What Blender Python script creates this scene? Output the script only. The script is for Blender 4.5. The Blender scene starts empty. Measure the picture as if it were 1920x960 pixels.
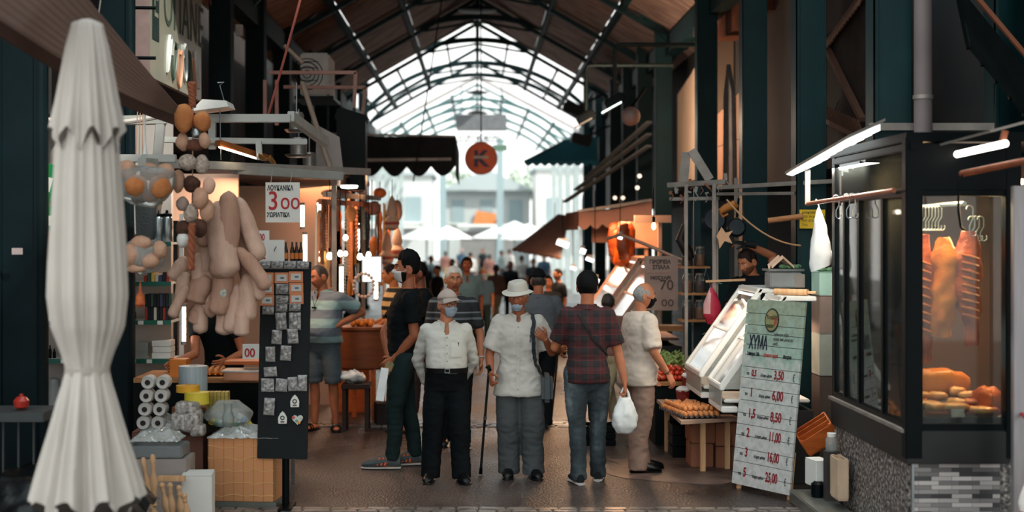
import bpy, bmesh, math, random
from mathutils import Vector, Matrix, noise
V = Vector
PI = math.pi
random.seed(7)
SC = bpy.context.scene
COL = SC.collection
F, CX, CY, CH = 2667.0, 895.0, 440.0, 2.1          # lens (px), vanishing point, eye height

def at(px, py, Y):
    s = F / Y
    return V(((px - CX) / s, Y, CH - (py - CY) / s))
def px2m(n, Y): return n * Y / F

# ---------------------------------------------------------------- materials
def lin(h):
    if isinstance(h, str):
        h = h.lstrip('#'); c = [int(h[i:i + 2], 16) / 255 for i in (0, 2, 4)]
    else: c = list(h)
    return tuple((x / 12.92 if x <= .04045 else ((x + .055) / 1.055) ** 2.4) for x in c) + (1.0,)
MC = {}
class NT:
    def __init__(s, m):
        m.use_nodes = True; s.m = m; s.t = m.node_tree; s.t.nodes.clear()
        s.out = s.t.nodes.new('ShaderNodeOutputMaterial')
    def n(s, typ, **kw):
        x = s.t.nodes.new(typ)
        for k, v in kw.items():
            if k.startswith('i_'):
                key = k[2:]
                key = int(key) if key.isdigit() else key.replace('_', ' ')
                x.inputs[key].default_value = v
            else: setattr(x, k, v)
        return x
    def l(s, a, b): s.t.links.new(a, b)
    def ramp(s, stops, interp='LINEAR'):
        r = s.n('ShaderNodeValToRGB'); e = r.color_ramp.elements; r.color_ramp.interpolation = interp
        while len(e) < len(stops): e.new(.5)
        for i, (p, c) in enumerate(stops):
            e[i].position = p; e[i].color = c if not isinstance(c, str) else lin(c)
        return r
    def math(s, op, a, b=None):
        x = s.n('ShaderNodeMath', operation=op)
        for i, v in enumerate((a, b)):
            if v is None: continue
            if hasattr(v, 'is_linked'): s.l(v, x.inputs[i])
            else: x.inputs[i].default_value = v
        return x.outputs[0]
def mat(name, col, rough=.6, metal=0.0, var=.12, scale=6.0, bump=0.0, bscale=None, col2=None, stretch=(1, 1, 1), spec=.28, sheen=0, sss=0, trans=0, alpha=1.0, coat=0, detail=3):
    """Principled surface whose colour wanders a little with an object-space noise."""
    if name in MC: return MC[name]
    m = bpy.data.materials.new(name); t = NT(m)
    p = t.n('ShaderNodeBsdfPrincipled'); t.l(p.outputs[0], t.out.inputs[0])
    c = lin(col)
    tc = t.n('ShaderNodeTexCoord'); mp = t.n('ShaderNodeMapping'); mp.inputs['Scale'].default_value = stretch
    t.l(tc.outputs['Object'], mp.inputs[0])
    nz = t.n('ShaderNodeTexNoise', i_Scale=scale, i_Detail=detail); t.l(mp.outputs[0], nz.inputs['Vector'])
    c2 = lin(col2) if col2 else tuple(min(1, x * (1 + var)) for x in c[:3]) + (1,)
    c1 = c if col2 else tuple(x * (1 - var) for x in c[:3]) + (1,)
    r = t.ramp([(.3, c1), (.7, c2)]); t.l(nz.outputs[0], r.inputs[0]); t.l(r.outputs[0], p.inputs['Base Color'])
    p.inputs['Roughness'].default_value = rough; p.inputs['Metallic'].default_value = metal
    p.inputs['Specular IOR Level'].default_value = spec
    if sheen: p.inputs['Sheen Weight'].default_value = sheen
    if coat: p.inputs['Coat Weight'].default_value = coat
    if sss:
        p.inputs['Subsurface Weight'].default_value = sss; p.inputs['Subsurface Radius'].default_value = (.012, .005, .003); p.inputs['Subsurface Scale'].default_value = 1
    if trans: p.inputs['Transmission Weight'].default_value = trans
    if alpha < 1: p.inputs['Alpha'].default_value = alpha
    if bump:
        b = t.n('ShaderNodeBump', i_Strength=1.0, i_Distance=bump)
        n2 = t.n('ShaderNodeTexNoise', i_Scale=bscale or scale * 4, i_Detail=4); t.l(mp.outputs[0], n2.inputs['Vector'])
        t.l(n2.outputs[0], b.inputs['Height']); t.l(b.outputs[0], p.inputs['Normal'])
    MC[name] = m; return m
def glow(name, col, strength):
    if name in MC: return MC[name]
    m = bpy.data.materials.new(name); t = NT(m)
    e = t.n('ShaderNodeEmission', i_Strength=strength); e.inputs[0].default_value = lin(col); t.l(e.outputs[0], t.out.inputs[0])
    MC[name] = m; return m
def glass(name, col='#eaf3f0', op=.015, rough=.03):
    """Thin pane: mostly clear with a Fresnel reflection."""
    if name in MC: return MC[name]
    m = bpy.data.materials.new(name); t = NT(m)
    a = t.n('ShaderNodeBsdfTransparent'); a.inputs[0].default_value = lin(col)
    g = t.n('ShaderNodeBsdfGlossy', i_Roughness=rough); d = t.n('ShaderNodeBsdfDiffuse'); d.inputs[0].default_value = lin('#cfd4d0')
    f = t.n('ShaderNodeFresnel', i_IOR=1.35); mx = t.n('ShaderNodeMixShader'); m2 = t.n('ShaderNodeMixShader', i_0=op)
    t.l(f.outputs[0], mx.inputs[0]); t.l(a.outputs[0], mx.inputs[1]); t.l(g.outputs[0], mx.inputs[2])
    t.l(mx.outputs[0], m2.inputs[1]); t.l(d.outputs[0], m2.inputs[2]); t.l(m2.outputs[0], t.out.inputs[0])
    MC[name] = m; return m
def bands(name, axis, stops, period, rough=.8, offset=0.0, tint=None):
    """Cloth with woven bands along one object axis (0 x, 1 y, 2 z). stops: [(pos, colour)] over one period."""
    if name in MC: return MC[name]
    m = bpy.data.materials.new(name); t = NT(m)
    p = t.n('ShaderNodeBsdfPrincipled', i_Roughness=rough); t.l(p.outputs[0], t.out.inputs[0])
    tc = t.n('ShaderNodeTexCoord'); sp = t.n('ShaderNodeSeparateXYZ'); t.l(tc.outputs['Object'], sp.inputs[0])
    v = t.math('FRACT', t.math('DIVIDE', t.math('ADD', sp.outputs[axis], 50 * period + offset), period))
    r = t.ramp(stops, 'CONSTANT'); t.l(v, r.inputs[0]); t.l(r.outputs[0], p.inputs['Base Color'])
    MC[name] = m; return m

def canvas(name, col, through=.5):
    """awning cloth: part of the daylight behind it comes through"""
    if name in MC: return MC[name]
    m = bpy.data.materials.new(name); t = NT(m); tc = t.n('ShaderNodeTexCoord'); nz = t.n('ShaderNodeTexNoise', i_Scale=2.5); t.l(tc.outputs['Object'], nz.inputs[0]); c = lin(col)
    r = t.ramp([(.3, tuple(x * .9 for x in c[:3]) + (1,)), (.7, c)]); t.l(nz.outputs[0], r.inputs[0]); d = t.n('ShaderNodeBsdfDiffuse'); s = t.n('ShaderNodeBsdfTranslucent'); mx = t.n('ShaderNodeMixShader', i_0=through)
    t.l(r.outputs[0], d.inputs[0]); t.l(r.outputs[0], s.inputs[0]); t.l(d.outputs[0], mx.inputs[1]); t.l(s.outputs[0], mx.inputs[2]); t.l(mx.outputs[0], t.out.inputs[0])
    MC[name] = m; return m
# ---------------------------------------------------------------- mesh builder
def ortho(d):
    d = d.normalized(); a = V((0, 0, 1)) if abs(d.z) < .95 else V((0, 1, 0))
    x = a.cross(d).normalized(); return x, d.cross(x).normalized(), d
class MB:
    def __init__(s): s.v, s.f, s.m = [], [], []; s.mi = 0
    def add(s, vs, fs, M=None):
        b = len(s.v); s.v += [(M @ V(p)) if M else V(p) for p in vs]
        s.f += [tuple(b + i for i in f) for f in fs]; s.m += [s.mi] * len(fs); return s
    def box(s, c, d, R=None):
        hx, hy, hz = d[0] / 2, d[1] / 2, d[2] / 2; c = V(c)
        vs = [V((x, y, z)) for z in (-hz, hz) for y in (-hy, hy) for x in (-hx, hx)]
        if R is not None: vs = [R @ p for p in vs]
        return s.add([p + c for p in vs], [(0, 2, 3, 1), (4, 5, 7, 6), (0, 1, 5, 4), (2, 6, 7, 3), (0, 4, 6, 2), (1, 3, 7, 5)])
    def bar(s, a, b, w, h=None, up=None):
        """rectangular bar from a to b"""
        a, b = V(a), V(b); d = b - a; x, y, z = ortho(d)
        if up is not None:
            x = V(up).cross(z).normalized(); y = z.cross(x)
        R = Matrix((x, y, z)).transposed()
        return s.box((a + b) / 2, (w, h or w, d.length), R)
    def loft(s, rings, cap=True, close=True):
        n = len(rings[0]); b = len(s.v); 
        for r in rings: s.v += [V(p) for p in r]
        fs = []
        for i in range(len(rings) - 1):
            for j in range(n if close else n - 1):
                k = (j + 1) % n
                fs.append((b + i * n + j, b + i * n + k, b + (i + 1) * n + k, b + (i + 1) * n + j))
        if cap and close:
            fs.append(tuple(b + j for j in reversed(range(n)))); fs.append(tuple(b + (len(rings) - 1) * n + j for j in range(n)))
        s.f += fs; s.m += [s.mi] * len(fs); return s
    def tube(s, pts, r, n=8, cap=True, flat=1.0):
        pts = [V(p) for p in pts]; rr = r if isinstance(r, (list, tuple)) else [r] * len(pts)
        rings = []; px = None
        for i, p in enumerate(pts):
            d = (pts[min(i + 1, len(pts) - 1)] - pts[max(i - 1, 0)])
            if d.length < 1e-9: d = V((0, 0, 1))
            x, y, z = ortho(d)
            if px is not None:
                x = (px - z * px.dot(z)); x = x.normalized() if x.length > 1e-6 else ortho(d)[0]
                y = z.cross(x)
            px = x
            rings.append([p + x * (rr[i] * math.cos(2 * PI * k / n)) + y * (rr[i] * flat * math.sin(2 * PI * k / n)) for k in range(n)])
        return s.loft(rings, cap)
    def cyl(s, a, b, r0, r1=None, n=12): return s.tube([a, b], [r0, r0 if r1 is None else r1], n)
    def lathe(s, prof, c=(0, 0, 0), n=20, M=None, cap=True):
        """prof: [(radius, z)]"""
        c = V(c); rings = []
        for r, z in prof:
            q = [V((r * math.cos(2 * PI * k / n), r * math.sin(2 * PI * k / n), z)) for k in range(n)]
            rings.append([(M @ p if M else p) + c for p in q])
        return s.loft(rings, cap)
    def ell(s, c, r, n=12, m=8, R=None, fn=None):
        c = V(c); rr = V(r) if hasattr(r, '__len__') else V((r, r, r)); vs, fs = [], []
        vs.append(V((0, 0, -1)))
        for i in range(1, m):
            a = -PI / 2 + PI * i / m
            for j in range(n):
                t = 2 * PI * j / n; vs.append(V((math.cos(a) * math.cos(t), math.cos(a) * math.sin(t), math.sin(a))))
        vs.append(V((0, 0, 1)))
        for j in range(n):
            k = (j + 1) % n
            fs.append((0, 1 + k, 1 + j)); fs.append((len(vs) - 1, len(vs) - 1 - n + j, len(vs) - 1 - n + k))
            for i in range(m - 2): fs.append((1 + i * n + j, 1 + i * n + k, 1 + (i + 1) * n + k, 1 + (i + 1) * n + j))
        out = []
        for p in vs:
            q = V((p.x * rr.x, p.y * rr.y, p.z * rr.z))
            if fn: q = fn(p, q)
            if R is not None: q = R @ q
            out.append(q + c)
        return s.add(out, fs)
    def prism(s, poly, o, ux, uy, depth):
        """polygon in the (ux,uy) plane at o, extruded by depth along ux x uy"""
        o, ux, uy = V(o), V(ux).normalized(), V(uy).normalized(); w = ux.cross(uy).normalized() * depth; n = len(poly)
        a = [o + ux * p[0] + uy * p[1] for p in poly]
        vs = a + [p + w for p in a]
        fs = [tuple(reversed(range(n))), tuple(range(n, 2 * n))] + [(i, (i + 1) % n, n + (i + 1) % n, n + i) for i in range(n)]
        return s.add(vs, fs)
    def grid(s, fn, nu, nv, thick=0.0):
        """surface fn(u,v), u,v in 0..1; thick makes a closed slab"""
        P = [[V(fn(i / nu, j / nv)) for i in range(nu + 1)] for j in range(nv + 1)]
        vs = [p for row in P for p in row]; w = nu + 1
        fs = [(j * w + i, j * w + i + 1, (j + 1) * w + i + 1, (j + 1) * w + i) for j in range(nv) for i in range(nu)]
        if thick:
            n0 = len(vs); nrm = []
            for j in range(nv + 1):
                for i in range(nu + 1):
                    du = P[j][min(i + 1, nu)] - P[j][max(i - 1, 0)]; dv = P[min(j + 1, nv)][i] - P[max(j - 1, 0)][i]
                    c = du.cross(dv); nrm.append(c.normalized() if c.length > 1e-12 else V((0, 0, 1)))
            vs += [vs[i] - nrm[i] * thick for i in range(n0)]
            fs += [tuple(n0 + i for i in reversed(f)) for f in fs]
            bd = [i for i in range(w)] + [j * w + nu for j in range(1, nv + 1)] + [nv * w + i for i in reversed(range(nu))] + [j * w for j in reversed(range(1, nv))]
            for a, b in zip(bd, bd[1:] + bd[:1]): fs.append((b, a, n0 + a, n0 + b))
        return s.add(vs, fs)
    def build(s, name, m, parent=None, smooth=True, bevel=0.0, world=True, sharp=38, loc=None, remesh=0.0, smit=3):
        me = bpy.data.meshes.new(name)
        o3 = V((0, 0, 0))
        if parent is not None and world:
            o3 = wloc(parent)
        elif parent is None:
            if loc is not None: o3 = V(loc)
            else:
                xs = [p.x for p in s.v]; ys = [p.y for p in s.v]; zs = [p.z for p in s.v]
                o3 = V(((min(xs) + max(xs)) / 2, (min(ys) + max(ys)) / 2, min(zs)))
        me.from_pydata([tuple(p - o3) for p in s.v], [], s.f)
        ms = m if isinstance(m, (list, tuple)) else [m]
        for x in ms: me.materials.append(x)
        me.polygons.foreach_set('material_index', s.m)
        o = bpy.data.objects.new(name, me); COL.objects.link(o)
        if remesh:
            r = o.modifiers.new('r', 'REMESH'); r.mode = 'VOXEL'; r.voxel_size = remesh
            sm = o.modifiers.new('s', 'SMOOTH'); sm.factor = .5; sm.iterations = smit
            ev = o.evaluated_get(bpy.context.evaluated_depsgraph_get()); me2 = bpy.data.meshes.new_from_object(ev)
            o.modifiers.clear(); o.data = me2; bpy.data.meshes.remove(me); me = me2; me.name = name
        elif bevel:
            bm = bmesh.new(); bm.from_mesh(me); bmesh.ops.remove_doubles(bm, verts=bm.verts, dist=1e-6)
            es = [e for e in bm.edges if len(e.link_faces) == 2 and e.calc_face_angle(0) > .5]
            try: bmesh.ops.bevel(bm, geom=es, offset=bevel, segments=2, affect='EDGES', clamp_overlap=True)
            except Exception: pass
            bm.to_mesh(me); bm.free()
        if smooth:
            me.shade_smooth(); me.set_sharp_from_angle(angle=math.radians(sharp))
        if parent is not None: o.parent = parent
        else: o.location = o3
        return o
def wloc(o):
    p = V((0, 0, 0))
    while o is not None: p = p + o.location; o = o.parent
    return p
def tag(o, label=None, cat=None, group=None, kind=None):
    if label: o['label'] = label
    if cat: o['category'] = cat
    if group: o['group'] = group
    if kind: o['kind'] = kind
    return o
def thing(name, label, cat, loc=(0, 0, 0), group=None, rz=0):
    o = bpy.data.objects.new(name, None); COL.objects.link(o); o.location = loc; o.rotation_euler.z = rz; o.empty_display_size = .1
    return tag(o, label, cat, group)
KIDS = {}
def dup(root, loc, rz=None, label=None, group=None, scale=None):
    kids = {}
    r = root.copy(); COL.objects.link(r); r.location = loc
    if rz is not None: r.rotation_euler.z = rz
    if scale is not None: r.scale = (scale,) * 3
    if label: r['label'] = label
    if group: r['group'] = group
    def rec(a, b):
        for ch in a.children:
            c = ch.copy(); COL.objects.link(c); c.parent = b; rec(ch, c)
    rec(root, r); return r
def struct(o): o['kind'] = 'structure'; return o
def text(body, size, o, ux, uy, m, parent, name='lettering', depth=.002, align='LEFT', sx=1.0, shear=0.0, bold=0.0):
    """Flat lettering with its baseline start at o, reading along ux, up along uy."""
    cu = bpy.data.curves.new('t', 'FONT'); cu.body = body; cu.size = size; cu.align_x = align; cu.extrude = depth / 2; cu.shear = shear; cu.offset = bold
    t = bpy.data.objects.new('t', cu); COL.objects.link(t)
    me = bpy.data.meshes.new_from_object(t.evaluated_get(bpy.context.evaluated_depsgraph_get()))
    bpy.data.objects.remove(t); bpy.data.curves.remove(cu)
    ux, uy = V(ux).normalized(), V(uy).normalized(); w = ux.cross(uy)
    R = Matrix((ux, uy, w)).transposed().to_4x4(); S = Matrix.Diagonal((sx, 1, 1, 1))
    base = wloc(parent) if parent else V((0, 0, 0))
    me.transform(Matrix.Translation(V(o) - base) @ R @ S)
    me.materials.clear(); me.materials.append(m); me.name = name
    ob = bpy.data.objects.new(name, me); COL.objects.link(ob); ob.parent = parent
    return ob
def arc(c, ux, uy, r, a0, a1, n):
    c, ux, uy = V(c), V(ux), V(uy)
    return [c + ux * (r * math.cos(a0 + (a1 - a0) * i / n)) + uy * (r * math.sin(a0 + (a1 - a0) * i / n)) for i in range(n + 1)]
def sag(a, b, drop, n=12):
    a, b = V(a), V(b)
    return [a.lerp(b, i / n) - V((0, 0, drop * 4 * (i / n) * (1 - i / n))) for i in range(n + 1)]
def crumple(o, amp, freq, seed=0.0):
    """push a mesh in and out by noise: bags, cloth, meat"""
    def fn(c): return amp * (noise.noise(c * freq + V((seed, seed * 1.7, seed * .3))) + .5 * noise.noise(c * freq * 2.3 + V((seed, 0, 0))))
    return push(o, fn)
def push(o, fn):
    """move every vertex along its normal by fn(co)"""
    me = o.data; P = [(v.co.copy(), v.normal.copy()) for v in me.vertices]; out = []
    for c, n in P: out += list(c + n * fn(c))
    me.vertices.foreach_set('co', out); me.update(); return o
def bag_mesh(w, d, h, n=20, neck=.25, seed=0, rows=14, wob=.16):
    """plastic bag with a full, wrinkled belly and a gathered neck; base at z=0"""
    mb = MB(); rings = []
    for j in range(rows + 1):
        t = j / rows
        prof = min(1.0, .55 + 2.2 * t) if t < .2 else (1 if t < .5 else 1 - (1 - neck) * ((t - .5) / .5) ** 1.2)
        ring = []
        for k in range(n):
            a = 2 * PI * k / n
            q = 1 + wob * noise.noise(V((math.cos(a) * 1.8 + seed, math.sin(a) * 1.8, t * 3.5))) + .35 * wob * math.sin(a * 5 + t * 6 + seed)
            ring.append(V((w / 2 * prof * q * math.cos(a), d / 2 * prof * q * math.sin(a), h * t)))
        rings.append(ring)
    return mb.loft(rings)
# ---------------------------------------------------------------- people
def skin(name, c, c2): return mat(name, c, rough=.5, scale=9, var=.1, col2=c2, sss=.06, bump=.0006, bscale=120)
def rotm(yaw, pitch=0, roll=0):
    """columns: person's left, forward, up. yaw 0 looks at -Y, 90 looks at +X; pitch>0 looks down; roll>0 leans to the left side"""
    a, p, r = map(math.radians, (yaw, pitch, roll))
    f = V((math.sin(a), -math.cos(a), 0)); l = V((math.cos(a), math.sin(a), 0)); u = V((0, 0, 1))
    f2 = f * math.cos(p) - u * math.sin(p); u2 = u * math.cos(p) + f * math.sin(p)
    l2 = l * math.cos(r) - u2 * math.sin(r); u3 = u2 * math.cos(r) + l * math.sin(r)
    return Matrix((l2, f2, u3)).transposed()
def G(x, s): return math.exp(-(x / s) ** 2)
def head_pt(th, ph, k=1.0, feat=1.0):
    """local head surface (left, forward, up), th 0 = front"""
    sx, sy, sz = math.cos(ph) * math.sin(th), math.cos(ph) * math.cos(th), math.sin(ph)
    X, Y, Z = .076 * sx, .097 * sy, .118 * sz
    if sz < 0:
        q = -sz; X *= 1 - .30 * q ** 1.5
        if sy < 0: Y *= 1 - .50 * q
        else: Y *= 1 + .05 * q
    if sy > 0: X *= 1 - .04 * sy; Y *= 1 - .05 * sy * sy
    if sy < 0: Y *= 1.04
    if sy > 0 and feat:
        f = 0.0
        t = (.018 - Z) / .046
        if 0 <= t <= 1: f += (.005 + .021 * t) * G(X, .008 + .006 * t)
        elif t > 1: f += .026 * G(X, .014) * G(t - 1, .22)
        else: f += .005 * G(X, .009) * G(t, .3)
        f += .006 * G(abs(X) - .013, .007) * G(Z + .027, .008)          # nostril wings
        f -= .011 * G(abs(X) - .031, .016) * G(Z - .007, .011)
        f += .006 * G(Z - .030, .010) * G(X, .05)
        f += .006 * G(X, .022) * (G(Z + .056, .0055) + 1.1 * G(Z + .069, .0065)) - .004 * G(X, .026) * G(Z + .0625, .003)
        f += .009 * G(X, .024) * G(Z + .096, .015) - .004 * G(X, .03) * G(Z + .081, .007)
        f += .005 * G(abs(X) - .048, .016) * G(Z + .012, .02)            # cheekbones
        Y += f * feat * max(0, sy) ** .3
    return V((X, Y, Z)) * k
def head_grid(nt=56, np_=44):
    vs, fs = [], []
    def th(j):
        u = j / nt * 2 - 1
        return PI * (u * .45 + u ** 3 * .55)
    for i in range(np_ + 1):
        ph = -PI / 2 + PI * (i + .01) / (np_ + .02)
        for j in range(nt): vs.append(head_pt(th(j), ph))
    for i in range(np_):
        for j in range(nt):
            k = (j + 1) % nt; fs.append((i * nt + j, i * nt + k, (i + 1) * nt + k, (i + 1) * nt + j))
    fs.append(tuple(reversed(range(nt)))); fs.append(tuple(np_ * nt + j for j in range(nt)))
    return vs, fs
def shell(cond, off, nt=64, np_=44, jitter=0.0, seed=0.0, taper=.25, sc=V((1, 1, 1)), feat=0.0, nf=30, quiff=0.0):
    """hair, beard, mask or cap: a closed slab over the head surface wherever cond(th, point) > 0"""
    mb = MB(); idx = {}; P = {}
    for i in range(np_ + 1):
        ph = -PI / 2 + PI * (i + .01) / (np_ + .02)
        for j in range(nt):
            th = -PI + 2 * PI * j / nt; p = head_pt(th, ph, 1, feat); P[i, j] = (p, cond(th, p))
    vs, fs = [], []
    def vid(i, j, top):
        j %= nt
        if (i, j, top) in idx: return idx[i, j, top]
        p, c = P[i, j]; n = V((p.x / .076 ** 2, p.y / .1 ** 2, p.z / .118 ** 2)).normalized()
        w = off * min(1, max(.12, c / taper)) if top else -.004
        if top and jitter: w *= 1 + jitter * noise.noise(p * nf + V((seed, seed, 0))) + .6 * jitter * noise.noise(p * nf * 3 + V((seed, 0, seed)))
        if top and quiff: w *= .35 + quiff * max(0, min(1, (p.z - .035) / .07)) * (1 + .35 * max(0, p.y / .09))
        q = p + n * w
        if top: q = V((q.x * sc.x, q.y * sc.y, q.z * sc.z))
        idx[i, j, top] = len(vs); vs.append(q); return idx[i, j, top]
    cells = {(i, j) for i in range(np_) for j in range(nt) if min(P[i, j][1], P[i + 1, j][1], P[i, (j + 1) % nt][1], P[i + 1, (j + 1) % nt][1]) > 0}
    for i, j in cells:
        for top in (1, 0):
            q = (vid(i, j, top), vid(i, j + 1, top), vid(i + 1, j + 1, top), vid(i + 1, j, top)); fs.append(q if top else q[::-1])
        for (a, b, nb) in (((i, j), (i, j + 1), (i - 1, j)), ((i, j + 1), (i + 1, j + 1), (i, (j + 1) % nt)), ((i + 1, j + 1), (i + 1, j), (i + 1, j)), ((i + 1, j), (i, j), (i, (j - 1) % nt))):
            if nb not in cells: fs.append((vid(*a, 0), vid(*b, 0), vid(*b, 1), vid(*a, 1)))
    mb.add(vs, fs); return mb
def xf(mb, M): mb.v = [M @ p for p in mb.v]; return mb
def hand(mb, w, d, pn, side, curl=.35, k=1.0, spread=.1, thumb=.6):
    """palm and five fingers. w wrist, d pointing direction, pn palm normal, side=+1 if the thumb is on cross(d,pn)"""
    d = d.normalized(); pn = (pn - d * pn.dot(d)).normalized(); t = d.cross(pn) * side
    def P(a, b, c): return w + (d * a + t * b + pn * c) * k
    rings = []
    for a, hw, hd in ((-.015, .024, .019), (.01, .028, .018), (.04, .038, .016), (.07, .042, .014), (.088, .040, .012), (.095, .034, .008)):
        rings.append([P(a, hw * math.cos(2 * PI * i / 14), hd * math.sin(2 * PI * i / 14)) for i in range(14)])
    mb.loft(rings)
    for i, (b, L, r) in enumerate(((.030, .074, .0088), (.010, .082, .0092), (-.011, .076, .0088), (-.030, .060, .0078))):
        ang = curl * (1 + .12 * i); dirn = 0.0; p = V((.078, b, 0)); pts = [p.copy()]; lat = (b / .03) * spread
        for s_, seg in enumerate((.25, .42, .32, .26)):
            if s_: dirn += ang * (.8 if s_ == 1 else 1.0)
            p = p + V((math.cos(dirn), lat * .4, math.sin(dirn))) * (L * seg * .9); pts.append(p.copy())
        mb.tube([P(*q) for q in pts], [r * k, r * k, r * k * .95, r * k * .85, r * k * .6], 8)
    q0 = V((.018, .022, .004)); dirs = [V((.6, .75, .2)), V((.8, .45, .35 + .3 * thumb)), V((.9, -.05, .3 + .5 * thumb))]
    pts = [q0]
    for dd, L in zip(dirs, (.04, .032, .028)): pts.append(pts[-1] + dd.normalized() * L)
    mb.tube([P(*q) for q in pts], [.013 * k, .0115 * k, .0105 * k, .007 * k], 8)
def capsule(mb, a, b, r0, r1, n=14, ends=True):
    mb.tube([a, a.lerp(b, .5), b], [r0, (r0 + r1) / 2, r1], n)
    if ends: mb.ell(a, r0, n, 8); mb.ell(b, r1, n, 8)
TORSO = [(.80, .085, .085, 0), (.86, .160, .112, -.012), (.93, .170, .120, -.012), (1.02, .153, .108, 0), (1.12, .157, .110, .004), (1.24, .172, .118, .004), (1.33, .184, .112, -.006), (1.40, .170, .088, -.014), (1.445, .110, .066, -.016), (1.475, .064, .060, -.008)]
def torso_rings(k, base, hipc, lean, L, Fw, off=0.0, z0=.8, z1=1.5, belly=0.0, wide=1.0, hem=0.0, n=28, dep=1.0, extra=()):
    rows = []
    zs = sorted({t[0] for t in TORSO if z0 < t[0] < z1} | {z0, min(z1, 1.475)} | set(extra))
    for z in zs:
        for a, b in zip(TORSO, TORSO[1:]):
            if a[0] <= z <= b[0] + 1e-6:
                u = (z - a[0]) / (b[0] - a[0]); w, d, o = (a[i] + (b[i] - a[i]) * u for i in (1, 2, 3)); break
        else:
            w, d, o = TORSO[0 if z < TORSO[0][0] else -1][1:]
        if z < .93: w, d = max(w, .165 if off else w), max(d, .115 if off else d)
        bl = belly * G(z - 1.06, .13)
        hm = hem * max(0, (1.05 - z) / .3)
        sh = max(0.0, (z - .95) / .5)
        c = base + hipc * k + V((0, 0, z * k)) + lean * sh ** 1.15 + Fw * (o + bl * .5) * k
        aw, ad = (w * wide + off + hm + bl * .35) * k, (d * dep + off + hm + bl * .55) * k
        ring = []
        for i in range(n):
            t = 2 * PI * i / n; ct, st = math.cos(t), math.sin(t)
            e = .85; ring.append(c + L * (aw * math.copysign(abs(ct) ** e, ct)) + Fw * (ad * math.copysign(abs(st) ** e, st)))
        rows.append(ring)
    return rows
def fold(o, amp, seed, fx=(12, 12, 19), dirs=None):
    def fn(p):
        d = noise.noise(V((p.x * fx[0] + seed, p.y * fx[1], p.z * fx[2]))); e = noise.noise(V((p.x * 5 + p.z * 9, p.y * 5 + seed, p.z * 7 - p.x * 8 + 3)))
        return amp * .72 * (-abs(d) * 1.6 + .4 + .7 * e)
    return push(o, fn)
def creases(o, spots, seed):
    """pulled folds round joints: spots [(point, radius, amp, freq)]"""
    def fn(p):
        t = 0.0
        for c, r, a, fq in spots:
            dd = (p - c).length
            if dd < 2 * r: t += .75 * a * G(dd, r) * math.sin((p.z - c.z) * fq + 2.2 * noise.noise(V((p.x * 9 + seed, p.y * 9, p.z * 9))))
        return t
    return push(o, fn)
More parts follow.
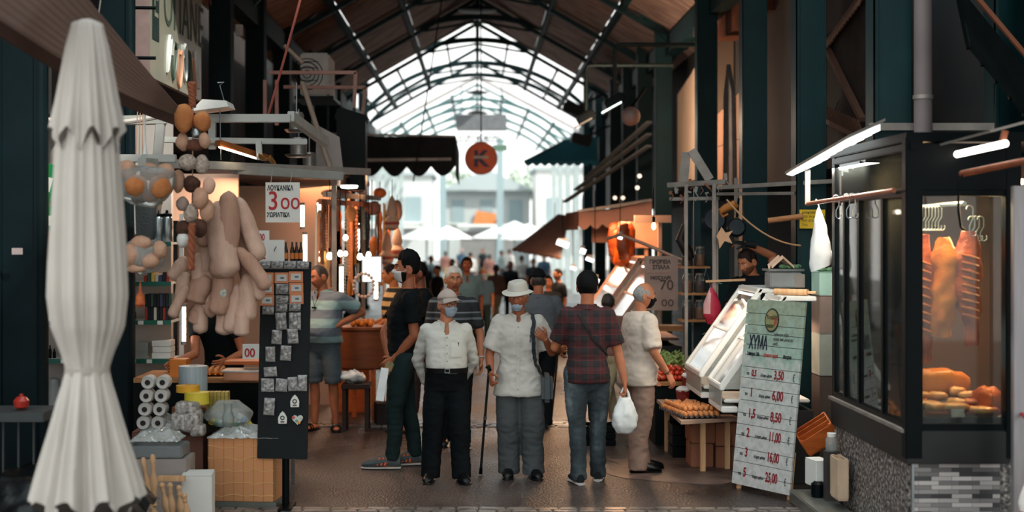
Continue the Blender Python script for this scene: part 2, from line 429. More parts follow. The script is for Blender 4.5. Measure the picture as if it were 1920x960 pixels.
def person(label, X, Y, H, face=0, head=(0, 0, 0), arms=None, feet=None, knees=None, sk=None, top=None, bottom=None, shoes=None, hair=None, hat=None, mask=None, glasses=None, lean=(0, 0), hipoff=(0, 0), belly=0.0, wide=1.0, vox=.007, cvox=.011, zbase=0.0, group=None, hands=True, fine=True, seed=1.0, brow='#2a1c16', stubble=None, name='person', nohair_body=False):
    """A figure with local feet at (X, Y, zbase). Joints are given in metres relative to that point, x to the right of the picture, y away from the camera."""
    k = H / 1.72; base = V((0, 0, 0)); root = thing(name, label, 'person', (X, Y, zbase), group)
    R = rotm(face); L, Fw = R.col[0].copy(), R.col[1].copy()
    lean3 = V((lean[0], lean[1], 0)); hipc = V((hipoff[0], hipoff[1], 0))
    sd = {'L': 1, 'R': -1}
    shl = base + hipc * k + lean3 * .93 + V((0, 0, 1.385 * k))
    A = {}
    for s_ in 'LR':
        S = shl + L * (sd[s_] * .178 * wide * k) - Fw * .012 * k
        a = (arms or {}).get(s_, {})
        E = V(a['e']) if 'e' in a else S + L * (sd[s_] * .05 * k) - Fw * .02 * k - V((0, 0, .285 * k))
        W = V(a['w']) if 'w' in a else E + L * (sd[s_] * .0 * k) + Fw * .05 * k - V((0, 0, .25 * k))
        A[s_] = (S, E, W, a)
    LG = {}
    feet = feet or {}
    for s_ in 'LR':
        Hj = base + hipc * k + L * (sd[s_] * .092 * k) + V((0, 0, .88 * k))
        f = feet.get(s_, {}); fp = V(f.get('p', tuple((L * (sd[s_] * .1))[:2]))).to_3d(); 
        An = V((fp.x, fp.y, f.get('z', 0) + .085 * k)); dirn = rotm(f.get('dir', face)).col[1].copy()
        Kn = V(f['k']) if 'k' in f else (Hj + An) / 2 + dirn * (f.get('bend', .02) * k) + V((0, 0, .02 * k))
        LG[s_] = (Hj, Kn, An, dirn, f)
    hr = rotm(face + head[0], head[1], head[2])
    neck0 = base + hipc * k + lean3 * 1.02 + V((0, 0, 1.43 * k)) - Fw * .012 * k
    hc = neck0 + V((0, 0, .075 * k)) + hr.col[1] * (.022 * k + .0009 * head[1] * k) + hr.col[2] * (.112 * k)
    kh = k * 1.02
    HM = Matrix.Translation(hc) @ hr.to_4x4() @ Matrix.Scale(kh, 4)
    # ---- body
    b = MB()
    b.loft(torso_rings(k, base, hipc, lean3, L, Fw, -.014, z0=.86, belly=belly * .8, wide=wide))
    for s_ in 'LR':
        S, E, W, a = A[s_]
        capsule(b, S, E, .050 * k, .039 * k); capsule(b, E, E.lerp(W, .35), .039 * k, .040 * k); capsule(b, E.lerp(W, .35), W, .040 * k, .026 * k)
        Hj, Kn, An, dirn, f = LG[s_]
        capsule(b, Hj, Kn, .083 * k, .055 * k); capsule(b, Kn, Kn.lerp(An, .35) - dirn * .012 * k, .052 * k, .054 * k); capsule(b, Kn.lerp(An, .35) - dirn * .012 * k, An, .054 * k, .034 * k)
        fl = An - V((0, 0, .055 * k)); hs = {'sandal': 1.35}.get((shoes or {}).get('kind'), 1.0)
        b.tube([fl - dirn * .045 * k, fl + dirn * .05 * k, fl + dirn * .13 * k, fl + dirn * .18 * k], [.026 * k * hs, .034 * k * hs, .030 * k * hs, .016 * k * hs], 12, flat=.55)
    capsule(b, neck0 - V((0, 0, .03 * k)), hc - hr.col[2] * .06 * k - hr.col[1] * .022 * k, .060 * k, .053 * k)
    if not fine: b.ell(hc, (.078 * kh, .098 * kh, .118 * kh), 18, 14, R=hr)
    body = b.build('body', [sk, mat('lip', '#8a4a3e', .5)], root, world=False, remesh=vox * (1 if fine else 1.8), smit=4)
    me = body.data
    ex = MB()
    if fine:
        vs, fs = head_grid(); ex.add(vs, fs, HM)
        lipset = len(ex.f)
        for s_ in (1, -1):
            ex.ell((0, 0, 0), (.010, .024, .036), 12, 10, fn=lambda p, q: q)
            n0 = 12 * 9 + 2
            for i in range(len(ex.v) - n0, len(ex.v)):
                q = ex.v[i]; rim = 1 if abs(q.y) + abs(q.z) > .02 else .55
                ex.v[i] = HM @ (Matrix.Rotation(s_ * .35, 3, 'Z') @ V((q.x * rim, q.y, q.z)) + V((s_ * .078, -.012, -.008)))
    if hands:
        for s_ in 'LR':
            S, E, W, a = A[s_]
            if a.get('hand') is False: continue
            d = V(a['hd']) if 'hd' in a else (W - E).normalized()
            pn = V(a['pn']) if 'pn' in a else -L * sd[s_] + Fw * .3
            # thumb side: forward/up side of a hanging hand
            pnn = (pn - d.normalized() * pn.dot(d.normalized())).normalized(); t = d.normalized().cross(pnn)
            want = V(a['th']) if 'th' in a else Fw
            hand(ex, W, d, pn, 1 if t.dot(want) > 0 else -1, a.get('curl', .38), k * 1.0, thumb=a.get('thumb', .5))
    if ex.v:
        bm = bmesh.new(); bm.from_mesh(me)
        vv = [bm.verts.new(p) for p in ex.v]
        inv = HM.inverted()
        for f in ex.f:
            try: nf = bm.faces.new([vv[i] for i in f])
            except ValueError: continue
            nf.smooth = True
            if fine:
                c = inv @ nf.calc_center_median()
                if c.y > .06 and abs(c.x) < .024 and -.075 < c.z < -.051: nf.material_index = 1
        bm.to_mesh(me); bm.free(); me.shade_smooth()
    # ---- trousers
    if bottom:
        m, zend, loose = bottom['m'], bottom.get('z', .05), bottom.get('loose', 1.0)
        t = MB(); wz = bottom.get('waist', 1.03)
        t.loft(torso_rings(k, base, hipc, lean3, L, Fw, bottom.get('off', .010), z0=.84, z1=wz, belly=belly * .9, wide=wide))
        t.ell(base + hipc * k + V((0, 0, .85 * k)), (.15 * k, .118 * k, .105 * k), 18, 12, R=R)
        for s_ in 'LR':
            Hj, Kn, An, dirn, f = LG[s_]
            cut = zend * k
            ks = bottom.get('knee', .072) * loose; asz = bottom.get('ankle', .062) * loose
            pts = [Hj + V((0, 0, .03)), Hj.lerp(Kn, .5) + dirn * .008, Kn, Kn.lerp(An, .5) - dirn * .012 * k, An + V((0, 0, bottom.get('cuff', -.052) * k)) + dirn * .006 * k]
            rr = [.105 * k, .094 * k * (1 + .4 * (loose - 1)), ks * k, (ks + asz) / 2 * k * .98, asz * k * 1.04]
            if zend > .1:   # cut above the ankle
                out, ro = [], []
                for p, r in zip(pts, rr):
                    if p.z >= cut: out.append(p); ro.append(r)
                    else:
                        q, r0 = out[-1], ro[-1]; u = (q.z - cut) / max(1e-6, q.z - p.z); out.append(q.lerp(p, u)); ro.append(r0 + (r - r0) * u * .3); break
                pts, rr = out, ro
            t.tube(pts, rr, 18); t.ell(pts[0], rr[0], 16, 8); t.ell(pts[1], rr[1] * .99, 16, 8)
            if zend <= .1: t.ell(Kn, ks * k * .98, 16, 8)
        o = t.build(bottom.get('name', 'trousers'), m, root, world=False, remesh=cvox, smit=5)
        fold(o, bottom.get('fold', .006) * k, seed)
        creases(o, [(LG[s_][1], .14, .0022 * k, 60) for s_ in 'LR'] + ([(LG[s_][2] + V((0, 0, .05)), .07, .005 * k, 80) for s_ in 'LR'] if zend <= .1 else []), seed)
    # ---- top
    if top:
        m = top['m']; z0 = top.get('z', 1.0); off = top.get('off', .014)
        t = MB()
        t.loft(torso_rings(k, base, hipc, lean3, L, Fw, off, z0=z0, z1=1.462, belly=belly, wide=wide, hem=top.get('hem', 0), extra=(1.46,)))
        for s_ in 'LR':
            S, E, W, a = A[s_]
            sl = a.get('sleeve', top.get('sleeve', .72)); w0 = top.get('sw', .068) * k; w1 = top.get('se', .062) * k
            t.ell(S, w0 * .97, 16, 10)
            if sl <= 1:
                t.tube([S, S.lerp(E, sl)], [w0, w1], 18)
            else:
                t.tube([S, E], [w0, w1 * .9], 18); t.ell(E, w1 * .9, 16, 8)
                t.tube([E, E.lerp(W, min(1, sl - 1))], [w1 * .9, w1 * .72], 18)
        o = t.build(top.get('name', 'shirt'), m, root, world=False, remesh=cvox, smit=5)
        fold(o, top.get('fold', .006) * k, seed + 5)
        creases(o, [(A[s_][1], .10, .005 * k, 100) for s_ in 'LR'] + [(base + hipc * k + V((0, 0, 1.06 * k)), .2, .004 * k, 60)], seed)
        vn = top.get('v')
        nk = base + hipc * k + lean3 + V((0, 0, 1.46 * k)) + Fw * .05 * k
        if vn:
            bm = bmesh.new(); bm.from_mesh(o.data); dl = []
            for f in bm.faces:
                c = f.calc_center_median() - nk; x = c.dot(L); y = c.dot(Fw)
                if y > -.03 * k and c.z > -vn * k and abs(x) < (.012 + .055 * (c.z + vn * k) / (vn * k)) * k: dl.append(f)
            bmesh.ops.delete(bm, geom=dl, context='FACES'); bm.to_mesh(o.data); bm.free()
        if top.get('collar'):
            cm = top.get('cm', m); c = MB()
            nc = base + hipc * k + lean3 + V((0, 0, 1.452 * k)) - Fw * .012 * k
            for s_ in (1, -1):
                def cf(u, v, s_=s_):
                    ang = PI / 2 + s_ * (.28 + (PI - .28) * u)          # from front round to the back
                    ang = PI / 2 - s_ * (.22 + (PI - .2) * u)
                    rr = (.077 + .026 * v) * k; fall = (.055 if vn else .04) * v * k * (1 + .8 * (1 - u) ** 3)
                    p = nc + L * (rr * math.cos(ang)) + Fw * (rr * 1.0 * math.sin(ang)) + V((0, 0, .026 * k - fall))
                    if u < .25: p += (Fw * .012 * k - V((0, 0, (.25 - u) * .09 * k)))
                    return p
                c.grid(cf, 16, 4, .004 * k)
            c.build('collar', cm, root, world=False)
        if top.get('placket'):
            c = MB(); pts = []; bt = MB()
            bv = bvh_of(o)
            zt = (1.46 - (vn or .02)) * k; zb = (z0 + .02) * k
            for i in range(15):
                z = zt + (zb - zt) * i / 14; org = base + hipc * k + lean3 * max(0, (z / k - .95) / .5) + V((0, 0, z))
                hit = bv.ray_cast(org + Fw * .6, -Fw)
                if hit[0]: pts.append(hit[0] + Fw * .002)
            if len(pts) > 2:
                c.loft([[p - L * .014 * k, p + L * .014 * k, p + L * .014 * k + Fw * .003, p - L * .014 * k + Fw * .003] for p in pts]); c.build('placket', m, root, world=False, sharp=20)
            for q in pts[1::3]: bt.cyl(q + Fw * .001, q + Fw * .005, .0075 * k, n=10)
            if bt.v: bt.build('buttons', mat('shirt_button', '#8f8c86', .4), root, world=False)
        if top.get('pocket'):
            bv = bvh_of(o); c = MB()
            side = top['pocket']
            cen = shl - V((0, 0, .115 * k)) + L * (side * .085 * k)
            def pf(u, v):
                z = cen.z - v * .12 * k; org = V((cen.x, cen.y, z)) + L * ((u - .5) * .10 * k)
                hit = bv.ray_cast(org + Fw * .5, -Fw); return (hit[0] if hit[0] else org) + Fw * .004
            c.grid(pf, 6, 6, .003); c.build('pocket', m, root, world=False)
            pn_ = MB(); p0 = pf(.7, 0); pn_.cyl(p0 + V((0, 0, .012)), p0 - V((0, 0, .05)) + Fw * .004, .005 * k); pn_.build('pen', mat('ink', '#1a1f26', .4), root, world=False)
    if bottom and bottom.get('belt'):
        bl = MB(); rr = torso_rings(k, base, hipc, lean3, L, Fw, .034, z0=bottom.get('waist', 1.03) - .045, z1=bottom.get('waist', 1.03), belly=belly, wide=wide)
        inn = torso_rings(k, base, hipc, lean3, L, Fw, .010, z0=bottom.get('waist', 1.03) - .045, z1=bottom.get('waist', 1.03), belly=belly, wide=wide); bl.loft([inn[0], rr[0], rr[-1], inn[-1]], cap=False); bo = bl.build('belt', bottom['belt'], root, world=False)
        z = (bottom.get('waist', 1.03) - .02) * k; bc = V((0, 0, z)) + hipc * k
        hit = bvh_of(bo).ray_cast(bc + Fw * .5, -Fw)
        if hit[0]:
            bu = MB(); c0 = hit[0] + Fw * .004
            for q, dd in ((L * .02, (.004, .004, .034)), (-L * .02, (.004, .004, .034))): bu.box(c0 + q * k, dd, R)
            for q in (.017, -.017): bu.box(c0 + V((0, 0, q * k)), (.044, .004, .004), R)
            bu.build('buckle', mat('steel', '#9aa2a4', .3, .9), bo, world=False)
    # ---- shoes
    if shoes:
        for s_ in 'LR':
            Hj, Kn, An, dirn, f = LG[s_]; sh = MB(); gz = An.z - .085 * k; lat = V((dirn.y, -dirn.x, 0)); heel = V((An.x, An.y, gz)) - dirn * .065 * k
            kind = shoes.get('kind', 'shoe')
            prof = [(0, .030, .078), (.03, .038, .098), (.08, .041, .105), (.13, .045, .096), (.17, .049, .082), (.21, .050, .070), (.25, .045, .060), (.275, .033, .048), (.288, .014, .032)]
            S_ = shoes.get('s', 1.0); prof = [(x * S_, w * S_, .02 if kind == 'sandal' else h * S_ * 1.08) for x, w, h in prof]
            if kind == 'sandal':
                so = MB(); rings = []
                for x, w, h in prof: rings.append([heel + (dirn * (x - .005) + lat * (w + .004) * math.cos(a) + V((0, 0, .010 + .010 * math.sin(a)))) * k for a in [2 * PI * i / 12 for i in range(12)]])
                so.loft(rings); shoe = so.build('sandal', shoes['m'], root, world=False)
                for x in (.17, .21):
                    st = MB(); st.tube([heel + (dirn * x + lat * .050 * math.cos(a) + V((0, 0, .018 + .052 * math.sin(a)))) * k for a in [PI * i / 10 for i in range(11)]], .012 * k, 8, flat=.4); st.build('strap', shoes['m'], shoe, world=False)
                continue
            rings = []
            for x, w, h in prof:
                rr = []
                for i in range(16):
                    a = 2 * PI * i / 16; zz = .018 + (h - .018) * (.5 + .5 * math.sin(a)) ; wf = w * (abs(math.cos(a)) ** .7) * math.copysign(1, math.cos(a)) * (1 - .25 * max(0, math.sin(a)))
                    rr.append(heel + (dirn * x + lat * wf + V((0, 0, zz))) * k)
                rings.append(rr)
            sh.loft(rings); shoe = sh.build('shoe', shoes['m'], root, world=False)
            so = MB(); rings = []
            for x, w, h in prof: rings.append([heel + (dirn * (x * 1.02 - .004) + lat * (w + .004) * math.cos(a) + V((0, 0, .011 + (.011 + shoes.get('th', 0)) * math.sin(a)))) * k for a in [2 * PI * i / 12 for i in range(12)]])
            so.loft(rings); so.build('sole', shoes.get('sole', shoes['m']), shoe, world=False)
            if shoes.get('stripes'):
                for q in (0, 1, 2):
                    for sgn in (1, -1):
                        st = MB(); x0 = .105 + q * .03
                        st.bar(heel + (dirn * (x0 + .02) + lat * sgn * .047 + V((0, 0, .035))) * k, heel + (dirn * x0 + lat * sgn * .034 + V((0, 0, .098))) * k, .014 * k, .010 * k, up=lat); st.build('stripe', shoes['stripes'], shoe, world=False)
    # ---- head dress
    if not fine: 
        pass
    else:
        for s_ in (1, -1):
            e = MB(); p = head_pt(s_ * .38, .06); c = V((s_ * .031, p.y - .0095, .006))
            e.ell(c, .0125, 12, 8); 
            e.mi = 1; e.ell(c + V((0, .0085, -.001)), (.0055, .0045, .0055), 10, 6); e.mi = 0
            xf(e, HM); e.build('eye', [mat('eye_white', '#c9c3ba', .3), mat('iris', '#20150f', .2)], root, world=False)
            eb = MB(); pts = []
            for i in range(6):
                th = s_ * (.14 + .5 * i / 5); q = head_pt(th, .27 + .03 * math.sin(PI * i / 5)); pts.append(q + V((0, .001, 0)))
            eb.tube(pts, [.003, .0042, .0042, .004, .0034, .002], 6); xf(eb, HM); eb.build('eyebrow', mat('brow' + brow, brow, .8), root, world=False)
    if hair:
        st = hair.get('style', 'short'); m = hair['m']; off = hair.get('off', .012)
        def cond(th, p):
            a = abs(th)
            if st == 'bald':      # fringe round the back and sides
                top_ = .088 if a > 1.9 else .05 + .02 * (a - 1.1)
                hl = -.05 if a > 1.7 else .0
                return min((p.z - hl) / .06, (top_ - p.z) / .06, (a - 1.1) / .5)
            front = .066 if st != 'recede' else .085
            hl = front if a < .75 else (front + (.0 - front) * (a - .75) / .45 if a < 1.2 else (.0 if a < 1.45 else (.03 if a < 1.75 and st != 'thick' else (-.035 if st == 'short' else -.05))))
            return (p.z - hl) / .05
        h = shell(cond, off, jitter=hair.get('jit', .25), seed=seed, taper=hair.get('taper', 1.2), sc=V(hair.get('sc', (1, 1, 1))), quiff=hair.get('quiff', 0)); xf(h, HM); h.build('hair', m, root, world=False, sharp=80)
    if stubble:
        def cond(th, p):
            a = abs(th); lo = min((-.02 - p.z) / .03 if a > .55 else (-.042 - p.z) / .02, (1.55 - a) / .3, (p.z + .115) / .02)
            return lo
        h = shell(cond, .003, feat=1.0, taper=.2); xf(h, HM); h.build('beard', stubble, root, world=False, sharp=80)
    if mask:
        zt = mask.get('top', -.014); zb = mask.get('bot', -.108)
        def cond(th, p): return min((zt - p.z + .012 * (abs(th) < .4)) / .03, (p.z - zb) / .03, (1.05 - abs(th)) / .3)
        h = shell(cond, .013, feat=.55, taper=.6, sc=V((1.02, 1.04, 1)), nt=80, np_=60)
        if mask.get('drop'): h.v = [p + V((0, 0, -mask['drop'])) for p in h.v]
        xf(h, HM); mo = h.build('face_mask', mask['m'], root, world=False, sharp=80)
        for s_ in (1, -1):
            for dz in (zt - .012, zb + .03):
                c = MB(); c.tube([HM @ (head_pt(s_ * t, math.asin(max(-1, min(1, dz / .118)))) * 1.05 + V((0, 0, (.0 - dz - .008) * max(0, (t - .9) / .55)))) for t in (.95, 1.1, 1.3, 1.5)], .0022 * k, 6); c.build('ear_loop', mask.get('loop', mask['m']), mo, world=False)
    if glasses:
        g = MB()
        for s_ in (1, -1):
            c = V((s_ * .032, .098, .004)); g.tube([HM @ (c + V((.021 * math.cos(a), -.008 * abs(math.cos(a)) * (s_ * math.cos(a) > 0), .016 * math.sin(a)))) for a in [2 * PI * i / 18 for i in range(19)]], .0018, 6)
            g.tube([HM @ V((s_ * .053, .092, .008)), HM @ V((s_ * .080, .02, .006)), HM @ V((s_ * .082, -.02, .0))], .0016, 6)
        g.tube([HM @ V((-.011, .1, .008)), HM @ V((0, .106, .010)), HM @ V((.011, .1, .008))], .0016, 6); go = g.build('glasses', glasses, root, world=False)
    if hat:
        hk = hat['kind']; hm = hat['m']
        if hk == 'cap':
            h = shell(lambda th, p: (p.z - .040 - .01 * math.cos(th)) / .05, .018, taper=.3, sc=V((1.03, 1.03, 1.06))); xf(h, HM); ho = h.build('cap', hm, root, world=False, sharp=70)
            v = MB()
            def vf(u, w):
                a = (u - .5) * 2.1; r = .094 + .078 * w * math.cos(a) ** .6; rx = .086 + .012 * w
                return HM @ V((rx * math.sin(a) * 1.02, r * math.cos(a) * (1 + .1 * w) + .004, .064 - .014 * w - .032 * math.sin(a) ** 2 * (.4 + w)))
            v.grid(vf, 18, 6, .004); v.build('visor', hat.get('vm', hm), ho, world=False)
            c = MB(); c.ell(HM @ V((0, -.004, .142)), .008, 8, 6); c.build('button', hm, ho, world=False)
        if hk == 'bucket':
            h = MB(); n = 32; rings = []
            for z, r in ((.050, 1.13), (.07, 1.13), (.10, 1.09), (.124, 1.03), (.140, .97), (.148, .86), (.151, .5), (.152, .1)):
                rings.append([HM @ V((.080 * r * math.cos(t), .102 * r * math.sin(t) - .002, z + .003 * math.sin(3 * t) + .004 * noise.noise(V((math.cos(t) * 2, math.sin(t) * 2, z * 20))))) for t in [2 * PI * i / n for i in range(n)]])
            h.loft(rings); ho = h.build('hat_crown', hm, root, world=False, sharp=50)
            br = MB(); br.grid(lambda u, w: HM @ V(((.088 + .050 * w) * math.cos(2 * PI * u), (.112 + .050 * w) * math.sin(2 * PI * u), .072 - .024 * w + .008 * w * math.sin(2 * PI * u * 2 + 1))), 36, 6, .004); br.build('hat_brim', hm, ho, world=False)
            bd = MB(); bd.loft([[HM @ V((.0915 * math.cos(t), .1165 * math.sin(t) - .002, z)) for t in [2 * PI * i / n for i in range(n)]] for z in (.064, .082)]); bd.build('hat_band', hat.get('vm', hm), ho, world=False)
    return dict(root=root, A=A, LG=LG, HM=HM, k=k, L=L, F=Fw, shl=shl, hc=hc)
def bvh_of(o):
    from mathutils.bvhtree import BVHTree
    return BVHTree.FromPolygons([v.co.copy() for v in o.data.vertices], [tuple(p.vertices) for p in o.data.polygons])
def strap_on(root, path, w, m, name='bag_strap', n=28, objs=None, off=.006, thick=.004):
    """flat band laid along path points (local), pushed out onto the clothing"""
    bvs = [bvh_of(c) for c in objs]; pts = []
    P = [V(p) for p in path]; seg = []
    for a, b in zip(P, P[1:]):
        for i in range(n): seg.append(a.lerp(b, i / n))
    seg.append(P[-1]); prev = None
    L_, nrm = [], []
    for p in seg:
        best = None
        for bv in bvs:
            h = bv.find_nearest(p)
            if h[0] and (best is None or (h[0] - p).length < (best[0] - p).length): best = h
        L_.append(best[0] + best[1] * off); nrm.append(best[1])
    L_ = [(L_[max(i - 1, 0)] + L_[i] * 2 + L_[min(i + 1, len(L_) - 1)]) / 4 for i in range(len(L_))]
    mb = MB(); rings = []
    for i, p in enumerate(L_):
        d = (L_[min(i + 1, len(L_) - 1)] - L_[max(i - 1, 0)])
        if d.length < 1e-6: continue
        d.normalize(); s = d.cross(nrm[i]).normalized(); q = nrm[i]
        rings.append([p - s * w / 2, p + s * w / 2, p + s * w / 2 + q * thick, p - s * w / 2 + q * thick])
    mb.loft(rings); return mb.build(name, m, root, world=False, sharp=20)
def kid(root, name):
    for c in root.children:
        if c.name.split('.')[0] == name: return c
# ---------------------------------------------------------------- camera, sky, sun
cd = bpy.data.cameras.new('camera'); cam = bpy.data.objects.new('camera', cd); COL.objects.link(cam)
cam.location = (0, 0, CH); cam.rotation_euler = (PI / 2, 0, 0)
cd.sensor_width = 36; cd.lens = 36 * F / 1920; cd.shift_x = (960 - CX) / 1920; cd.shift_y = -(480 - CY) / 1920
cd.clip_end = 400; cd.dof.use_dof = True; cd.dof.focus_distance = 12.2; cd.dof.aperture_fstop = 1.15
SC.camera = cam
SC.view_settings.view_transform = 'Standard'; SC.view_settings.look = 'None'; SC.view_settings.gamma = 1; SC.view_settings.use_curve_mapping = False
SC.view_settings.exposure = 0.9
w = bpy.data.worlds.new('sky'); SC.world = w; w.use_nodes = True; wt = w.node_tree; wt.nodes.clear()
wo = wt.nodes.new('ShaderNodeOutputWorld'); wb = wt.nodes.new('ShaderNodeBackground'); wt.links.new(wb.outputs[0], wo.inputs[0])
tc = wt.nodes.new('ShaderNodeTexCoord'); sp = wt.nodes.new('ShaderNodeSeparateXYZ'); wt.links.new(tc.outputs['Generated'], sp.inputs[0])
rp = wt.nodes.new('ShaderNodeValToRGB'); wt.links.new(sp.outputs[2], rp.inputs[0])
rp.color_ramp.elements[0].color = (1.0, 1.0, .97, 1); rp.color_ramp.elements[1].color = (.86, .97, 1.0, 1); rp.color_ramp.elements[0].position = .02; rp.color_ramp.elements[1].position = .8
wt.links.new(rp.outputs[0], wb.inputs[0]); wb.inputs[1].default_value = 1.05
sl = bpy.data.lights.new('sun', 'SUN'); so = bpy.data.objects.new('sun', sl); COL.objects.link(so)
sl.energy = 3.2; sl.angle = .02; sl.color = (1, .95, .86)
so.rotation_euler = V((-.7, .6, -1)).to_track_quat('-Z', 'Y').to_euler()
def lamp(p, e, col='#ffd9a8', size=.3, target=None, sy=None, name='area_light', spread=None):
    """an area light, for fittings and for added light on wall panels"""
    l = bpy.data.lights.new(name, 'AREA'); o = bpy.data.objects.new(name, l); COL.objects.link(o)
    l.energy = e; l.color = lin(col)[:3]; l.size = size
    if sy: l.shape = 'RECTANGLE'; l.size_y = sy
    if spread: l.spread = spread
    o.location = p; d = (V(target) - V(p)) if target is not None else V((0, 0, -1)); o.rotation_euler = d.to_track_quat('-Z', 'Y').to_euler()
    return o

# ---------------------------------------------------------------- shared materials
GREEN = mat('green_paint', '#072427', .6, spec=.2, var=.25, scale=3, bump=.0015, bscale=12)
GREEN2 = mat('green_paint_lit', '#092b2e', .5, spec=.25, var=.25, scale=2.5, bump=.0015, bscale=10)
DARK = mat('dark_wall', '#0a1113', .8, spec=.15, var=.3, scale=2)
DARKB = mat('dark_brown_wall', '#2b211e', .85, var=.35, scale=1.6)
TAUPE = mat('taupe_plaster', '#5a4c46', .85, var=.15, scale=1.5)
BLACK = mat('black_metal', '#040a0d', .4, 0, spec=.08, var=.2, scale=5)
STEEL = mat('steel', '#8d9698', .32, .9, var=.15, scale=14)
GALV = mat('galvanised', '#857f78', .5, .45, var=.2, scale=6)
WHITEP = mat('white_painted_steel', '#a3a49f', .5, .0, var=.12, scale=5)
RUST = mat('rusty_steel', '#7d4f3c', .7, .3, var=.3, scale=9, bump=.002)
COPPER = mat('copper_pipe', '#a8654a', .4, .6, var=.2, scale=12)
WOOD = mat('wood', '#8a5a36', .6, col2='#a8754a', scale=4, stretch=(1, 1, 9), bump=.001)
WOODL = mat('light_wood', '#b98d63', .6, col2='#cfa67d', scale=4, stretch=(9, 1, 1), bump=.001)
ORANGEW = mat('orange_wood', '#9a4a1c', .5, col2='#b45c26', scale=3, stretch=(1, 1, 8), bump=.001)
CARD = mat('cardboard', '#8a5a44', .85, var=.1, scale=3, bump=.0008, bscale=60)
GLASS = glass('clear_glass')
PLASTIC = mat('white_plastic', '#d6d8d6', .35, var=.05, scale=12, bump=.004, bscale=16)
CLEARW = glass('clear_wrap', '#ffffff', .30, .12)
WHITE = mat('white_enamel', '#d8d8d2', .35, var=.05, scale=5)
SHEETW = mat('white_card', '#cfcfca', .7, var=.05, scale=4)
TUBE = glow('fluorescent_tube', '#f6fff6', 9)
WARMTUBE = glow('warm_tube', '#ffe6c8', 6)
BULB = glow('bulb', '#fff0d8', 14)

# ---------------------------------------------------------------- ground
def ground_mat():
    m = bpy.data.materials.new('wet_asphalt'); t = NT(m); MC['wet_asphalt'] = m
    p = t.n('ShaderNodeBsdfPrincipled'); t.l(p.outputs[0], t.out.inputs[0])
    tc = t.n('ShaderNodeTexCoord')
    big = t.n('ShaderNodeTexNoise', i_Scale=.55, i_Detail=4); t.l(tc.outputs['Object'], big.inputs[0])
    st = t.n('ShaderNodeTexVoronoi', i_Scale=55.0); t.l(tc.outputs['Object'], st.inputs[0])
    fine = t.n('ShaderNodeTexNoise', i_Scale=62, i_Detail=2); t.l(tc.outputs['Object'], fine.inputs[0])
    r = t.ramp([(.35, '#262221'), (.5, '#37302e'), (.68, '#4a413d')]); t.l(big.outputs[0], r.inputs[0])
    r2 = t.ramp([(.35, (.35, .35, .35, 1)), (.5, (.9, .88, .86, 1)), (.66, (2.6, 2.45, 2.3, 1))]); t.l(fine.outputs[0], r2.inputs[0])
    mx = t.n('ShaderNodeMix', data_type='RGBA', blend_type='MULTIPLY', i_0=1.0); t.l(r.outputs[0], mx.inputs[6]); t.l(r2.outputs[0], mx.inputs[7]); t.l(mx.outputs[2], p.inputs['Base Color'])
    rr = t.ramp([(.35, (.20, .20, .20, 1)), (.62, (.48, .48, .48, 1))]); t.l(big.outputs[0], rr.inputs[0]); t.l(rr.outputs[0], p.inputs['Roughness'])
    b = t.n('ShaderNodeBump', i_Strength=.8, i_Distance=.010); a = t.math('ADD', st.outputs['Distance'], t.math('MULTIPLY', fine.outputs[0], .5)); t.l(a, b.inputs['Height']); t.l(b.outputs[0], p.inputs['Normal'])
    return m
mb = MB(); mb.box((0, 55, -.1), (26, 130, .2)); struct(mb.build('floor', ground_mat(), loc=(0, 0, 0)))
def sett_mat():
    m = bpy.data.materials.new('stone_setts'); t = NT(m)
    p = t.n('ShaderNodeBsdfPrincipled'); t.l(p.outputs[0], t.out.inputs[0]); tc = t.n('ShaderNodeTexCoord')
    nz = t.n('ShaderNodeTexNoise', i_Scale=7); t.l(tc.outputs['Object'], nz.inputs[0])
    r = t.ramp([(.3, '#4c4744'), (.7, '#857b73')]); t.l(nz.outputs[0], r.inputs[0]); t.l(r.outputs[0], p.inputs['Base Color']); p.inputs['Roughness'].default_value = .33
    return m
SETT = sett_mat()
for yy, n, nm in ((10.72, 5, 'paving_strip'), (15.75, 4, 'paving_strip')):      # two drain strips of small setts across the alley
    mb = MB(); rg = random.Random(int(yy))
    for j in range(n):
        x = -2.6
        while x < 3.0:
            wd = rg.uniform(.10, .22); y = yy - n * .05 + j * .1
            mb.box((x + wd / 2, y, -.004 + rg.uniform(-.004, .004)), (wd - .012, .088, .03), Matrix.Rotation(rg.uniform(-.03, .03), 3, 'X') @ Matrix.Rotation(rg.uniform(-.02, .02), 3, 'Y')); x += wd
    struct(mb.build(nm, SETT, bevel=.008))
# worn pale concrete patch by the boxes
mb = MB(); pts = []
for i in range(28):
    a = 2 * PI * i / 28; r = 1 + .45 * noise.noise(V((math.cos(a) * 2.6, math.sin(a) * 2.6, 3)))
    pts.append((2.05 + .95 * r * math.cos(a), 12.75 + .75 * r * math.sin(a)))
mb.prism(pts, (0, 0, .001), (1, 0, 0), (0, 1, 0), .003); struct(mb.build('concrete_patch', mat('pale_concrete', '#705c53', .5, col2='#3d322e', scale=4, bump=.006, bscale=14)))

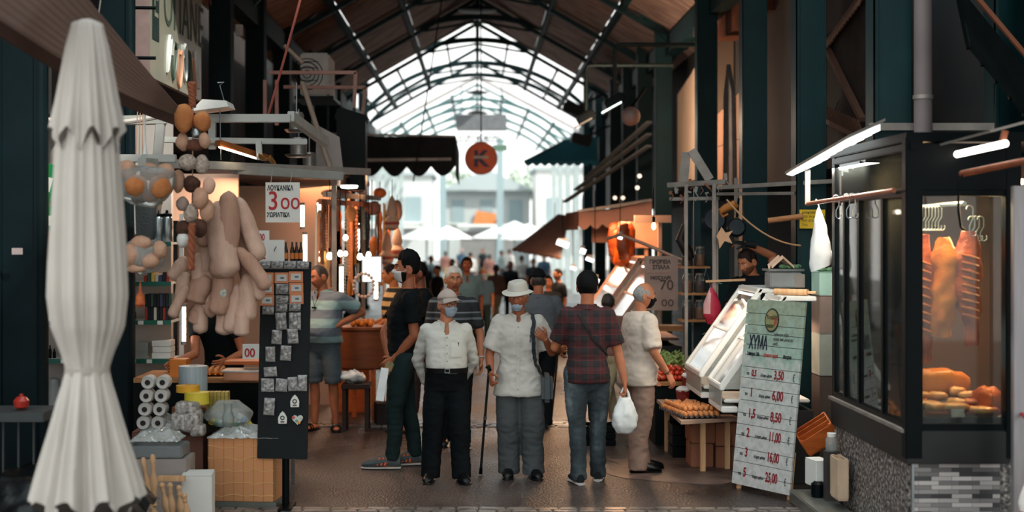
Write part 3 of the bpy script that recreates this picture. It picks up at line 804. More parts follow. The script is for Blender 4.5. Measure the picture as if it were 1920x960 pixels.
# ---------------------------------------------------------------- columns and walls
COLD_R = [10.7, 13.3, 16.0, 19.3, 23.8, 26.5, 29.2, 32, 36, 40]
COLD_L = [10.0, 12.6, 17.8, 20.6, 23.4, 26.5, 29.2, 32, 36, 40]
def column(x, y, w=.27, m=GREEN):
    mb = MB(); h = 7.0
    mb.box((x, y, h / 2), (w, .06, h)); mb.box((x - w / 2 + .015, y + .1, h / 2), (.03, .26, h)); mb.box((x + w / 2 - .015, y + .1, h / 2), (.03, .26, h)); mb.box((x, y + .22, h / 2), (w, .04, h))
    for s in (-1, 1): mb.box((x + s * (w / 2 - .012), y - .035, h / 2), (.022, .012, h))
    mb.box((x, y + .09, .06), (w + .1, .40, .12))
    return struct(mb.build('column', m, bevel=.004))
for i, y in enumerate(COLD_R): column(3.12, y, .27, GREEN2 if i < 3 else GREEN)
for y in COLD_L: column(-3.22, y, .27, mat('green_paint_shaded', '#041519', .6, spec=.12, var=.25, scale=3))  # darker copy of the column green; left-side shade put into its colour
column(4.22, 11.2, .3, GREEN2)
def wallbox(name, c, d, m): mb = MB(); mb.box(c, d); return struct(mb.build(name, m))
def plaster_wall(): 
    m = bpy.data.materials.new('stained_wall'); t = NT(m); p = t.n('ShaderNodeBsdfPrincipled', i_Roughness=.85); t.l(p.outputs[0], t.out.inputs[0]); tc = t.n('ShaderNodeTexCoord')
    nz = t.n('ShaderNodeTexNoise', i_Scale=.9, i_Detail=6); t.l(tc.outputs['Object'], nz.inputs[0])
    r = t.ramp([(.35, '#0e171a'), (.55, '#27211f'), (.75, '#3f322d')]); t.l(nz.outputs[0], r.inputs[0]); t.l(r.outputs[0], p.inputs['Base Color']); return m
SW = plaster_wall()
wallbox('wall_right', (4.7, 20, 8.0), (.2, 50, 10.2), SW)  # right wall; its extra height and unseen near end are added to block sun
wallbox('wall_right_upper', (3.78, 31.3, 5.0), (.2, 31, 4.2), SW)
wallbox('wall_right_lower', (5.9, 26, 1.5), (.2, 38, 3.0), SW)
wallbox('ceiling_right', (5.25, 26, 2.95), (1.6, 38, .12), DARK)
wallbox('wall_left', (-4.0, 26, 5.2), (.2, 36, 4.0), SW)
wallbox('wall_left_lower', (-6.2, 24, 1.7), (.2, 34, 3.4), SW)
wallbox('ceiling_left', (-5.15, 26, 3.25), (2.2, 36, .12), DARK)
wallbox('wall_left_cross', (-4.55, 13.75, 1.6), (3.2, .1, 3.2), mat('shop_white', '#a9a39d', .7, var=.08, scale=2))
# long beams carrying the roof
for x in (-3.25, 3.25): wallbox('beam', (x, 26, 5.25), (.22, 36, .32), GREEN)
# ---------------------------------------------------------------- roof over the alley
PANEL = mat('corrugated_sheet', '#b09082', .34, .7, var=.45, scale=2.2, stretch=(1, 6, 1))
RZ, RS = 7.25, .57
def roof_panel(side, y0, y1, x0, x1, m):
    mb = MB()
    def fn(u, v):
        y = y0 + (y1 - y0) * u; x = side * (x0 + (x1 - x0) * v); return V((x, y, RZ + .06 - RS * abs(x) + .022 * math.sin(y * 2 * PI / .16)))
    mb.grid(fn, int((y1 - y0) / .04), 1, .006); return struct(mb.build('roof', m, sharp=80))
ROOF0 = 13.4
for side in (-1, 1):
    for x0, x1 in ((.0, 1.36), (1.44, 2.36), (2.44, 3.7)): roof_panel(side, ROOF0, 34.2, x0 + (.04 if x0 == 0 else 0), x1, PANEL)
def gable(y, steel, wd=.10, low=3.35, rz=RZ, rs=RS, arch_r=4.2, apex=6.8, half=3.3, nm='roof_arch', struts=True):
    mb = MB()
    a = math.asin(half / arch_r); c = V((0, y, apex - arch_r)); P0 = [c + V((math.sin(t) * arch_r, 0, math.cos(t) * arch_r)) for t in [-a + 2 * a * i / 36 for i in range(37)]]
    rings = []
    for i, p in enumerate(P0):
        n = (p - c).normalized(); rings.append([p - n * .06 + V((0, -wd / 2, 0)), p + n * .06 + V((0, -wd / 2, 0)), p + n * .06 + V((0, wd / 2, 0)), p - n * .06 + V((0, wd / 2, 0))])
    mb.loft(rings)
    for s in (-1, 1):
        mb.bar((0, y, rz - .06), (s * (half + .2), y, rz - .06 - rs * (half + .2)), .08, .12, up=(0, 1, 0))
        mb.bar((0, y, rz - .55), (s * 1.15, y, rz - .1 - rs * 1.15), .05, .05, up=(0, 1, 0))
    if struts:
        for x in (1.4, 2.4):
            za = apex - arch_r + math.sqrt(arch_r ** 2 - x * x)
            for s in (-1, 1): mb.bar((s * x, y, za - .05), (s * x, y, rz - rs * x - .04), .06, .06)
    mb.bar((0, y, apex), (0, y, rz), .07, .07)
    return struct(mb.build(nm, steel, bevel=.006))
for y in (16.4, 20.0, 23.6, 27.2, 30.7, 34.3, 38.9, 41.8): gable(y, GREEN)
for s in (-1, 1):
    for x in (1.4, 2.4, 3.3): wallbox('roof_purlin', (s * x, 28, RZ - RS * x - .02), (.09, 28.5, .12), GREEN)
    for x in (.75, 1.95, 2.85): wallbox('roof_purlin', (s * x, 38.2, RZ - RS * x - .02), (.05, 7.6, .06), GREEN)
wallbox('roof_ridge', (0, 28, RZ - .04), (.1, 28.5, .16), GREEN)
# pale second roof further along
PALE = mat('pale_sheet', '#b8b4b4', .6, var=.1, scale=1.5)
def pale_gable(y0, y1, rz, rs, half):
    for s in (-1, 1):
        mb = MB(); mb.bar((0, y0, rz - .1), (s * half, y0, rz - .1 - rs * half), .1, .42, up=(0, 1, 0)); struct(mb.build('roof_fascia', PALE))
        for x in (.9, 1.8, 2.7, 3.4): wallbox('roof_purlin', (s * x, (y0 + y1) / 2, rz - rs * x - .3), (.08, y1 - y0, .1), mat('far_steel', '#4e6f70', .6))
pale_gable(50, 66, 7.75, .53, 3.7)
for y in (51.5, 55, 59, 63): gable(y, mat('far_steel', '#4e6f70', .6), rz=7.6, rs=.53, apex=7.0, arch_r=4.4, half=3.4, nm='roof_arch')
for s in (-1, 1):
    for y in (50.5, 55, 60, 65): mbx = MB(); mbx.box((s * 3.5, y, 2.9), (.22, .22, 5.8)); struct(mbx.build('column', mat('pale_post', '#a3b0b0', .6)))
# ================================================================ the people
SK1 = skin('skin_fair', '#a8694c', '#b87a5a'); SK2 = skin('skin_tan', '#8a4f36', '#9c5f43'); SK3 = skin('skin_warm', '#9c5c3f', '#ad6d4c'); SK4 = skin('skin_dark', '#6a3c2b', '#7c4a36')
HB = mat('black_hair', '#07080a', .75, spec=.15, var=.4, scale=40, bump=.004, bscale=90, stretch=(1, 1, .4)); HG = mat('grey_hair', '#8d8a86', .6, var=.2, scale=50, bump=.003, bscale=90); HW = mat('white_hair', '#c4bfb6', .6, var=.12, scale=50, bump=.003, bscale=90); HD = mat('dark_grey_hair', '#3a3634', .55, var=.3, scale=50, bump=.003, bscale=90); HBR = mat('brown_hair', '#1c120d', .7, spec=.2, var=.4, scale=40, bump=.003, bscale=90)
def cloth(name, c, **k): return mat(name, c, k.pop('rough', .85), var=k.pop('var', .07), scale=k.pop('scale', 5), bump=k.pop('bump', .002), bscale=k.pop('bscale', 30), spec=.12, **k)
SHW = cloth('white_shirt', '#b9b8b1'); SHB = cloth('off_white_shirt', '#b0ada7'); SHC = cloth('cream_shirt', '#c6b8aa')
TRB = cloth('black_trousers', '#0a0f13', var=.2); TRG = cloth('grey_trousers', '#45494b'); TRK = cloth('khaki_trousers', '#8d7467'); TRD = cloth('dark_jeans', '#1d2b2c', var=.25)
TEEB = cloth('black_tee', '#0a1013', var=.2); NAVY = cloth('dark_navy_trousers', '#0f1519', var=.2)
MASKB = cloth('blue_mask', '#93a2b0', bump=.001); MASKW = cloth('white_mask', '#c3bdbb', bump=.001); MASKK = cloth('black_mask', '#0c0f12', bump=.001)
SHOEB = mat('black_leather', '#0a0c0e', .35, var=.3, scale=20); CAPM = cloth('beige_cap', '#a89a92', bump=.001); CAPB = cloth('black_cap', '#0d1114'); HATM = cloth('white_bucket_hat', '#b9b6ae', bump=.001)
BELT = mat('belt_leather', '#0c0c0d', .4); STRAP = mat('strap_webbing', '#2c3136', .7, var=.2, scale=60)
def denim():
    m = bpy.data.materials.new('washed_jeans'); t = NT(m); p = t.n('ShaderNodeBsdfPrincipled', i_Roughness=.85); t.l(p.outputs[0], t.out.inputs[0]); tc = t.n('ShaderNodeTexCoord')
    nz = t.n('ShaderNodeTexNoise', i_Scale=3.2, i_Detail=5); mp = t.n('ShaderNodeMapping'); mp.inputs['Scale'].default_value = (1.4, 1, .7); t.l(tc.outputs['Object'], mp.inputs[0]); t.l(mp.outputs[0], nz.inputs[0])
    r = t.ramp([(.38, '#1d272c'), (.55, '#333f45'), (.70, '#6a7478')]); t.l(nz.outputs[0], r.inputs[0]); t.l(r.outputs[0], p.inputs['Base Color'])
    n2 = t.n('ShaderNodeTexNoise', i_Scale=40, i_Detail=3); t.l(tc.outputs['Object'], n2.inputs[0]); b = t.n('ShaderNodeBump', i_Strength=1, i_Distance=.003); t.l(n2.outputs[0], b.inputs['Height']); t.l(b.outputs[0], p.inputs['Normal']); return m
def plaid():
    m = bpy.data.materials.new('red_plaid'); t = NT(m); p = t.n('ShaderNodeBsdfPrincipled', i_Roughness=.85); t.l(p.outputs[0], t.out.inputs[0]); tc = t.n('ShaderNodeTexCoord'); sp = t.n('ShaderNodeSeparateXYZ'); t.l(tc.outputs['Object'], sp.inputs[0])
    def st(ax, per, stops, off=0):
        v = t.math('FRACT', t.math('DIVIDE', t.math('ADD', sp.outputs[ax], 20 * per + off), per)); r = t.ramp(stops, 'CONSTANT'); t.l(v, r.inputs[0]); return r.outputs[0]
    a = st(0, .105, [(0, '#3a1216'), (.42, '#0d1013'), (.52, '#1a1418'), (.68, '#141a1c'), (.92, '#5a1d22')])
    b = st(2, .105, [(0, '#451418'), (.42, '#0a0d10'), (.55, '#1a1418'), (.72, '#12181a'), (.94, '#6a2529')])
    mx = t.n('ShaderNodeMix', data_type='RGBA', blend_type='MIX', i_0=.5); t.l(a, mx.inputs[6]); t.l(b, mx.inputs[7]); t.l(mx.outputs[2], p.inputs['Base Color']); return m
PLAID = plaid(); JEANS = denim()
STRIPE_T = bands('teal_grey_stripes', 2, [(0, '#7d9b9c'), (.45, '#66717b'), (.5, '#5d6873'), (.95, '#7d9b9c')], .19, offset=.02)
STRIPE_Y = bands('black_yellow_stripes', 2, [(0, '#d8a86a'), (.55, '#0c0d0f')], .105)
STRIPE_K = bands('dark_grey_stripes', 2, [(0, '#15181b'), (.42, '#5e656a'), (.55, '#22272b'), (.8, '#6f7679'), (.88, '#15181b')], .17)
PTEAL = cloth('teal_shirt', '#4a6a7c'); GREYS = cloth('grey_shirt', '#565b60')
# --- two old men walking towards us
A = person('elderly man in white long-sleeved shirt, black trousers and beige cap, hands behind his back', -.265, 12.1, 1.60, face=4, head=(28, 1, 0), seed=2.2,
    sk=SK1, belly=.05, wide=.97, arms={'R': dict(e=(-.248, .10, 1.02), w=(-.17, .20, .80), hd=(.9, .1, -.35), pn=(0, 1, 0)), 'L': dict(e=(.235, .12, 1.02), w=(.11, .22, .80), hd=(-.9, .1, -.3), pn=(0, 1, 0))},
    feet={'R': dict(p=(-.135, .03), dir=-8), 'L': dict(p=(.13, .0), dir=14)},
    top=dict(m=SHW, z=1.0, sleeve=1.93, v=.11, collar=True, placket=True, pocket=1, off=.022, fold=.010, se=.060, sw=.072), bottom=dict(m=TRB, loose=1.38, waist=1.05, off=.026, belt=BELT, fold=.008), shoes=dict(m=SHOEB),
    hair=dict(m=HG, style='bald', off=.006), hat=dict(kind='cap', m=CAPM), mask=dict(m=MASKB), glasses=mat('glasses_frame', '#3a2a22', .3, .5))
B = person('elderly man in white bucket hat and loose short-sleeved shirt, leaning on a walking cane', .36, 12.35, 1.66, face=-4, head=(-10, 8, 0), seed=4.7, lean=(.0, -.03), wide=.94,
    sk=SK2, arms={'R': dict(e=(-.255, -.02, 1.06), w=(-.245, -.17, .90), hd=(.05, -.55, -.5), pn=(.85, .1, -.25), th=(.1, -.6, .6), curl=1.05, thumb=1.0), 'L': dict(e=(.285, -.02, 1.08), w=(.225, -.17, 1.20), hd=(-.55, -.25, .55), pn=(-.2, .95, .1), curl=.95, thumb=.8, th=(0, 0, 1))},
    feet={'R': dict(p=(-.085, .02), dir=-6, bend=.05), 'L': dict(p=(.125, -.03), dir=12, bend=.05)},
    top=dict(m=SHB, z=.735, hem=.045, sleeve=.86, v=.06, collar=True, placket=True, pocket=1, off=.03, fold=.012, sw=.082, se=.086), bottom=dict(m=TRG, loose=1.52, fold=.011), shoes=dict(m=SHOEB),
    hair=dict(m=HG, style='bald', off=.006), hat=dict(kind='bucket', m=HATM), mask=dict(m=MASKB, top=-.05, bot=-.116))
# --- young man in black, profile, hands in front
C = person('tall young man in black tee and dark jeans in profile, white mask, grey trainers', -.66, 12.85, 1.90, face=-80, head=(2, -4, 0), seed=6.1, lean=(.03, 0), hipoff=(-.01, 0),
    sk=SK2, arms={'L': dict(e=(.10, -.21, 1.20), w=(-.085, -.15, .99), hd=(-.75, .15, -.6), curl=.5, pn=(0, .9, -.3)), 'R': dict(e=(-.185, .08, 1.21), w=(-.135, -.05, .98), hd=(-.2, -.4, -.8), curl=.5, pn=(1, 0, 0))},
    feet={'L': dict(p=(-.10, -.10), dir=-92, bend=.03), 'R': dict(p=(.10, .12), dir=-80, bend=.02)},
    top=dict(m=TEEB, z=.94, sleeve=.66, off=.02, fold=.007, sw=.072, se=.072), bottom=dict(m=TRD, loose=1.0, knee=.075, ankle=.056, cuff=-.012), shoes=dict(s=1.1, m=mat('grey_mesh', '#4a5152', .8, var=.2, scale=60), sole=mat('pale_sole', '#b4b0aa', .6), stripes=mat('orange_stripe', '#d8552a', .6)),
    hair=dict(m=HB, style='short', off=.034, jit=.15, quiff=1.05), mask=dict(m=MASKW), stubble=HB, brow='#0c0b0b')
# --- pair on the right
K = person('man in dark red plaid shirt and washed jeans, seen from behind, carrying a white bag', .93, 12.05, 1.76, wide=.90, face=186, head=(-14, 2, 0), seed=8.4,
    sk=SK3, arms={'R': dict(e=(.265, .02, 1.10), w=(.315, -.05, .85), hd=(.02, -.10, -1), pn=(-1, .1, 0), th=(0, 1, .2), curl=1.0, thumb=.9), 'L': dict(e=(-.27, .06, 1.14), w=(-.215, .26, 1.10), hd=(.4, .8, .1), pn=(1, 0, -.2))},
    feet={'R': dict(p=(.10, .10), dir=172), 'L': dict(p=(-.075, -.08), dir=192)}, lean=(.0, .02),
    top=dict(m=PLAID, z=.83, sleeve=.80, collar=True, off=.022, fold=.007, sw=.078, se=.078, hem=.02), bottom=dict(m=JEANS, loose=1.04, fold=.009), shoes=dict(m=mat('black_canvas', '#101418', .8, var=.2), sole=mat('white_sole', '#a9a6a2', .6)),
    hair=dict(m=HB, style='thick', off=.024, jit=.15, taper=2.2))
L_ = person('elderly balding man in cream short-sleeved shirt and khaki trousers, black mask, facing the stall', 1.43, 12.6, 1.66, face=112, head=(-14, 6, 0), seed=3.3, belly=.05,
    sk=SK1, arms={'R': dict(e=(.105, -.235, 1.08), w=(.235, -.16, .885), hd=(.45, .02, -.85), pn=(-.6, .5, 0), th=(.7, .3, -.1), curl=.45), 'L': dict(e=(.06, .27, 1.1), w=(.14, .25, .86))},
    feet={'R': dict(p=(-.02, -.06), dir=96), 'L': dict(p=(.03, .13), dir=102)}, lean=(.03, 0), hipoff=(-.01, 0),
    top=dict(m=SHC, z=.80, sleeve=.90, collar=True, off=.032, fold=.010, sw=.080, se=.084, hem=.02), bottom=dict(m=TRK, loose=1.36, fold=.010), shoes=dict(m=SHOEB),
    hair=dict(m=HG, style='bald', off=.006), mask=dict(m=MASKK))
# --- behind them
GM = person('man in teal and grey striped polo, denim shorts and flip-flops, hand on hip', -1.66, 15.3, 1.76, face=-28, head=(-24, 12, 0), seed=9.2, belly=.10, wide=1.08,
    sk=SK3, arms={'L': dict(e=(.42, .06, 1.26), w=(.14, -.17, 1.12), hd=(-.8, -.35, -.15), pn=(-.2, .9, 0), curl=.3), 'R': dict(e=(-.33, -.02, 1.12), w=(-.26, -.18, .92))},
    feet={'R': dict(p=(-.09, .04), dir=-25), 'L': dict(p=(.14, -.03), dir=8)},
    top=dict(m=STRIPE_T, z=.92, sleeve=.74, collar=True, off=.028, fold=.008, sw=.082, se=.085, v=.08), bottom=dict(m=cloth('denim_shorts', '#4b555b', var=.2), z=.50, loose=1.25), shoes=dict(m=SHOEB, kind='sandal'),
    hair=dict(m=HD, style='recede', off=.007), cvox=.014)
Hm = person('white-haired man in dark striped polo, walking behind the man in the beige cap', -.235, 14.1, 1.76, face=6, head=(4, 2, 0), seed=1.2,
    sk=SK1, arms={'L': dict(e=(.265, .0, 1.10), w=(.27, -.08, .86)), 'R': dict(e=(-.25, .03, 1.1), w=(-.24, -.08, .86))}, feet={'R': dict(p=(-.10, .1), dir=0), 'L': dict(p=(.10, -.06), dir=8)},
    top=dict(m=STRIPE_K, z=.92, sleeve=.78, collar=True, off=.02, v=.09), bottom=dict(m=NAVY, loose=1.1), shoes=dict(m=SHOEB), hair=dict(m=HW, style='short', off=.016), cvox=.014)
J = person('man in grey shirt and black cap seen from behind, walking with a cane', .665, 15.4, 1.70, face=180, head=(6, 6, 0), seed=5.5,
    sk=SK3, arms={'R': dict(e=(.275, .05, 1.12), w=(.235, .17, .92), hd=(-.1, .5, -.5), curl=1.0, pn=(-1, 0, 0)), 'L': dict(e=(-.26, .03, 1.1), w=(-.24, .1, .86))},
    feet={'R': dict(p=(.07, .02), dir=178), 'L': dict(p=(-.10, -.05), dir=186)},
    top=dict(m=GREYS, z=.93, sleeve=.9, collar=True, off=.028, sw=.08, se=.08), bottom=dict(m=NAVY, loose=1.15), shoes=dict(m=SHOEB), hair=dict(m=HD, style='bald', off=.006), hat=dict(kind='cap', m=CAPB), cvox=.014)
D = person('short-haired man in dark tee standing right behind the tall young man', -.615, 15.2, 1.80, face=-70, head=(-6, 4, 0), seed=7.7,
    sk=SK4, feet={'R': dict(p=(-.16, .04), dir=-60), 'L': dict(p=(-.10, -.12), dir=-75)}, top=dict(m=TEEB, z=.93, sleeve=.75, off=.02), bottom=dict(m=cloth('brown_trousers', '#3a2c29'), z=.20, loose=1.0), shoes=dict(m=SHOEB, kind='sandal'), hair=dict(m=HB, style='short', off=.009), cvox=.014)
E = person('man in black and yellow striped tee by the hanging goods, facing the stall', -.99, 16.85, 1.74, face=-78, head=(-6, 10, 0), seed=2.9,
    sk=skin('skin_lit', '#a35c30', '#b56c3c'), arms={'L': dict(e=(.0, -.22, 1.12), w=(-.2, -.16, 1.02)), 'R': dict(e=(-.05, .2, 1.12), w=(-.22, .12, 1.05))}, top=dict(m=STRIPE_Y, z=.92, sleeve=.75, off=.022), bottom=dict(m=TRD), shoes=dict(m=SHOEB), hair=dict(m=HBR, style='short', off=.012), cvox=.014)
I = person('man in open-collared teal shirt coming up the alley, further back', -.165, 22.5, 1.72, face=4, head=(-4, 0, 0), seed=3.9, sk=SK4, top=dict(m=PTEAL, z=.88, sleeve=.85, collar=True, v=.12, off=.024, sw=.08, se=.08), bottom=dict(m=NAVY), shoes=dict(m=SHOEB), hair=dict(m=HB, style='thick', off=.018), cvox=.018, vox=.009)
# --- stall keepers
VZ = .22
M = person('stallholder in black tee and black gloves behind the glass counters, arm raised', 2.74, 14.1, 1.74, face=-38, head=(-14, 24, 0), seed=1.7, zbase=VZ, lean=(-.02, -.05),
    sk=skin('skin_olive', '#9a5f42', '#ad7152'), arms={'L': dict(e=(.19, -.02, 1.665), w=(-.11, -.16, 1.79), hd=(-1, -.12, .15), pn=(0, .3, -1), curl=.5, hand=True), 'R': dict(e=(-.30, -.18, 1.10), w=(-.33, -.42, .86), hd=(-.35, -.8, -.45), curl=.6)},
    top=dict(m=TEEB, z=.93, sleeve=.7, off=.02), bottom=dict(m=NAVY), shoes=dict(m=SHOEB), hair=dict(m=HBR, style='short', off=.014), stubble=mat('faint_stubble', '#6b4534', .8))
N_ = person('stallholder in black tee bending over the egg trays behind the hanging loofahs', -2.35, 13.2, 1.72, face=-20, head=(-20, 30, 0), seed=4.1, lean=(-.08, -.22),
    sk=SK3, arms={'R': dict(e=(-.20, -.35, 1.02), w=(-.33, -.48, .97), hd=(-.6, -.5, -.35)), 'L': dict(e=(.22, -.25, 1.02), w=(.1, -.45, .97))}, top=dict(m=TEEB, z=.93, sleeve=.6, off=.02), bottom=dict(m=NAVY), shoes=dict(m=SHOEB), hair=dict(m=HB, style='short'), cvox=.014)
# ================================================================ right side: roast-meat cabinet at the corner
SPECK = bpy.data.materials.new('speckled_stone'); t_ = NT(SPECK)
p_ = t_.n('ShaderNodeBsdfPrincipled', i_Roughness=.45); t_.l(p_.outputs[0], t_.out.inputs[0]); tc_ = t_.n('ShaderNodeTexCoord'); v_ = t_.n('ShaderNodeTexNoise', i_Scale=38, i_Detail=3); t_.l(tc_.outputs['Object'], v_.inputs[0])
r_ = t_.ramp([(.38, '#2c2b2a'), (.5, '#5a5552'), (.6, '#8c8580'), (.7, '#b8b0aa')]); t_.l(v_.outputs[0], r_.inputs[0]); t_.l(r_.outputs[0], p_.inputs['Base Color'])
STRIPST = bpy.data.materials.new('stone_strip_tiles'); t_ = NT(STRIPST)
p_ = t_.n('ShaderNodeBsdfPrincipled', i_Roughness=.35); t_.l(p_.outputs[0], t_.out.inputs[0]); tc_ = t_.n('ShaderNodeTexCoord'); mp_ = t_.n('ShaderNodeMapping'); mp_.inputs['Rotation'].default_value = (PI / 2, 0, 0); t_.l(tc_.outputs['Object'], mp_.inputs[0])
b_ = t_.n('ShaderNodeTexBrick', i_Scale=1.0); b_.inputs['Brick Width'].default_value = .13; b_.inputs['Row Height'].default_value = .028; b_.inputs['Mortar Size'].default_value = .0012; b_.inputs['Color1'].default_value = lin('#2a2b2d'); b_.inputs['Color2'].default_value = lin('#b9b3b0'); b_.inputs['Mortar'].default_value = lin('#1c1c1d'); b_.offset = .37; b_.inputs['Bias'].default_value = -.1
t_.l(mp_.outputs[0], b_.inputs[0]); t_.l(b_.outputs[0], p_.inputs['Base Color'])
INNER = mat('brown_lining', '#4a3228', .6, var=.15, scale=2)
CX0, CX1, CY0, CY1 = 2.75, 3.40, 9.05, 10.95
t = thing('meat_cabinet', 'tall black-framed glass cabinet with hanging roast meat on a speckled stone base', 'cabinet', (3.2, 10, 0))
mb = MB(); mb.box((3.35, 10.03, .33), (1.2, 1.86, .66)); mb.build('stone_base', SPECK, t, bevel=.006)
mb = MB(); mb.box((3.05, 9.075, .335), (.56, .03, .65)); mb.build('tiled_panel', STRIPST, t)
mb = MB(); mb.box((2.772, 9.058, .335), (.014, .02, .66)); mb.build('corner_strip', STEEL, t)
mb = MB(); mb.box((2.745, 10, .745), (.05, 1.9, .20)); mb.box((3.05, 9.045, .75), (.66, .05, .21)); mb.build('plinth_panel', mat('dark_plinth', '#17191a', .4, var=.3, scale=4), t, bevel=.005)
mb = MB(); mb.bar((2.715, CY0, .85), (2.715, CY1, .85), .03, .022); mb.build('sill_strip', GALV, t)
mb = MB(); mb.box((3.36, 10.0, .845), (1.2, 1.88, .03)); mb.build('cabinet_floor', STEEL, t)
mb = MB(); mb.box((3.45, 10.93, 1.75), (1.3, .04, 1.8)); mb.box((3.95, 10.0, 1.75), (.04, 1.9, 1.8)); mb.build('lining', INNER, t)
mb = MB(); mb.box((3.33, 10.0, 2.72), (1.22, 1.98, .06)); mb.box((3.08, 9.05, 2.53), (.70, .06, .30)); mb.build('head_panel', BLACK, t, bevel=.006)
fm = MB()
for x, y, w_ in ((2.77, 9.06, .11), (3.40, 9.06, .10), (2.76, 10.93, .05)): fm.box((x, y, 1.70), (w_, .09, 2.05))
for y in (9.62, 10.22, 10.62): fm.box((2.76, y, 1.60), (.05, .055, 1.62))
for z in (.87, 2.37): fm.box((2.76, 10.0, z), (.055, 1.9, .055)); fm.box((3.08, 9.06, z), (.66, .06, .05))
fm.box((2.76, 9.95, 2.66), (.05, 1.9, .05)); fm.build('frame', BLACK, t, bevel=.006)
for y0, y1 in ((9.10, 9.60), (9.64, 10.2), (10.24, 10.6), (10.64, 10.9)):
    mb = MB(); mb.box((2.757, (y0 + y1) / 2, 1.62), (.006, y1 - y0, 1.46)); mb.build('side_pane', GLASS, t)
mb = MB(); mb.box((2.757, 10.0, 2.52), (.006, 1.8, .24)); mb.build('top_pane', GLASS, t)
mb = MB(); mb.box((3.09, 9.06, 1.62), (.54, .006, 1.46)); mb.build('front_pane', GLASS, t)
mb = MB(); mb.cyl((2.86, 10.80, .95), (2.86, 10.80, 2.25), .018); mb.build('tube_light', TUBE, t)
mb = MB(); mb.cyl((3.15, 9.2, 2.3), (3.15, 10.6, 2.3), .016); mb.build('hanging_rail', STEEL, t)
mb = MB(); mb.box((3.12, 9.45, .885), (.62, .66, .03)); mb.box((3.12, 9.115, .905), (.62, .02, .05)); mb.build('tray', BLACK, t, bevel=.004)
mb = MB(); mb.cyl((3.6, 9.4, 2.45), (3.6, 10.7, 2.45), .02); mb.build('tube_light', WARMTUBE, t)
lamp((3.45, 9.85, 2.40), 40, '#ffc890', .5, target=(3.1, 9.6, 1.2), sy=1.1); lamp((2.95, 9.35, 2.40), 8, '#ffd2a0', .3, target=(3.1, 9.5, .9))
MEATO = mat('roast_meat', '#b4520b', .42, col2='#6a2008', scale=7, bump=.008, bscale=34); MEATP = mat('pale_roast', '#cf9a5c', .4, col2='#a9622c', scale=9, bump=.004, bscale=30, coat=.2); CRACK = mat('crackling', '#c87416', .35, col2='#a04e0c', scale=6, bump=.003, bscale=60)
def hook(p, h=.14, group=None, label='steel hook on the rail in the meat cabinet'):
    mb = MB(); r = .022; pts = arc(p + V((0, 0, 0)), (1, 0, 0), (0, 0, 1), r, PI * 1.05, 0, 8) + [p + V((r, 0, -h * .4)), p + V((.0, 0, -h * .7))] + arc(p + V((.0 + r, 0, -h)), (1, 0, 0), (0, 0, 1), r, PI, 2 * PI + .6, 8)
    mb.tube(pts, .0042, 7); return tag(mb.build('meat_hook', STEEL), label, 'hook', group)
def carcass(name, label, x, y, z0, z1, w_, seed, ribs=True, m=None, taper=.35):
    t = thing(name, label, 'meat', (x, y, z1)); n = 26; mb = MB(); rings = []
    for j in range(24):
        u = j / 23; z = z0 + (z1 - z0) * u; ww = w_ * (taper + (1 - taper) * min(1, u * 2.2)) * (1 - .55 * max(0, u - .8) / .2) + .008 * math.sin(u * 19 + seed)
        ox = .02 * math.sin(u * 5 + seed)
        ring = []
        for i in range(n):
            a = 2 * PI * i / n; q = 1 + .22 * noise.noise(V((math.cos(a) * 1.5 + seed, math.sin(a) * 1.5, u * 6)))
            ring.append(V((x + ox + ww / 2 * q * math.cos(a), y + ww * .32 * q * math.sin(a), z)))
        rings.append(ring)
    o = crumple(mb.loft(rings).build('flesh', m or MEATO, t, sharp=70), .012, 17, seed)
    if ribs:
        rb = MB()
        for j in range(9):
            z = z0 + (z1 - z0) * (.28 + .065 * j); rb.tube([V((x - w_ * .36, y - w_ * .30, z)), V((x - w_ * .1, y - w_ * .385, z - .012)), V((x + w_ * .22, y - w_ * .36, z - .03))], [.007, .011, .007], 8)
        rb.build('ribs', mat('rib_glaze', '#b9692a', .4, col2='#8e4414', scale=12), t)
    return t
carcass('roast_pork', 'long roast pork side with ribs hanging nearest the cabinet corner', 2.99, 9.55, 1.24, 2.10, .17, 1.3)
carcass('roast_belly', 'broad golden roast pork belly hanging in the middle of the cabinet', 3.12, 9.52, 1.42, 2.08, .19, 4.4, False, CRACK, .75)
carcass('roast_pork', 'roast pork rib side with dangling end, rightmost in the cabinet', 3.285, 9.50, 1.36, 2.12, .19, 7.9)
carcass('roast_trotter', 'dark narrow roast leg hanging behind the rib side', 3.20, 9.72, 1.40, 1.95, .10, 2.2, False, mat('dark_roast', '#5a230c', .4, col2='#8a3d12', scale=8, bump=.005, bscale=30))
carcass('roast_pork', 'roast pork piece seen through the side pane of the cabinet', 2.98, 10.05, 1.35, 2.05, .16, 5.1)
for i in range(7): hook(V((2.95 + .028 * i, 9.50 + .02 * i, 2.27)), .12, 'row of hooks over the left pork side')
hook(V((3.26, 9.42, 2.27)), .16, None, 'big steel hook holding the rightmost pork side')
for i in range(3): hook(V((3.30 + .03 * i, 9.5, 2.20)), .12, 'loose hooks by the right pork side', 'small steel hook right of the big hook')
def slab(name, label, c, d, rz, seed, m, group=None):
    mb = MB(); mb.ell(c, (d[0] / 2, d[1] / 2, d[2] / 2), 22, 14, R=Matrix.Rotation(rz, 3, 'Z'), fn=lambda p, q: V((math.copysign(abs(p.x) ** .7, p.x) * d[0] / 2, math.copysign(abs(p.y) ** .75, p.y) * d[1] / 2, math.copysign(abs(p.z) ** .7, p.z) * d[2] / 2)))
    o = mb.build(name, m, sharp=80); crumple(o, min(d) * .16, 9 / max(d[0], .1) * .35, seed); return tag(o, label, 'meat', group)
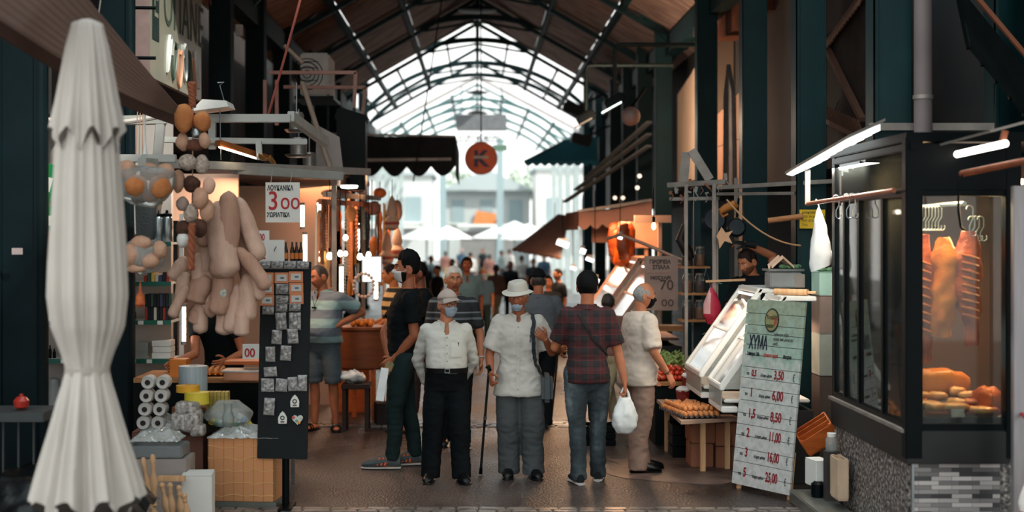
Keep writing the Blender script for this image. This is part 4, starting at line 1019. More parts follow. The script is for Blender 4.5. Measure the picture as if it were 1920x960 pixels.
slab('rolled_pork', 'large golden rolled roast lying across the back of the cabinet tray', (3.13, 9.62, 1.10), (.40, .19, .19), .05, 1, CRACK)
slab('roast_joint', 'dark round roast joint at the right end of the tray', (3.36, 9.36, 1.00), (.17, .2, .19), .4, 3, MEATO)
rg = random.Random(4)
for i in range(14):
    x = 2.90 + .42 * rg.random(); y = 9.2 + .32 * rg.random()
    slab('roast_slice', 'pale slice of roast pork on the cabinet tray', (x, y, .935 + .10 * (y - 9.2) / .32 + .02 * (i % 3)), (rg.uniform(.12, .2), rg.uniform(.07, .11), rg.uniform(.035, .06)), rg.uniform(-.7, .7), i, MEATP if i % 3 else MEATO, 'roast slices on the tray')
for i in range(6):
    slab('roast_chunk', 'roast chunk behind the side panes of the meat cabinet', (2.95 + .25 * rg.random(), 9.95 + .17 * i, .93), (.22, .17, .13), rg.uniform(-.7, .7), 20 + i, MEATO if i % 2 else MEATP, 'roast chunks behind the side panes')
mb = MB(); mb.box((3.085, 9.135, .955), (.085, .004, .055), Matrix.Rotation(-.25, 3, 'X')); tag(mb.build('price_card', mat('grey_card', '#8a8480', .6)), 'small grey price card standing in the meat tray', 'price card')
# rails, lamp hoods and beam over the cabinet
t = thing('towel_rail', 'copper rail running along the outside of the meat cabinet', 'rail', (2.66, 10.2, 2.37))
mb = MB(); mb.cyl((2.68, 9.15, 2.385), (2.63, 11.35, 2.345), .016); mb.build('rail', COPPER, t)
for y, x in ((9.3, 2.678), (10.3, 2.655)): mb = MB(); mb.bar((x, y, 2.38), (2.74, y, 2.38), .014, .014); mb.build('bracket', GALV, t)
mb = MB(); mb.bar((2.63, 11.33, 2.34), (2.63, 11.33, 2.62), .04, .02); mb.build('bracket', GALV, t)
for i, y in enumerate((10.1, 10.25, 10.55)): hook(V((2.66, y, 2.37)), .13, 'hooks on the copper rail', 'bent steel hook hanging from the copper rail')
t = thing('lamp_hood', 'wide white-lit louvred lamp hood jutting out over the copper rail', 'lamp', (2.75, 10.9, 2.6))
mb = MB()
H0, H1 = V((2.54, 11.75, 2.60)), V((2.60, 9.95, 2.78))
ax = (H1 - H0).normalized(); sx_ = V((.19, .03, .085))
mb.loft([[p, p + sx_ * 1.4, p + sx_ * 1.4 + V((0, 0, .02)), p + V((0, 0, .02))] for p in (H0, H1)]); mb.build('hood', GALV, t)
mb = MB(); nz_ = 9
for i in range(nz_):
    a = H0 + (H1 - H0) * (.03 + .94 * i / nz_); b = H0 + (H1 - H0) * (.03 + .94 * (i + 1) / nz_); d0 = V((0, 0, -.012)); d1 = V((0, 0, -.05))
    mb.loft([[a + d0, a + sx_ * 1.3 + d0, a + sx_ * 1.3 + d0 * .5, a + d0 * .5], [b + d1, b + sx_ * 1.3 + d1, b + sx_ * 1.3 + d0 * .5, b + d0 * .5]])
mb.build('louvre', glow('louvre_glow', '#f4fbf8', 1.6), t, smooth=False)
lamp(H0.lerp(H1, .5) + V((.2, 0, -.08)), 30, '#fff4e4', .25, sy=1.5)
t = thing('tube_lamp', 'bare fluorescent tube under a grey hood at the top right of the meat cabinet', 'lamp', (3.05, 8.8, 2.65))
mb = MB(); mb.cyl((3.02, 9.28, 2.60), (3.10, 8.35, 2.635), .022); mb.build('tube', glow('tube_soft', '#fff0e2', 4), t)
mb = MB(); mb.grid(lambda u, v: V((2.90 + .34 * v + .09 * u, 9.4 - 1.1 * u, 2.66 + .05 * u + .09 * v)), 4, 4, .015); mb.build('hood', GALV, t)
for q in (.05, .95): mb = MB(); p = V((3.02, 9.28, 2.60)).lerp(V((3.10, 8.35, 2.635)), q); mb.bar(p, p + V((.02, 0, .08)), .03, .03); mb.build('lamp_holder', COPPER, t)
t = thing('hanging_rail', 'copper rail with a long black hook at the right edge, under the tube lamp', 'rail', (3.1, 8.3, 2.5))
mb = MB(); mb.cyl((2.98, 8.75, 2.475), (3.18, 7.75, 2.54), .02); mb.build('rail', COPPER, t)
mb = MB(); mb.tube([V((2.985, 8.72, 2.49)), V((2.95, 8.72, 2.42)), V((2.96, 8.75, 2.25)), V((2.99, 8.8, 2.15)), V((3.03, 8.85, 2.13))], .008, 8); mb.build('hook', BLACK, t)
tag(MB().bar((2.93, 10.62, 2.905), (3.85, 10.62, 2.905), .055, .055, up=(0, 1, 0)).build('steel_beam', GALV), 'horizontal pale steel bar fixed across the green column above the cabinet', 'beam')
t = thing('drainpipe', 'thick grey drainpipe running up beside the nearest green column', 'pipe', (3.29, 10.5, 2.75))
mb = MB(); mb.cyl((3.29, 10.5, 2.75), (3.29, 10.5, 7), .066, n=20); mb.build('pipe', mat('grey_pipe', '#6c6362', .5, var=.15, scale=2), t)
for z in (3.1, 4.3): mb = MB(); mb.cyl((3.29, 10.5, z), (3.29, 10.5, z + .03), .074, n=20); mb.build('clamp', GALV, t)
tag(MB().bar((3.34, 8.75, 0), (3.34, 8.75, 2.4), .10, .05).build('aluminium_post', mat('brushed_aluminium', '#8d8a8c', .4, .6, var=.1, scale=3, stretch=(12, 12, 1)), bevel=.004), 'upright brushed aluminium post right of the cabinet', 'post')
t = thing('carrier_bag', 'white and red cloth bag hanging at the far right edge of the picture', 'bag', (3.28, 8.3, 0))
mb = bag_mesh(.24, .2, .62, neck=.3, seed=3); mb.v = [p + V((3.30, 8.3, .22)) for p in mb.v]; o = mb.build('bag_body', [mat('bag_white', '#d8d0ca', .6), mat('bag_red', '#a03038', .6)], t)
for p in o.data.polygons: p.material_index = 1 if p.center.z < .50 else 0
mb = MB(); mb.tube([V((3.30, 8.3, .80)), V((3.33, 8.5, .95)), V((3.34, 8.72, 1.0))], .012, 8); mb.build('handle', mat('bag_red', '#a03038', .6), t)

# bag on the rail, yellow notice
t = thing('plastic_bag', 'white plastic bag hanging from the copper rail in front of the green column', 'bag', (2.66, 11.1, 1.82))
mb = MB(); n = 20; rings = []
for j in range(15):
    u = j / 14; z = 1.84 + .47 * u; ww = .20 * (1 - u) ** .62 * (1 - .12 * (1 - u)) + .012 + (-.03 * (1 - u / .1) if u < .1 else 0)
    rings.append([V((2.665 + .02 * (1 - u) + ww / 2 * math.cos(a) * (1 + .08 * math.sin(a * 4 + u * 7)), 11.1 + ww * .33 * math.sin(a), z + (.03 * math.cos(a) if j < 4 else 0))) for a in [2 * PI * i / n for i in range(n)]])
mb.loft(rings); crumple(mb.build('bag_body', PLASTIC, t, sharp=60), .008, 14, 2)
mb = MB(); mb.tube([V((2.668, 11.1, 2.30)), V((2.655, 11.1, 2.36)), V((2.64, 11.1, 2.375))], .006, 6); mb.build('handle', PLASTIC, t)
t = thing('notice', 'small yellow notice with fine print stuck on the green column', 'sign', (3.11, 13.2, 2.1))
mb = MB(); mb.box((3.11, 13.205, 2.245), (.235, .01, .175)); mb.build('notice_sheet', mat('yellow_sheet', '#d9b32c', .5), t)
for i, s_ in enumerate(('ΑΝΑΚΟΙΝΩΣΗ', 'ΑΠΟ ΤΗ ΔΙΕΥΘΥΝΣΗ', 'ΤΗΣ ΑΓΟΡΑΣ', 'ΤΗΛ.')): text(s_, .030, (3.01, 13.197, 2.295 - .038 * i), (1, 0, 0), (0, 0, 1), mat('ink', '#1a1f26', .4), t, sx=.85)

# ================================================================ menu board
BL, BR, TL, TR = V((2.11, 11.80, .04)), V((2.46, 11.22, .04)), V((2.255, 11.87, 1.565)), V((2.605, 11.29, 1.565))
t = thing('menu_board', 'tall pale plank price board leaning beside the glass counter, prices in red', 'sign', (2.3, 11.5, 0))
ux = (BR - BL); W_ = ux.length; ux.normalize(); uy = (TL - BL); H_ = uy.length; uy.normalize(); nn = ux.cross(uy).normalized()
def plank_mat():
    m = bpy.data.materials.new('washed_planks'); q = NT(m); p = q.n('ShaderNodeBsdfPrincipled', i_Roughness=.7); q.l(p.outputs[0], q.out.inputs[0]); tc = q.n('ShaderNodeTexCoord'); sp = q.n('ShaderNodeSeparateXYZ'); q.l(tc.outputs['Object'], sp.inputs[0])
    nz = q.n('ShaderNodeTexNoise', i_Scale=9, i_Detail=5); q.l(tc.outputs['Object'], nz.inputs[0])
    f = q.math('ADD', q.math('DIVIDE', sp.outputs[2], 1.55), q.math('MULTIPLY', q.math('SUBTRACT', nz.outputs[0], .5), .5))
    r = q.ramp([(.0, '#b9b8b6'), (.62, '#b4b9b5'), (.74, '#93ab9f'), (.86, '#8fa596'), (.97, '#8d9a86')]); q.l(f, r.inputs[0])
    st = q.n('ShaderNodeTexNoise', i_Scale=22, i_Detail=4); q.l(tc.outputs['Object'], st.inputs[0]); r2 = q.ramp([(.35, (.78, .78, .78, 1)), (.6, (1, 1, 1, 1))]); q.l(st.outputs[0], r2.inputs[0])
    mx = q.n('ShaderNodeMix', data_type='RGBA', blend_type='MULTIPLY', i_0=1.0); q.l(r.outputs[0], mx.inputs[6]); q.l(r2.outputs[0], mx.inputs[7]); q.l(mx.outputs[2], p.inputs['Base Color']); return m
PLK = plank_mat()
def bp(u, v, d=0.0): return BL + ux * (u * W_) + uy * (v * H_) - nn * 0 + nn * d
if nn.y > 0: nn = -nn
mb = MB(); e = [0, .062, .125, .195, .265, .325, .385, .455, .52, .575, .635, .70, .755, .815, .862, .925, 1]
for a, b in zip(e, e[1:]):
    g = .0022; q = [bp(0, a) + uy * g, bp(1, a) + uy * g, bp(1, b) - uy * g, bp(0, b) - uy * g]; mb.loft([[x - nn * .018 for x in q], q])
mb.build('planks', PLK, t, smooth=False)
mb = MB(); mb.loft([[bp(.01, .005) - nn * .03, bp(.99, .005) - nn * .03, bp(.99, .995) - nn * .03, bp(.01, .995) - nn * .03], [bp(.01, .005) - nn * .018, bp(.99, .005) - nn * .018, bp(.99, .995) - nn * .018, bp(.01, .995) - nn * .018]]); mb.build('backing', mat('board_dark', '#2a2d2c', .7), t, smooth=False)
for u in (.06, .94): mb = MB(); mb.bar(bp(u, -.03) - nn * .045, bp(u, .22 if u > .5 else .1) - nn * .045, .035, .03); mb.build('leg', WOODL, t)
INK = mat('ink', '#1a1f26', .4); RED = mat('sign_red', '#7e1d24', .5); GREYI = mat('sign_grey', '#4a4d4c', .6)
LG_ = thing  # (the round emblem is a part of the board)
mb = MB(); c0 = bp(.47, .893, .003); mb.loft([[c0 + ux * (.082 * math.cos(a)) + uy * (.098 * math.sin(a)) + nn * d for a in [2 * PI * i / 40 for i in range(40)]] for d in (0, .004)]); lg = mb.build('emblem', mat('emblem_rim', '#26312c', .5), t, smooth=False)
mb = MB(); mb.loft([[c0 + ux * (.070 * math.cos(a)) + uy * (.085 * math.sin(a)) + nn * d for a in [2 * PI * i / 40 for i in range(40)]] for d in (.003, .006)]); mb.build('emblem_field', mat('emblem_tan', '#8d8360', .5, col2='#6f7a52', scale=14), lg, smooth=False)
mb = MB(); mb.prism([(.03, -.06), (.062, -.02), (.062, .03), (.035, .02)], c0 + nn * .006, ux, uy, .002); mb.build('emblem_red', mat('emblem_red', '#8a4632', .5), lg, smooth=False)
mb = MB(); mb.prism([(-.06, -.035), (.03, -.035), (.02, -.062), (-.045, -.062)], c0 + nn * .006, ux, uy, .002); mb.build('emblem_green', mat('emblem_green', '#3c4a2c', .5), lg, smooth=False)
text('Το καλάθι', .046, c0 - ux * .058 + uy * .008 + nn * .007, ux, uy, mat('emblem_brown', '#3b2f22', .5), lg, sx=.62, bold=.0012)
text('ΧΥΜΑ', .15, bp(.10, .735, .003), ux, uy, mat('sign_black', '#1c2733', .5), t, sx=.50, bold=.004)
for i, s_ in enumerate(('τσίπουρο ούζο', 'κρασί από μοσχάτο', 'ροζέ')): text(s_, .034, bp(.52, .813 - .025 * i, .003), ux, uy, GREYI, t, sx=.72)
text('Τσίπουρο Ξύδι', .043, bp(.08, .697, .003), ux, uy, INK, t, sx=.5, bold=.0006); text('κόκκινο κρασί', .043, bp(.38, .697, .003), ux, uy, mat('sign_red2', '#a0453c', .5), t, sx=.58, bold=.0006); text('Μοσχάτο', .043, bp(.71, .697, .003), ux, uy, INK, t, sx=.5, bold=.0006)
for v, pre, num, pr in ((.588, 'το', '0,5', '3,50'), (.478, 'το', '1', '6,00'), (.366, 'τα', '1,5', '8,50'), (.262, 'τα', '2', '11,00'), (.156, 'τα', '3', '16,00'), (.050, 'τα', '5', '25,00')):
    sm = .072 if num == '0,5' else .105
    text(pre, .036, bp(.10, v + .004, .003), ux, uy, INK, t, sx=.9, bold=.0006); text(num, sm, bp(.19, v, .003), ux, uy, RED, t, sx=.68, bold=.0022)
    text('λίτρα μόνο' if num not in ('0,5', '1') else 'λίτρο μόνο', .033, bp(.35, v + .002, .003), ux, uy, INK, t, sx=.78, bold=.0004)
    text(pr, .108 if num != '0,5' else .098, bp(.58, v - .003, .003), ux, uy, RED, t, sx=.68 if len(pr) < 5 else .58, bold=.0022); text('€', .085, bp(.90, v - .006, .003), ux, uy, GREYI, t, sx=.42)

# ================================================================ glass counters with sloping fronts
def counter(y0, y1, label, xl=2.0, m=WHITE, zl=.84, goods=True, flip=None):
    t = thing('glass_counter', label, 'display counter', (2.3, (y0 + y1) / 2, 0))
    xu, zu = xl + .52, zl + .76; yc = (y0 + y1) / 2; L = y1 - y0
    mb = MB(); mb.box((xl + .57, yc, (zl - .18) / 2), (.40, L - .04, zl - .18)); mb.build('cabinet_body', mat('counter_steel', '#3d3f3f', .4, .5), t, bevel=.006)
    mb = MB(); mb.box((xl + .06, yc, zl - .17), (.14, L, .05)); mb.box((xl, yc, zl + .015), (.045, L, .05)); mb.box((xl + .38, yc, zl - .10), (.72, L - .04, .03)); mb.build('front_rail', m, t, bevel=.008)
    mb = MB(); mb.box((xl - .005, yc, zl - .075), (.008, L - .05, .14)); mb.build('front_pane', glass('frosted_band', '#dfe8e4', .35, .2), t)
    a0, a1 = V((xl, 0, zl + .02)), V((xu, 0, zu)); sg = a1 - a0; up = V((-sg.z, 0, sg.x)).normalized()
    mb = MB()
    for y in (y0 + .025, y1 - .025): mb.bar(a0 + V((0, y, 0)), a1 + V((0, y, 0)), .05, .045, up=(0, 1, 0))
    for q in (.0, .5, 1.0):
        if q: mb.bar(a0.lerp(a1, q) + V((0, y0, 0)), a0.lerp(a1, q) + V((0, y1, 0)), .03 if q < 1 else .05, .03, up=up)
    mb.build('frame', m, t, bevel=.006)
    mb = MB(); q = [a0 + V((0, y0 + .05, 0)), a0 + V((0, y1 - .05, 0)), a1 + V((0, y1 - .05, 0)), a1 + V((0, y0 + .05, 0))]; mb.loft([q, [p + up * .006 for p in q]]); mb.build('sloping_pane', glass('counter_glass', '#f4ece6', .05, .12), t, smooth=False)
    for y in (y0 + .012, y1 - .012):
        mb = MB(); mb.prism([(xl + .02, zl), (xu, zl), (xu, zu - .03)], V((0, y, 0)), (1, 0, 0), (0, 0, 1), .01); mb.build('end_panel', m if goods is None else glass('end_glass', '#eef2ee', .3, .1), t, smooth=False)
    mb = MB(); mb.box((xu + .12, yc, zu + .0), (.30, L, .04)); mb.build('top_shelf', m, t, bevel=.006)
    mb = MB(); mb.bar((xu - .03, y0 + .08, zu - .05), (xu - .03, y1 - .08, zu - .05), .03, .03); mb.build('tube_light', glow('counter_tube', '#fff2e2', 2.2), t)
    lamp((xu - .05, yc, zu - .1), 4, '#ffdcc0', .1, target=(xl + .3, yc, zl), sy=L * .8)
    return t
counter(12.66, 13.58, 'white-framed sloping glass counter, the further of the two beside the egg table')
counter(11.95, 12.62, 'white-framed sloping glass counter right behind the price board', xl=2.06, zl=.80)
HAMM = mat('pink_meat', '#b9826a', .45, col2='#c9a08a', scale=9, bump=.004, bscale=30)
rg = random.Random(9)
for i in range(10):
    y = 12.1 + .12 * i + (.15 if i > 3 else 0); slab('chicken_piece', 'pale pink cut of poultry lying in a sloping glass counter', (2.36 + .12 * rg.random(), y, .835 + (.04 if y > 12.64 else 0)), (.2, .13, .11), rg.uniform(-.6, .6), 40 + i, HAMM, 'poultry cuts in the glass counters')

# ================================================================ egg table, eggs, boxes
t = thing('egg_table', 'low board table holding trays of brown eggs in front of the counters', 'table', (2.0, 13.1, 0))
mb = MB(); mb.prism([(1.765, 12.32), (2.32, 12.55), (2.12, 13.95), (1.76, 13.95)], (0, 0, .455), (1, 0, 0), (0, 1, 0), .03); mb.build('table_top', mat('table_board', '#a98a76', .6, var=.15), t, smooth=False)
for x, y in ((2.0, 12.62), (1.84, 13.8), (2.1, 13.8), (2.24, 12.75)): mb = MB(); mb.bar((x, y, 0), (x, y, .456), .045, .045); mb.build('leg', WOODL, t)
TRAY = mat('egg_tray_pulp', '#5d5352', .9, var=.15, scale=20); EGG = mat('egg_shell', '#c47a45', .5, var=.12, scale=3, col2='#cf8d58', sss=.05)
def egg_tray(label, x0, y0, nx, ny, z, rz, eggs_label, group, m=TRAY, pile=False, pitch=.049):
    R = Matrix.Rotation(rz, 3, 'Z'); o3 = V((x0, y0, z))
    t = thing('egg_tray', label, 'egg tray', o3); mb = MB(); w_, d_ = nx * pitch, ny * pitch; N = 6
    def fn(u, v): x = u * w_ - .004; y = v * d_; return o3 + R @ V((x, y, .018 + .014 * math.cos(2 * PI * x / pitch) * math.cos(2 * PI * y / pitch) + .004))
    mb.grid(fn, nx * N, ny * N, .003); mb.build('pulp_cups', m, t, sharp=80)
    eg = None; rgl = random.Random(int(x0 * 100))
    lay = [(i, j, 0) for i in range(nx) for j in range(ny)] + ([(i + .5, j + .5, 1) for i in range(nx - 1) for j in range(1, ny - 1) if rgl.random() < .75] if pile else [])
    for i, j, l in lay:
        p = o3 + R @ V(((i + .5) * pitch, (j + .5) * pitch, .041 + .040 * l))
        if eg is None:
            mb = MB(); mb.ell(p, (.0195, .0195, .0255), 14, 10, fn=lambda a, q: V((q.x * (1 - .12 * a.z), q.y * (1 - .12 * a.z), q.z))); eg = tag(mb.build('egg', EGG, loc=p), eggs_label, 'egg', group); e0 = eg
        else:
            e0 = eg.copy(); COL.objects.link(e0); e0.location = p
        e0.rotation_euler = (rgl.uniform(-.5, .5), rgl.uniform(-.5, .5), rgl.uniform(0, 6))
egg_tray('grey pulp tray of heaped brown eggs on the low table', 1.80, 12.42, 7, 14, .487, -.12 + .3, 'brown egg in the heaped tray on the low table', 'eggs heaped on the low table', pile=True)
egg_tray('small tray of brown eggs at the right end of the low table', 2.15, 12.80, 3, 5, .487, .12, 'brown egg in the small tray at the table end', 'eggs in the small tray', m=mat('green_tray', '#4f7a66', .7))
def carton(name, label, c, d, rz=0.0, m=CARD, tape=True, group=None):
    t = thing(name, label, 'box', V(c) - V((0, 0, d[2] / 2)), group); R = Matrix.Rotation(rz, 3, 'Z')
    mb = MB(); mb.box(c, d, R); mb.build('carton', m, t, bevel=.006)
    for s_ in (-1, 1): mb = MB(); mb.box(V(c) + R @ V((0, s_ * d[1] * .252, d[2] / 2 + .002)), (d[0] - .004, d[1] * .49, .004), R); mb.build('flap', m, t)
    if tape: mb = MB(); mb.box(V(c) + R @ V((0, 0, d[2] / 2 + .0052)), (d[0] + .002, .045, .002), R); mb.box(V(c) + R @ V((-d[0] / 2 - .001, 0, d[2] * .3)), (.002, .045, d[2] * .4), R); mb.build('tape', mat('packing_tape', '#9a7a58', .3), t)
    return t
carton('cardboard_box', 'brown cardboard box on the ground under the egg table, left one below', (2.03, 13.0, .105), (.20, .34, .21)); carton('cardboard_box', 'brown cardboard box on the ground beside the price board, right one below', (2.25, 12.95, .095), (.21, .34, .19)); carton('cardboard_box', 'brown cardboard box stacked on the left box under the egg table', (2.035, 13.0, .325), (.21, .34, .21), .05); carton('cardboard_box', 'brown cardboard box stacked on the right box beside the price board', (2.255, 12.95, .30), (.21, .34, .20), -.04)
def crate(name, label, c, d, R, m, nsl=4, inner=0, cat='crate'):
    t = thing(name, label, cat, c); mb = MB(); hx, hy, hz = d[0] / 2, d[1] / 2, d[2] / 2; C3 = V(c)
    for s_ in (-1, 1):
        for k in range(nsl):
            z = -hz + (k + .5) * d[2] / nsl; mb.box(C3 + R @ V((0, s_ * hy, z)), (d[0], .012, d[2] / nsl - .012), R); mb.box(C3 + R @ V((s_ * hx, 0, z)), (.012, d[1], d[2] / nsl - .012), R)
    mb.build('side_boards', m, t, bevel=.002)
    mb = MB(); mb.box(C3 + R @ V((0, 0, -hz)), (d[0], d[1], .012), R); mb.build('bottom_board', m, t)
    for i in range(inner): mb = MB(); mb.box(C3 + R @ V((0, -hy + (i + 1) * d[1] / (inner + 1), 0)), (d[0], .010, d[2]), R); mb.build('divider', m, t)
    mb = MB()
    for a in (-1, 1):
        for b in (-1, 1): mb.box(C3 + R @ V((a * (hx - .012), b * (hy - .012), 0)), (.022, .022, d[2]), R)
    mb.build('corner_posts', m, t); return t
crate('plastic_crate', 'black crate on the ground under the left end of the egg table', (1.98, 13.53, .16), (.28, .32, .31), Matrix.Identity(3), BLACK, 3)
crate('plastic_crate', 'dark crate lying by the feet of the man in khaki trousers', (1.22, 14.3, .10), (.30, .34, .20), Matrix.Identity(3), BLACK, 3)
# produce beyond the egg table
t = thing('produce_stand', 'sloping stand piled with vegetables beyond the egg table', 'stand', (2.05, 14.7, 0))
mb = MB(); mb.prism([(1.72, 14.12), (2.4, 14.12), (2.4, 16.0), (1.72, 16.0)], (0, 0, .60), (1, 0, 0), (0, 1, 0), .04); mb.build('stand_top', WOOD, t, smooth=False)
mb = MB(); mb.box((2.07, 15.05, .30), (.6, 1.8, .6)); mb.build('skirt', DARK, t)
TOM = mat('tomato_red', '#b8331c', .25, var=.2, scale=3, coat=.4); STEM = mat('stem_green', '#3f5a28', .7)
rg = random.Random(12); tom = None
for l, (nx, ny) in enumerate(((7, 6), (6, 5), (4, 4))):
    for i in range(nx):
        for j in range(ny):
            p = V((1.80 + .016 * l * 1.6 + i * .056 + rg.uniform(-.008, .008), 14.16 + .03 * l + j * .06 + rg.uniform(-.01, .01), .675 + l * .042 + rg.uniform(-.004, .004)))
            if tom is None:
                mb = MB(); mb.ell(p, (.031, .031, .027), 14, 10); r0 = tag(mb.build('tomato', TOM, loc=p), 'red tomato in the pile beyond the eggs', 'tomato', 'tomatoes piled on the stand')
                mb = MB(); mb.tube([p + V((0, 0, .024)), p + V((.003, 0, .034))], .003, 6); [mb.tube([p + V((0, 0, .027)), p + V((.014 * math.cos(a), .014 * math.sin(a), .027))], [.003, .001], 5) for a in (0, 1.26, 2.5, 3.8, 5)]; mb.build('stalk', STEM, r0); tom = r0
            else: q = dup(tom, p, rg.uniform(0, 6))
ORG = mat('orange_peel', '#c8702a', .45, bump=.001, bscale=200)
orr = None
for i in range(5):
    for j in range(3):
        p = V((1.76 + i * .06, 14.75 + j * .065, .675 + .02 * j))
        if orr is None: mb = MB(); mb.ell(p, .030, 14, 10); orr = tag(mb.build('orange_fruit', ORG, loc=p), 'small orange fruit behind the tomatoes', 'fruit', 'orange fruits behind the tomatoes')
        else: c = orr.copy(); COL.objects.link(c); c.location = p
for k, (x, y, z, lb) in enumerate(((1.99, 13.78, .55, 'clear punnet of red fruit with a white label, lower one by the tomatoes'), (2.08, 14.02, .66, 'clear punnet of red fruit with a white label, upper one by the tomatoes'))):
    t = thing('fruit_punnet', lb, 'punnet', (x, y, z - .06)); mb = MB(); mb.lathe([(.055, -.06), (.068, .04), (.07, .045)], (x, y, z), 18); mb.build('cup', mat('dark_red_fruit', '#6a1e1c', .3, col2='#8f3a34', scale=30), t)
    mb = MB(); mb.ell((x, y, z + .05), (.072, .072, .034), 18, 8); crumple(mb.build('film', mat('film_white', '#d6cfca', .25), t), .008, 30)
for x, y in ((1.99, 13.78), (2.08, 14.02)): pass
LEAF = mat('lettuce', '#6f8a45', .6, col2='#9fb06a', scale=7, bump=.004, bscale=20)
for k in range(9):
    x, y = 1.80 + .16 * (k % 3) + rg.uniform(-.03, .03), 15.05 + .25 * (k // 3); p = V((x, y, .70 + .02 * (k // 3)))
    mb = MB()
    for a in range(11):
        an = a * 2.4; rr = .03 + .006 * a
        def lf(u, v, an=an, rr=rr): w_ = .09 * math.sin(PI * min(.97, v * .8 + .18)); z = .02 + .13 * v * (1.1 - .05 * rr * 100 * v); return p + V((math.cos(an) * (rr + .07 * v * v) - math.sin(an) * (u - .5) * w_, math.sin(an) * (rr + .07 * v * v) + math.cos(an) * (u - .5) * w_, z - .05 + .012 * math.sin(u * 9 + an)))
        mb.grid(lf, 5, 5, .002)
    tag(mb.build('lettuce', LEAF if k % 3 else mat('pale_cabbage', '#a3ad86', .6), loc=p), 'green lettuce head on the vegetable stand', 'lettuce', 'lettuces on the vegetable stand')
# ---- jar rack and red bag beside the vendor
t = thing('jar_rack', 'narrow post rack with three small wooden shelves of jars', 'rack', (2.25, 14.75, 0))
mb = MB(); mb.bar((2.30, 14.9, .64), (2.30, 14.9, 2.6), .07, .05); mb.build('post', GREEN2, t)
JZ = (1.775, 1.50, 1.225)
for z in JZ: mb = MB(); mb.box((2.245, 14.75, z - .012), (.30, .26, .024)); mb.build('shelf', WOOD, t, bevel=.003)
JG = glass('jar_glass', '#efe9e2', .06); SPICE = [mat('spice_dark', '#2b1a14', .8, col2='#5a3626', scale=40), mat('spice_tan', '#7a4a30', .8, col2='#9a6b48', scale=40)]
for k, z in enumerate(JZ):
    for i in range(2):
        x = 2.175 + .13 * i; h = .20; t = thing('spice_jar', '%s glass jar of spices on the %s rack shelf' % (('left', 'right')[i], ('top', 'middle', 'lowest')[k]), 'jar', (x, 14.72, z))
        mb = MB(); mb.lathe([(.05, .002), (.056, .01), (.056, h * .75), (.042, h * .9), (.042, h * .93)], (x, 14.72, z), 16); mb.build('glass_body', JG, t); mb = MB(); mb.lathe([(.05, .006), (.051, h * .6)], (x, 14.72, z), 16); mb.build('filling', SPICE[(i + k) % 2], t); mb = MB(); mb.lathe([(.045, h * .92), (.045, h), (.02, h + .005)], (x, 14.72, z), 16); mb.build('lid', GALV, t)
t = thing('hanging_bag', 'red and white carrier bag hanging from a wooden stick by the jar rack', 'bag', (2.31, 14.2, 1.2))
mb = bag_mesh(.17, .12, .36, neck=.25, seed=8); mb.v = [p + V((2.31, 14.0, 1.22)) for p in mb.v]; o = mb.build('bag_body', [mat('bag_crimson', '#a3243c', .5, bump=.004, bscale=18), mat('bag_pale', '#c99a98', .5)], t, sharp=60)
for p in o.data.polygons: p.material_index = 1 if (p.center.x < -.02 and p.center.z > .12) else 0
mb = MB(); mb.tube([V((2.31, 14.0, 1.56)), V((2.31, 14.0, 1.63))], .008, 6); mb.build('handle', mat('bag_crimson', '#a3243c', .5), t)
tag(MB().bar((2.25, 14.0, 1.64), (2.62, 13.9, 1.66), .022, .022).build('wooden_stick', WOODL), 'pale wooden stick that the red bag hangs on', 'stick')
# things on the counter tops
t = thing('kitchen_scale', 'clear-sided weighing scale on the counter behind the price board', 'scale', (2.74, 12.7, 1.6))
mb = MB(); mb.box((2.74, 12.75, 1.70), (.28, .26, .14)); mb.build('scale_body', mat('scale_clear', '#8b8f90', .2, .3), t, bevel=.01); mb = MB(); mb.box((2.74, 12.75, 1.785), (.32, .30, .02)); mb.build('weighing_plate', STEEL, t, bevel=.004); mb = MB(); mb.box((2.86, 12.62, 1.69), (.09, .02, .12)); mb.build('display_panel', GALV, t, bevel=.003)
mb = MB(); mb.grid(lambda u, v: V((2.62 + .2 * u, 12.65 + .2 * v, 1.80 + .09 * (1 - abs(2 * u - 1)) + .03 * math.sin(v * 8))), 8, 8, .002); tag(mb.build('wrapping_paper', mat('kraft_paper', '#b79a84', .8)), 'crumpled tan wrapping paper on the scale', 'paper')
for i in range(8): mb = MB(); mb.ell((2.72 + .022 * i, 12.7 + .02 * (i % 3), 1.815), (.03, .02, .02), 10, 6); tag(crumple(mb.build('leaf_vegetable', mat('leaf_vegetable_dark', '#47664a', .6)), .006, 40, i), 'small dark leafy green on the weighing scale', 'vegetable', 'greens on the scale')
t = thing('rolling_pin', 'wooden rolling pin lying across the counter top above the price board', 'rolling pin', (2.66, 12.2, 1.59)); mb = MB(); mb.cyl((2.56, 12.25, 1.61), (2.80, 12.05, 1.61), .028, n=16); mb.build('roller', WOODL, t); mb = MB(); mb.cyl((2.80, 12.05, 1.61), (2.86, 12.0, 1.61), .012); mb.build('handle', WOODL, t)
o = MB().prism([(.0, .02), (.05, .11), (.09, .055), (.16, .075), (.12, .02), (.155, -.05), (.08, -.025), (.03, -.10), (.02, -.02)], at(1343, 447, 13.86), (1, 0, 0), (0, 0, 1), .012).build('paper_wrap', mat('tan_paper', '#c49a78', .8)); tag(o, "ragged piece of tan paper in the stallholder's raised gloved hand", 'paper')
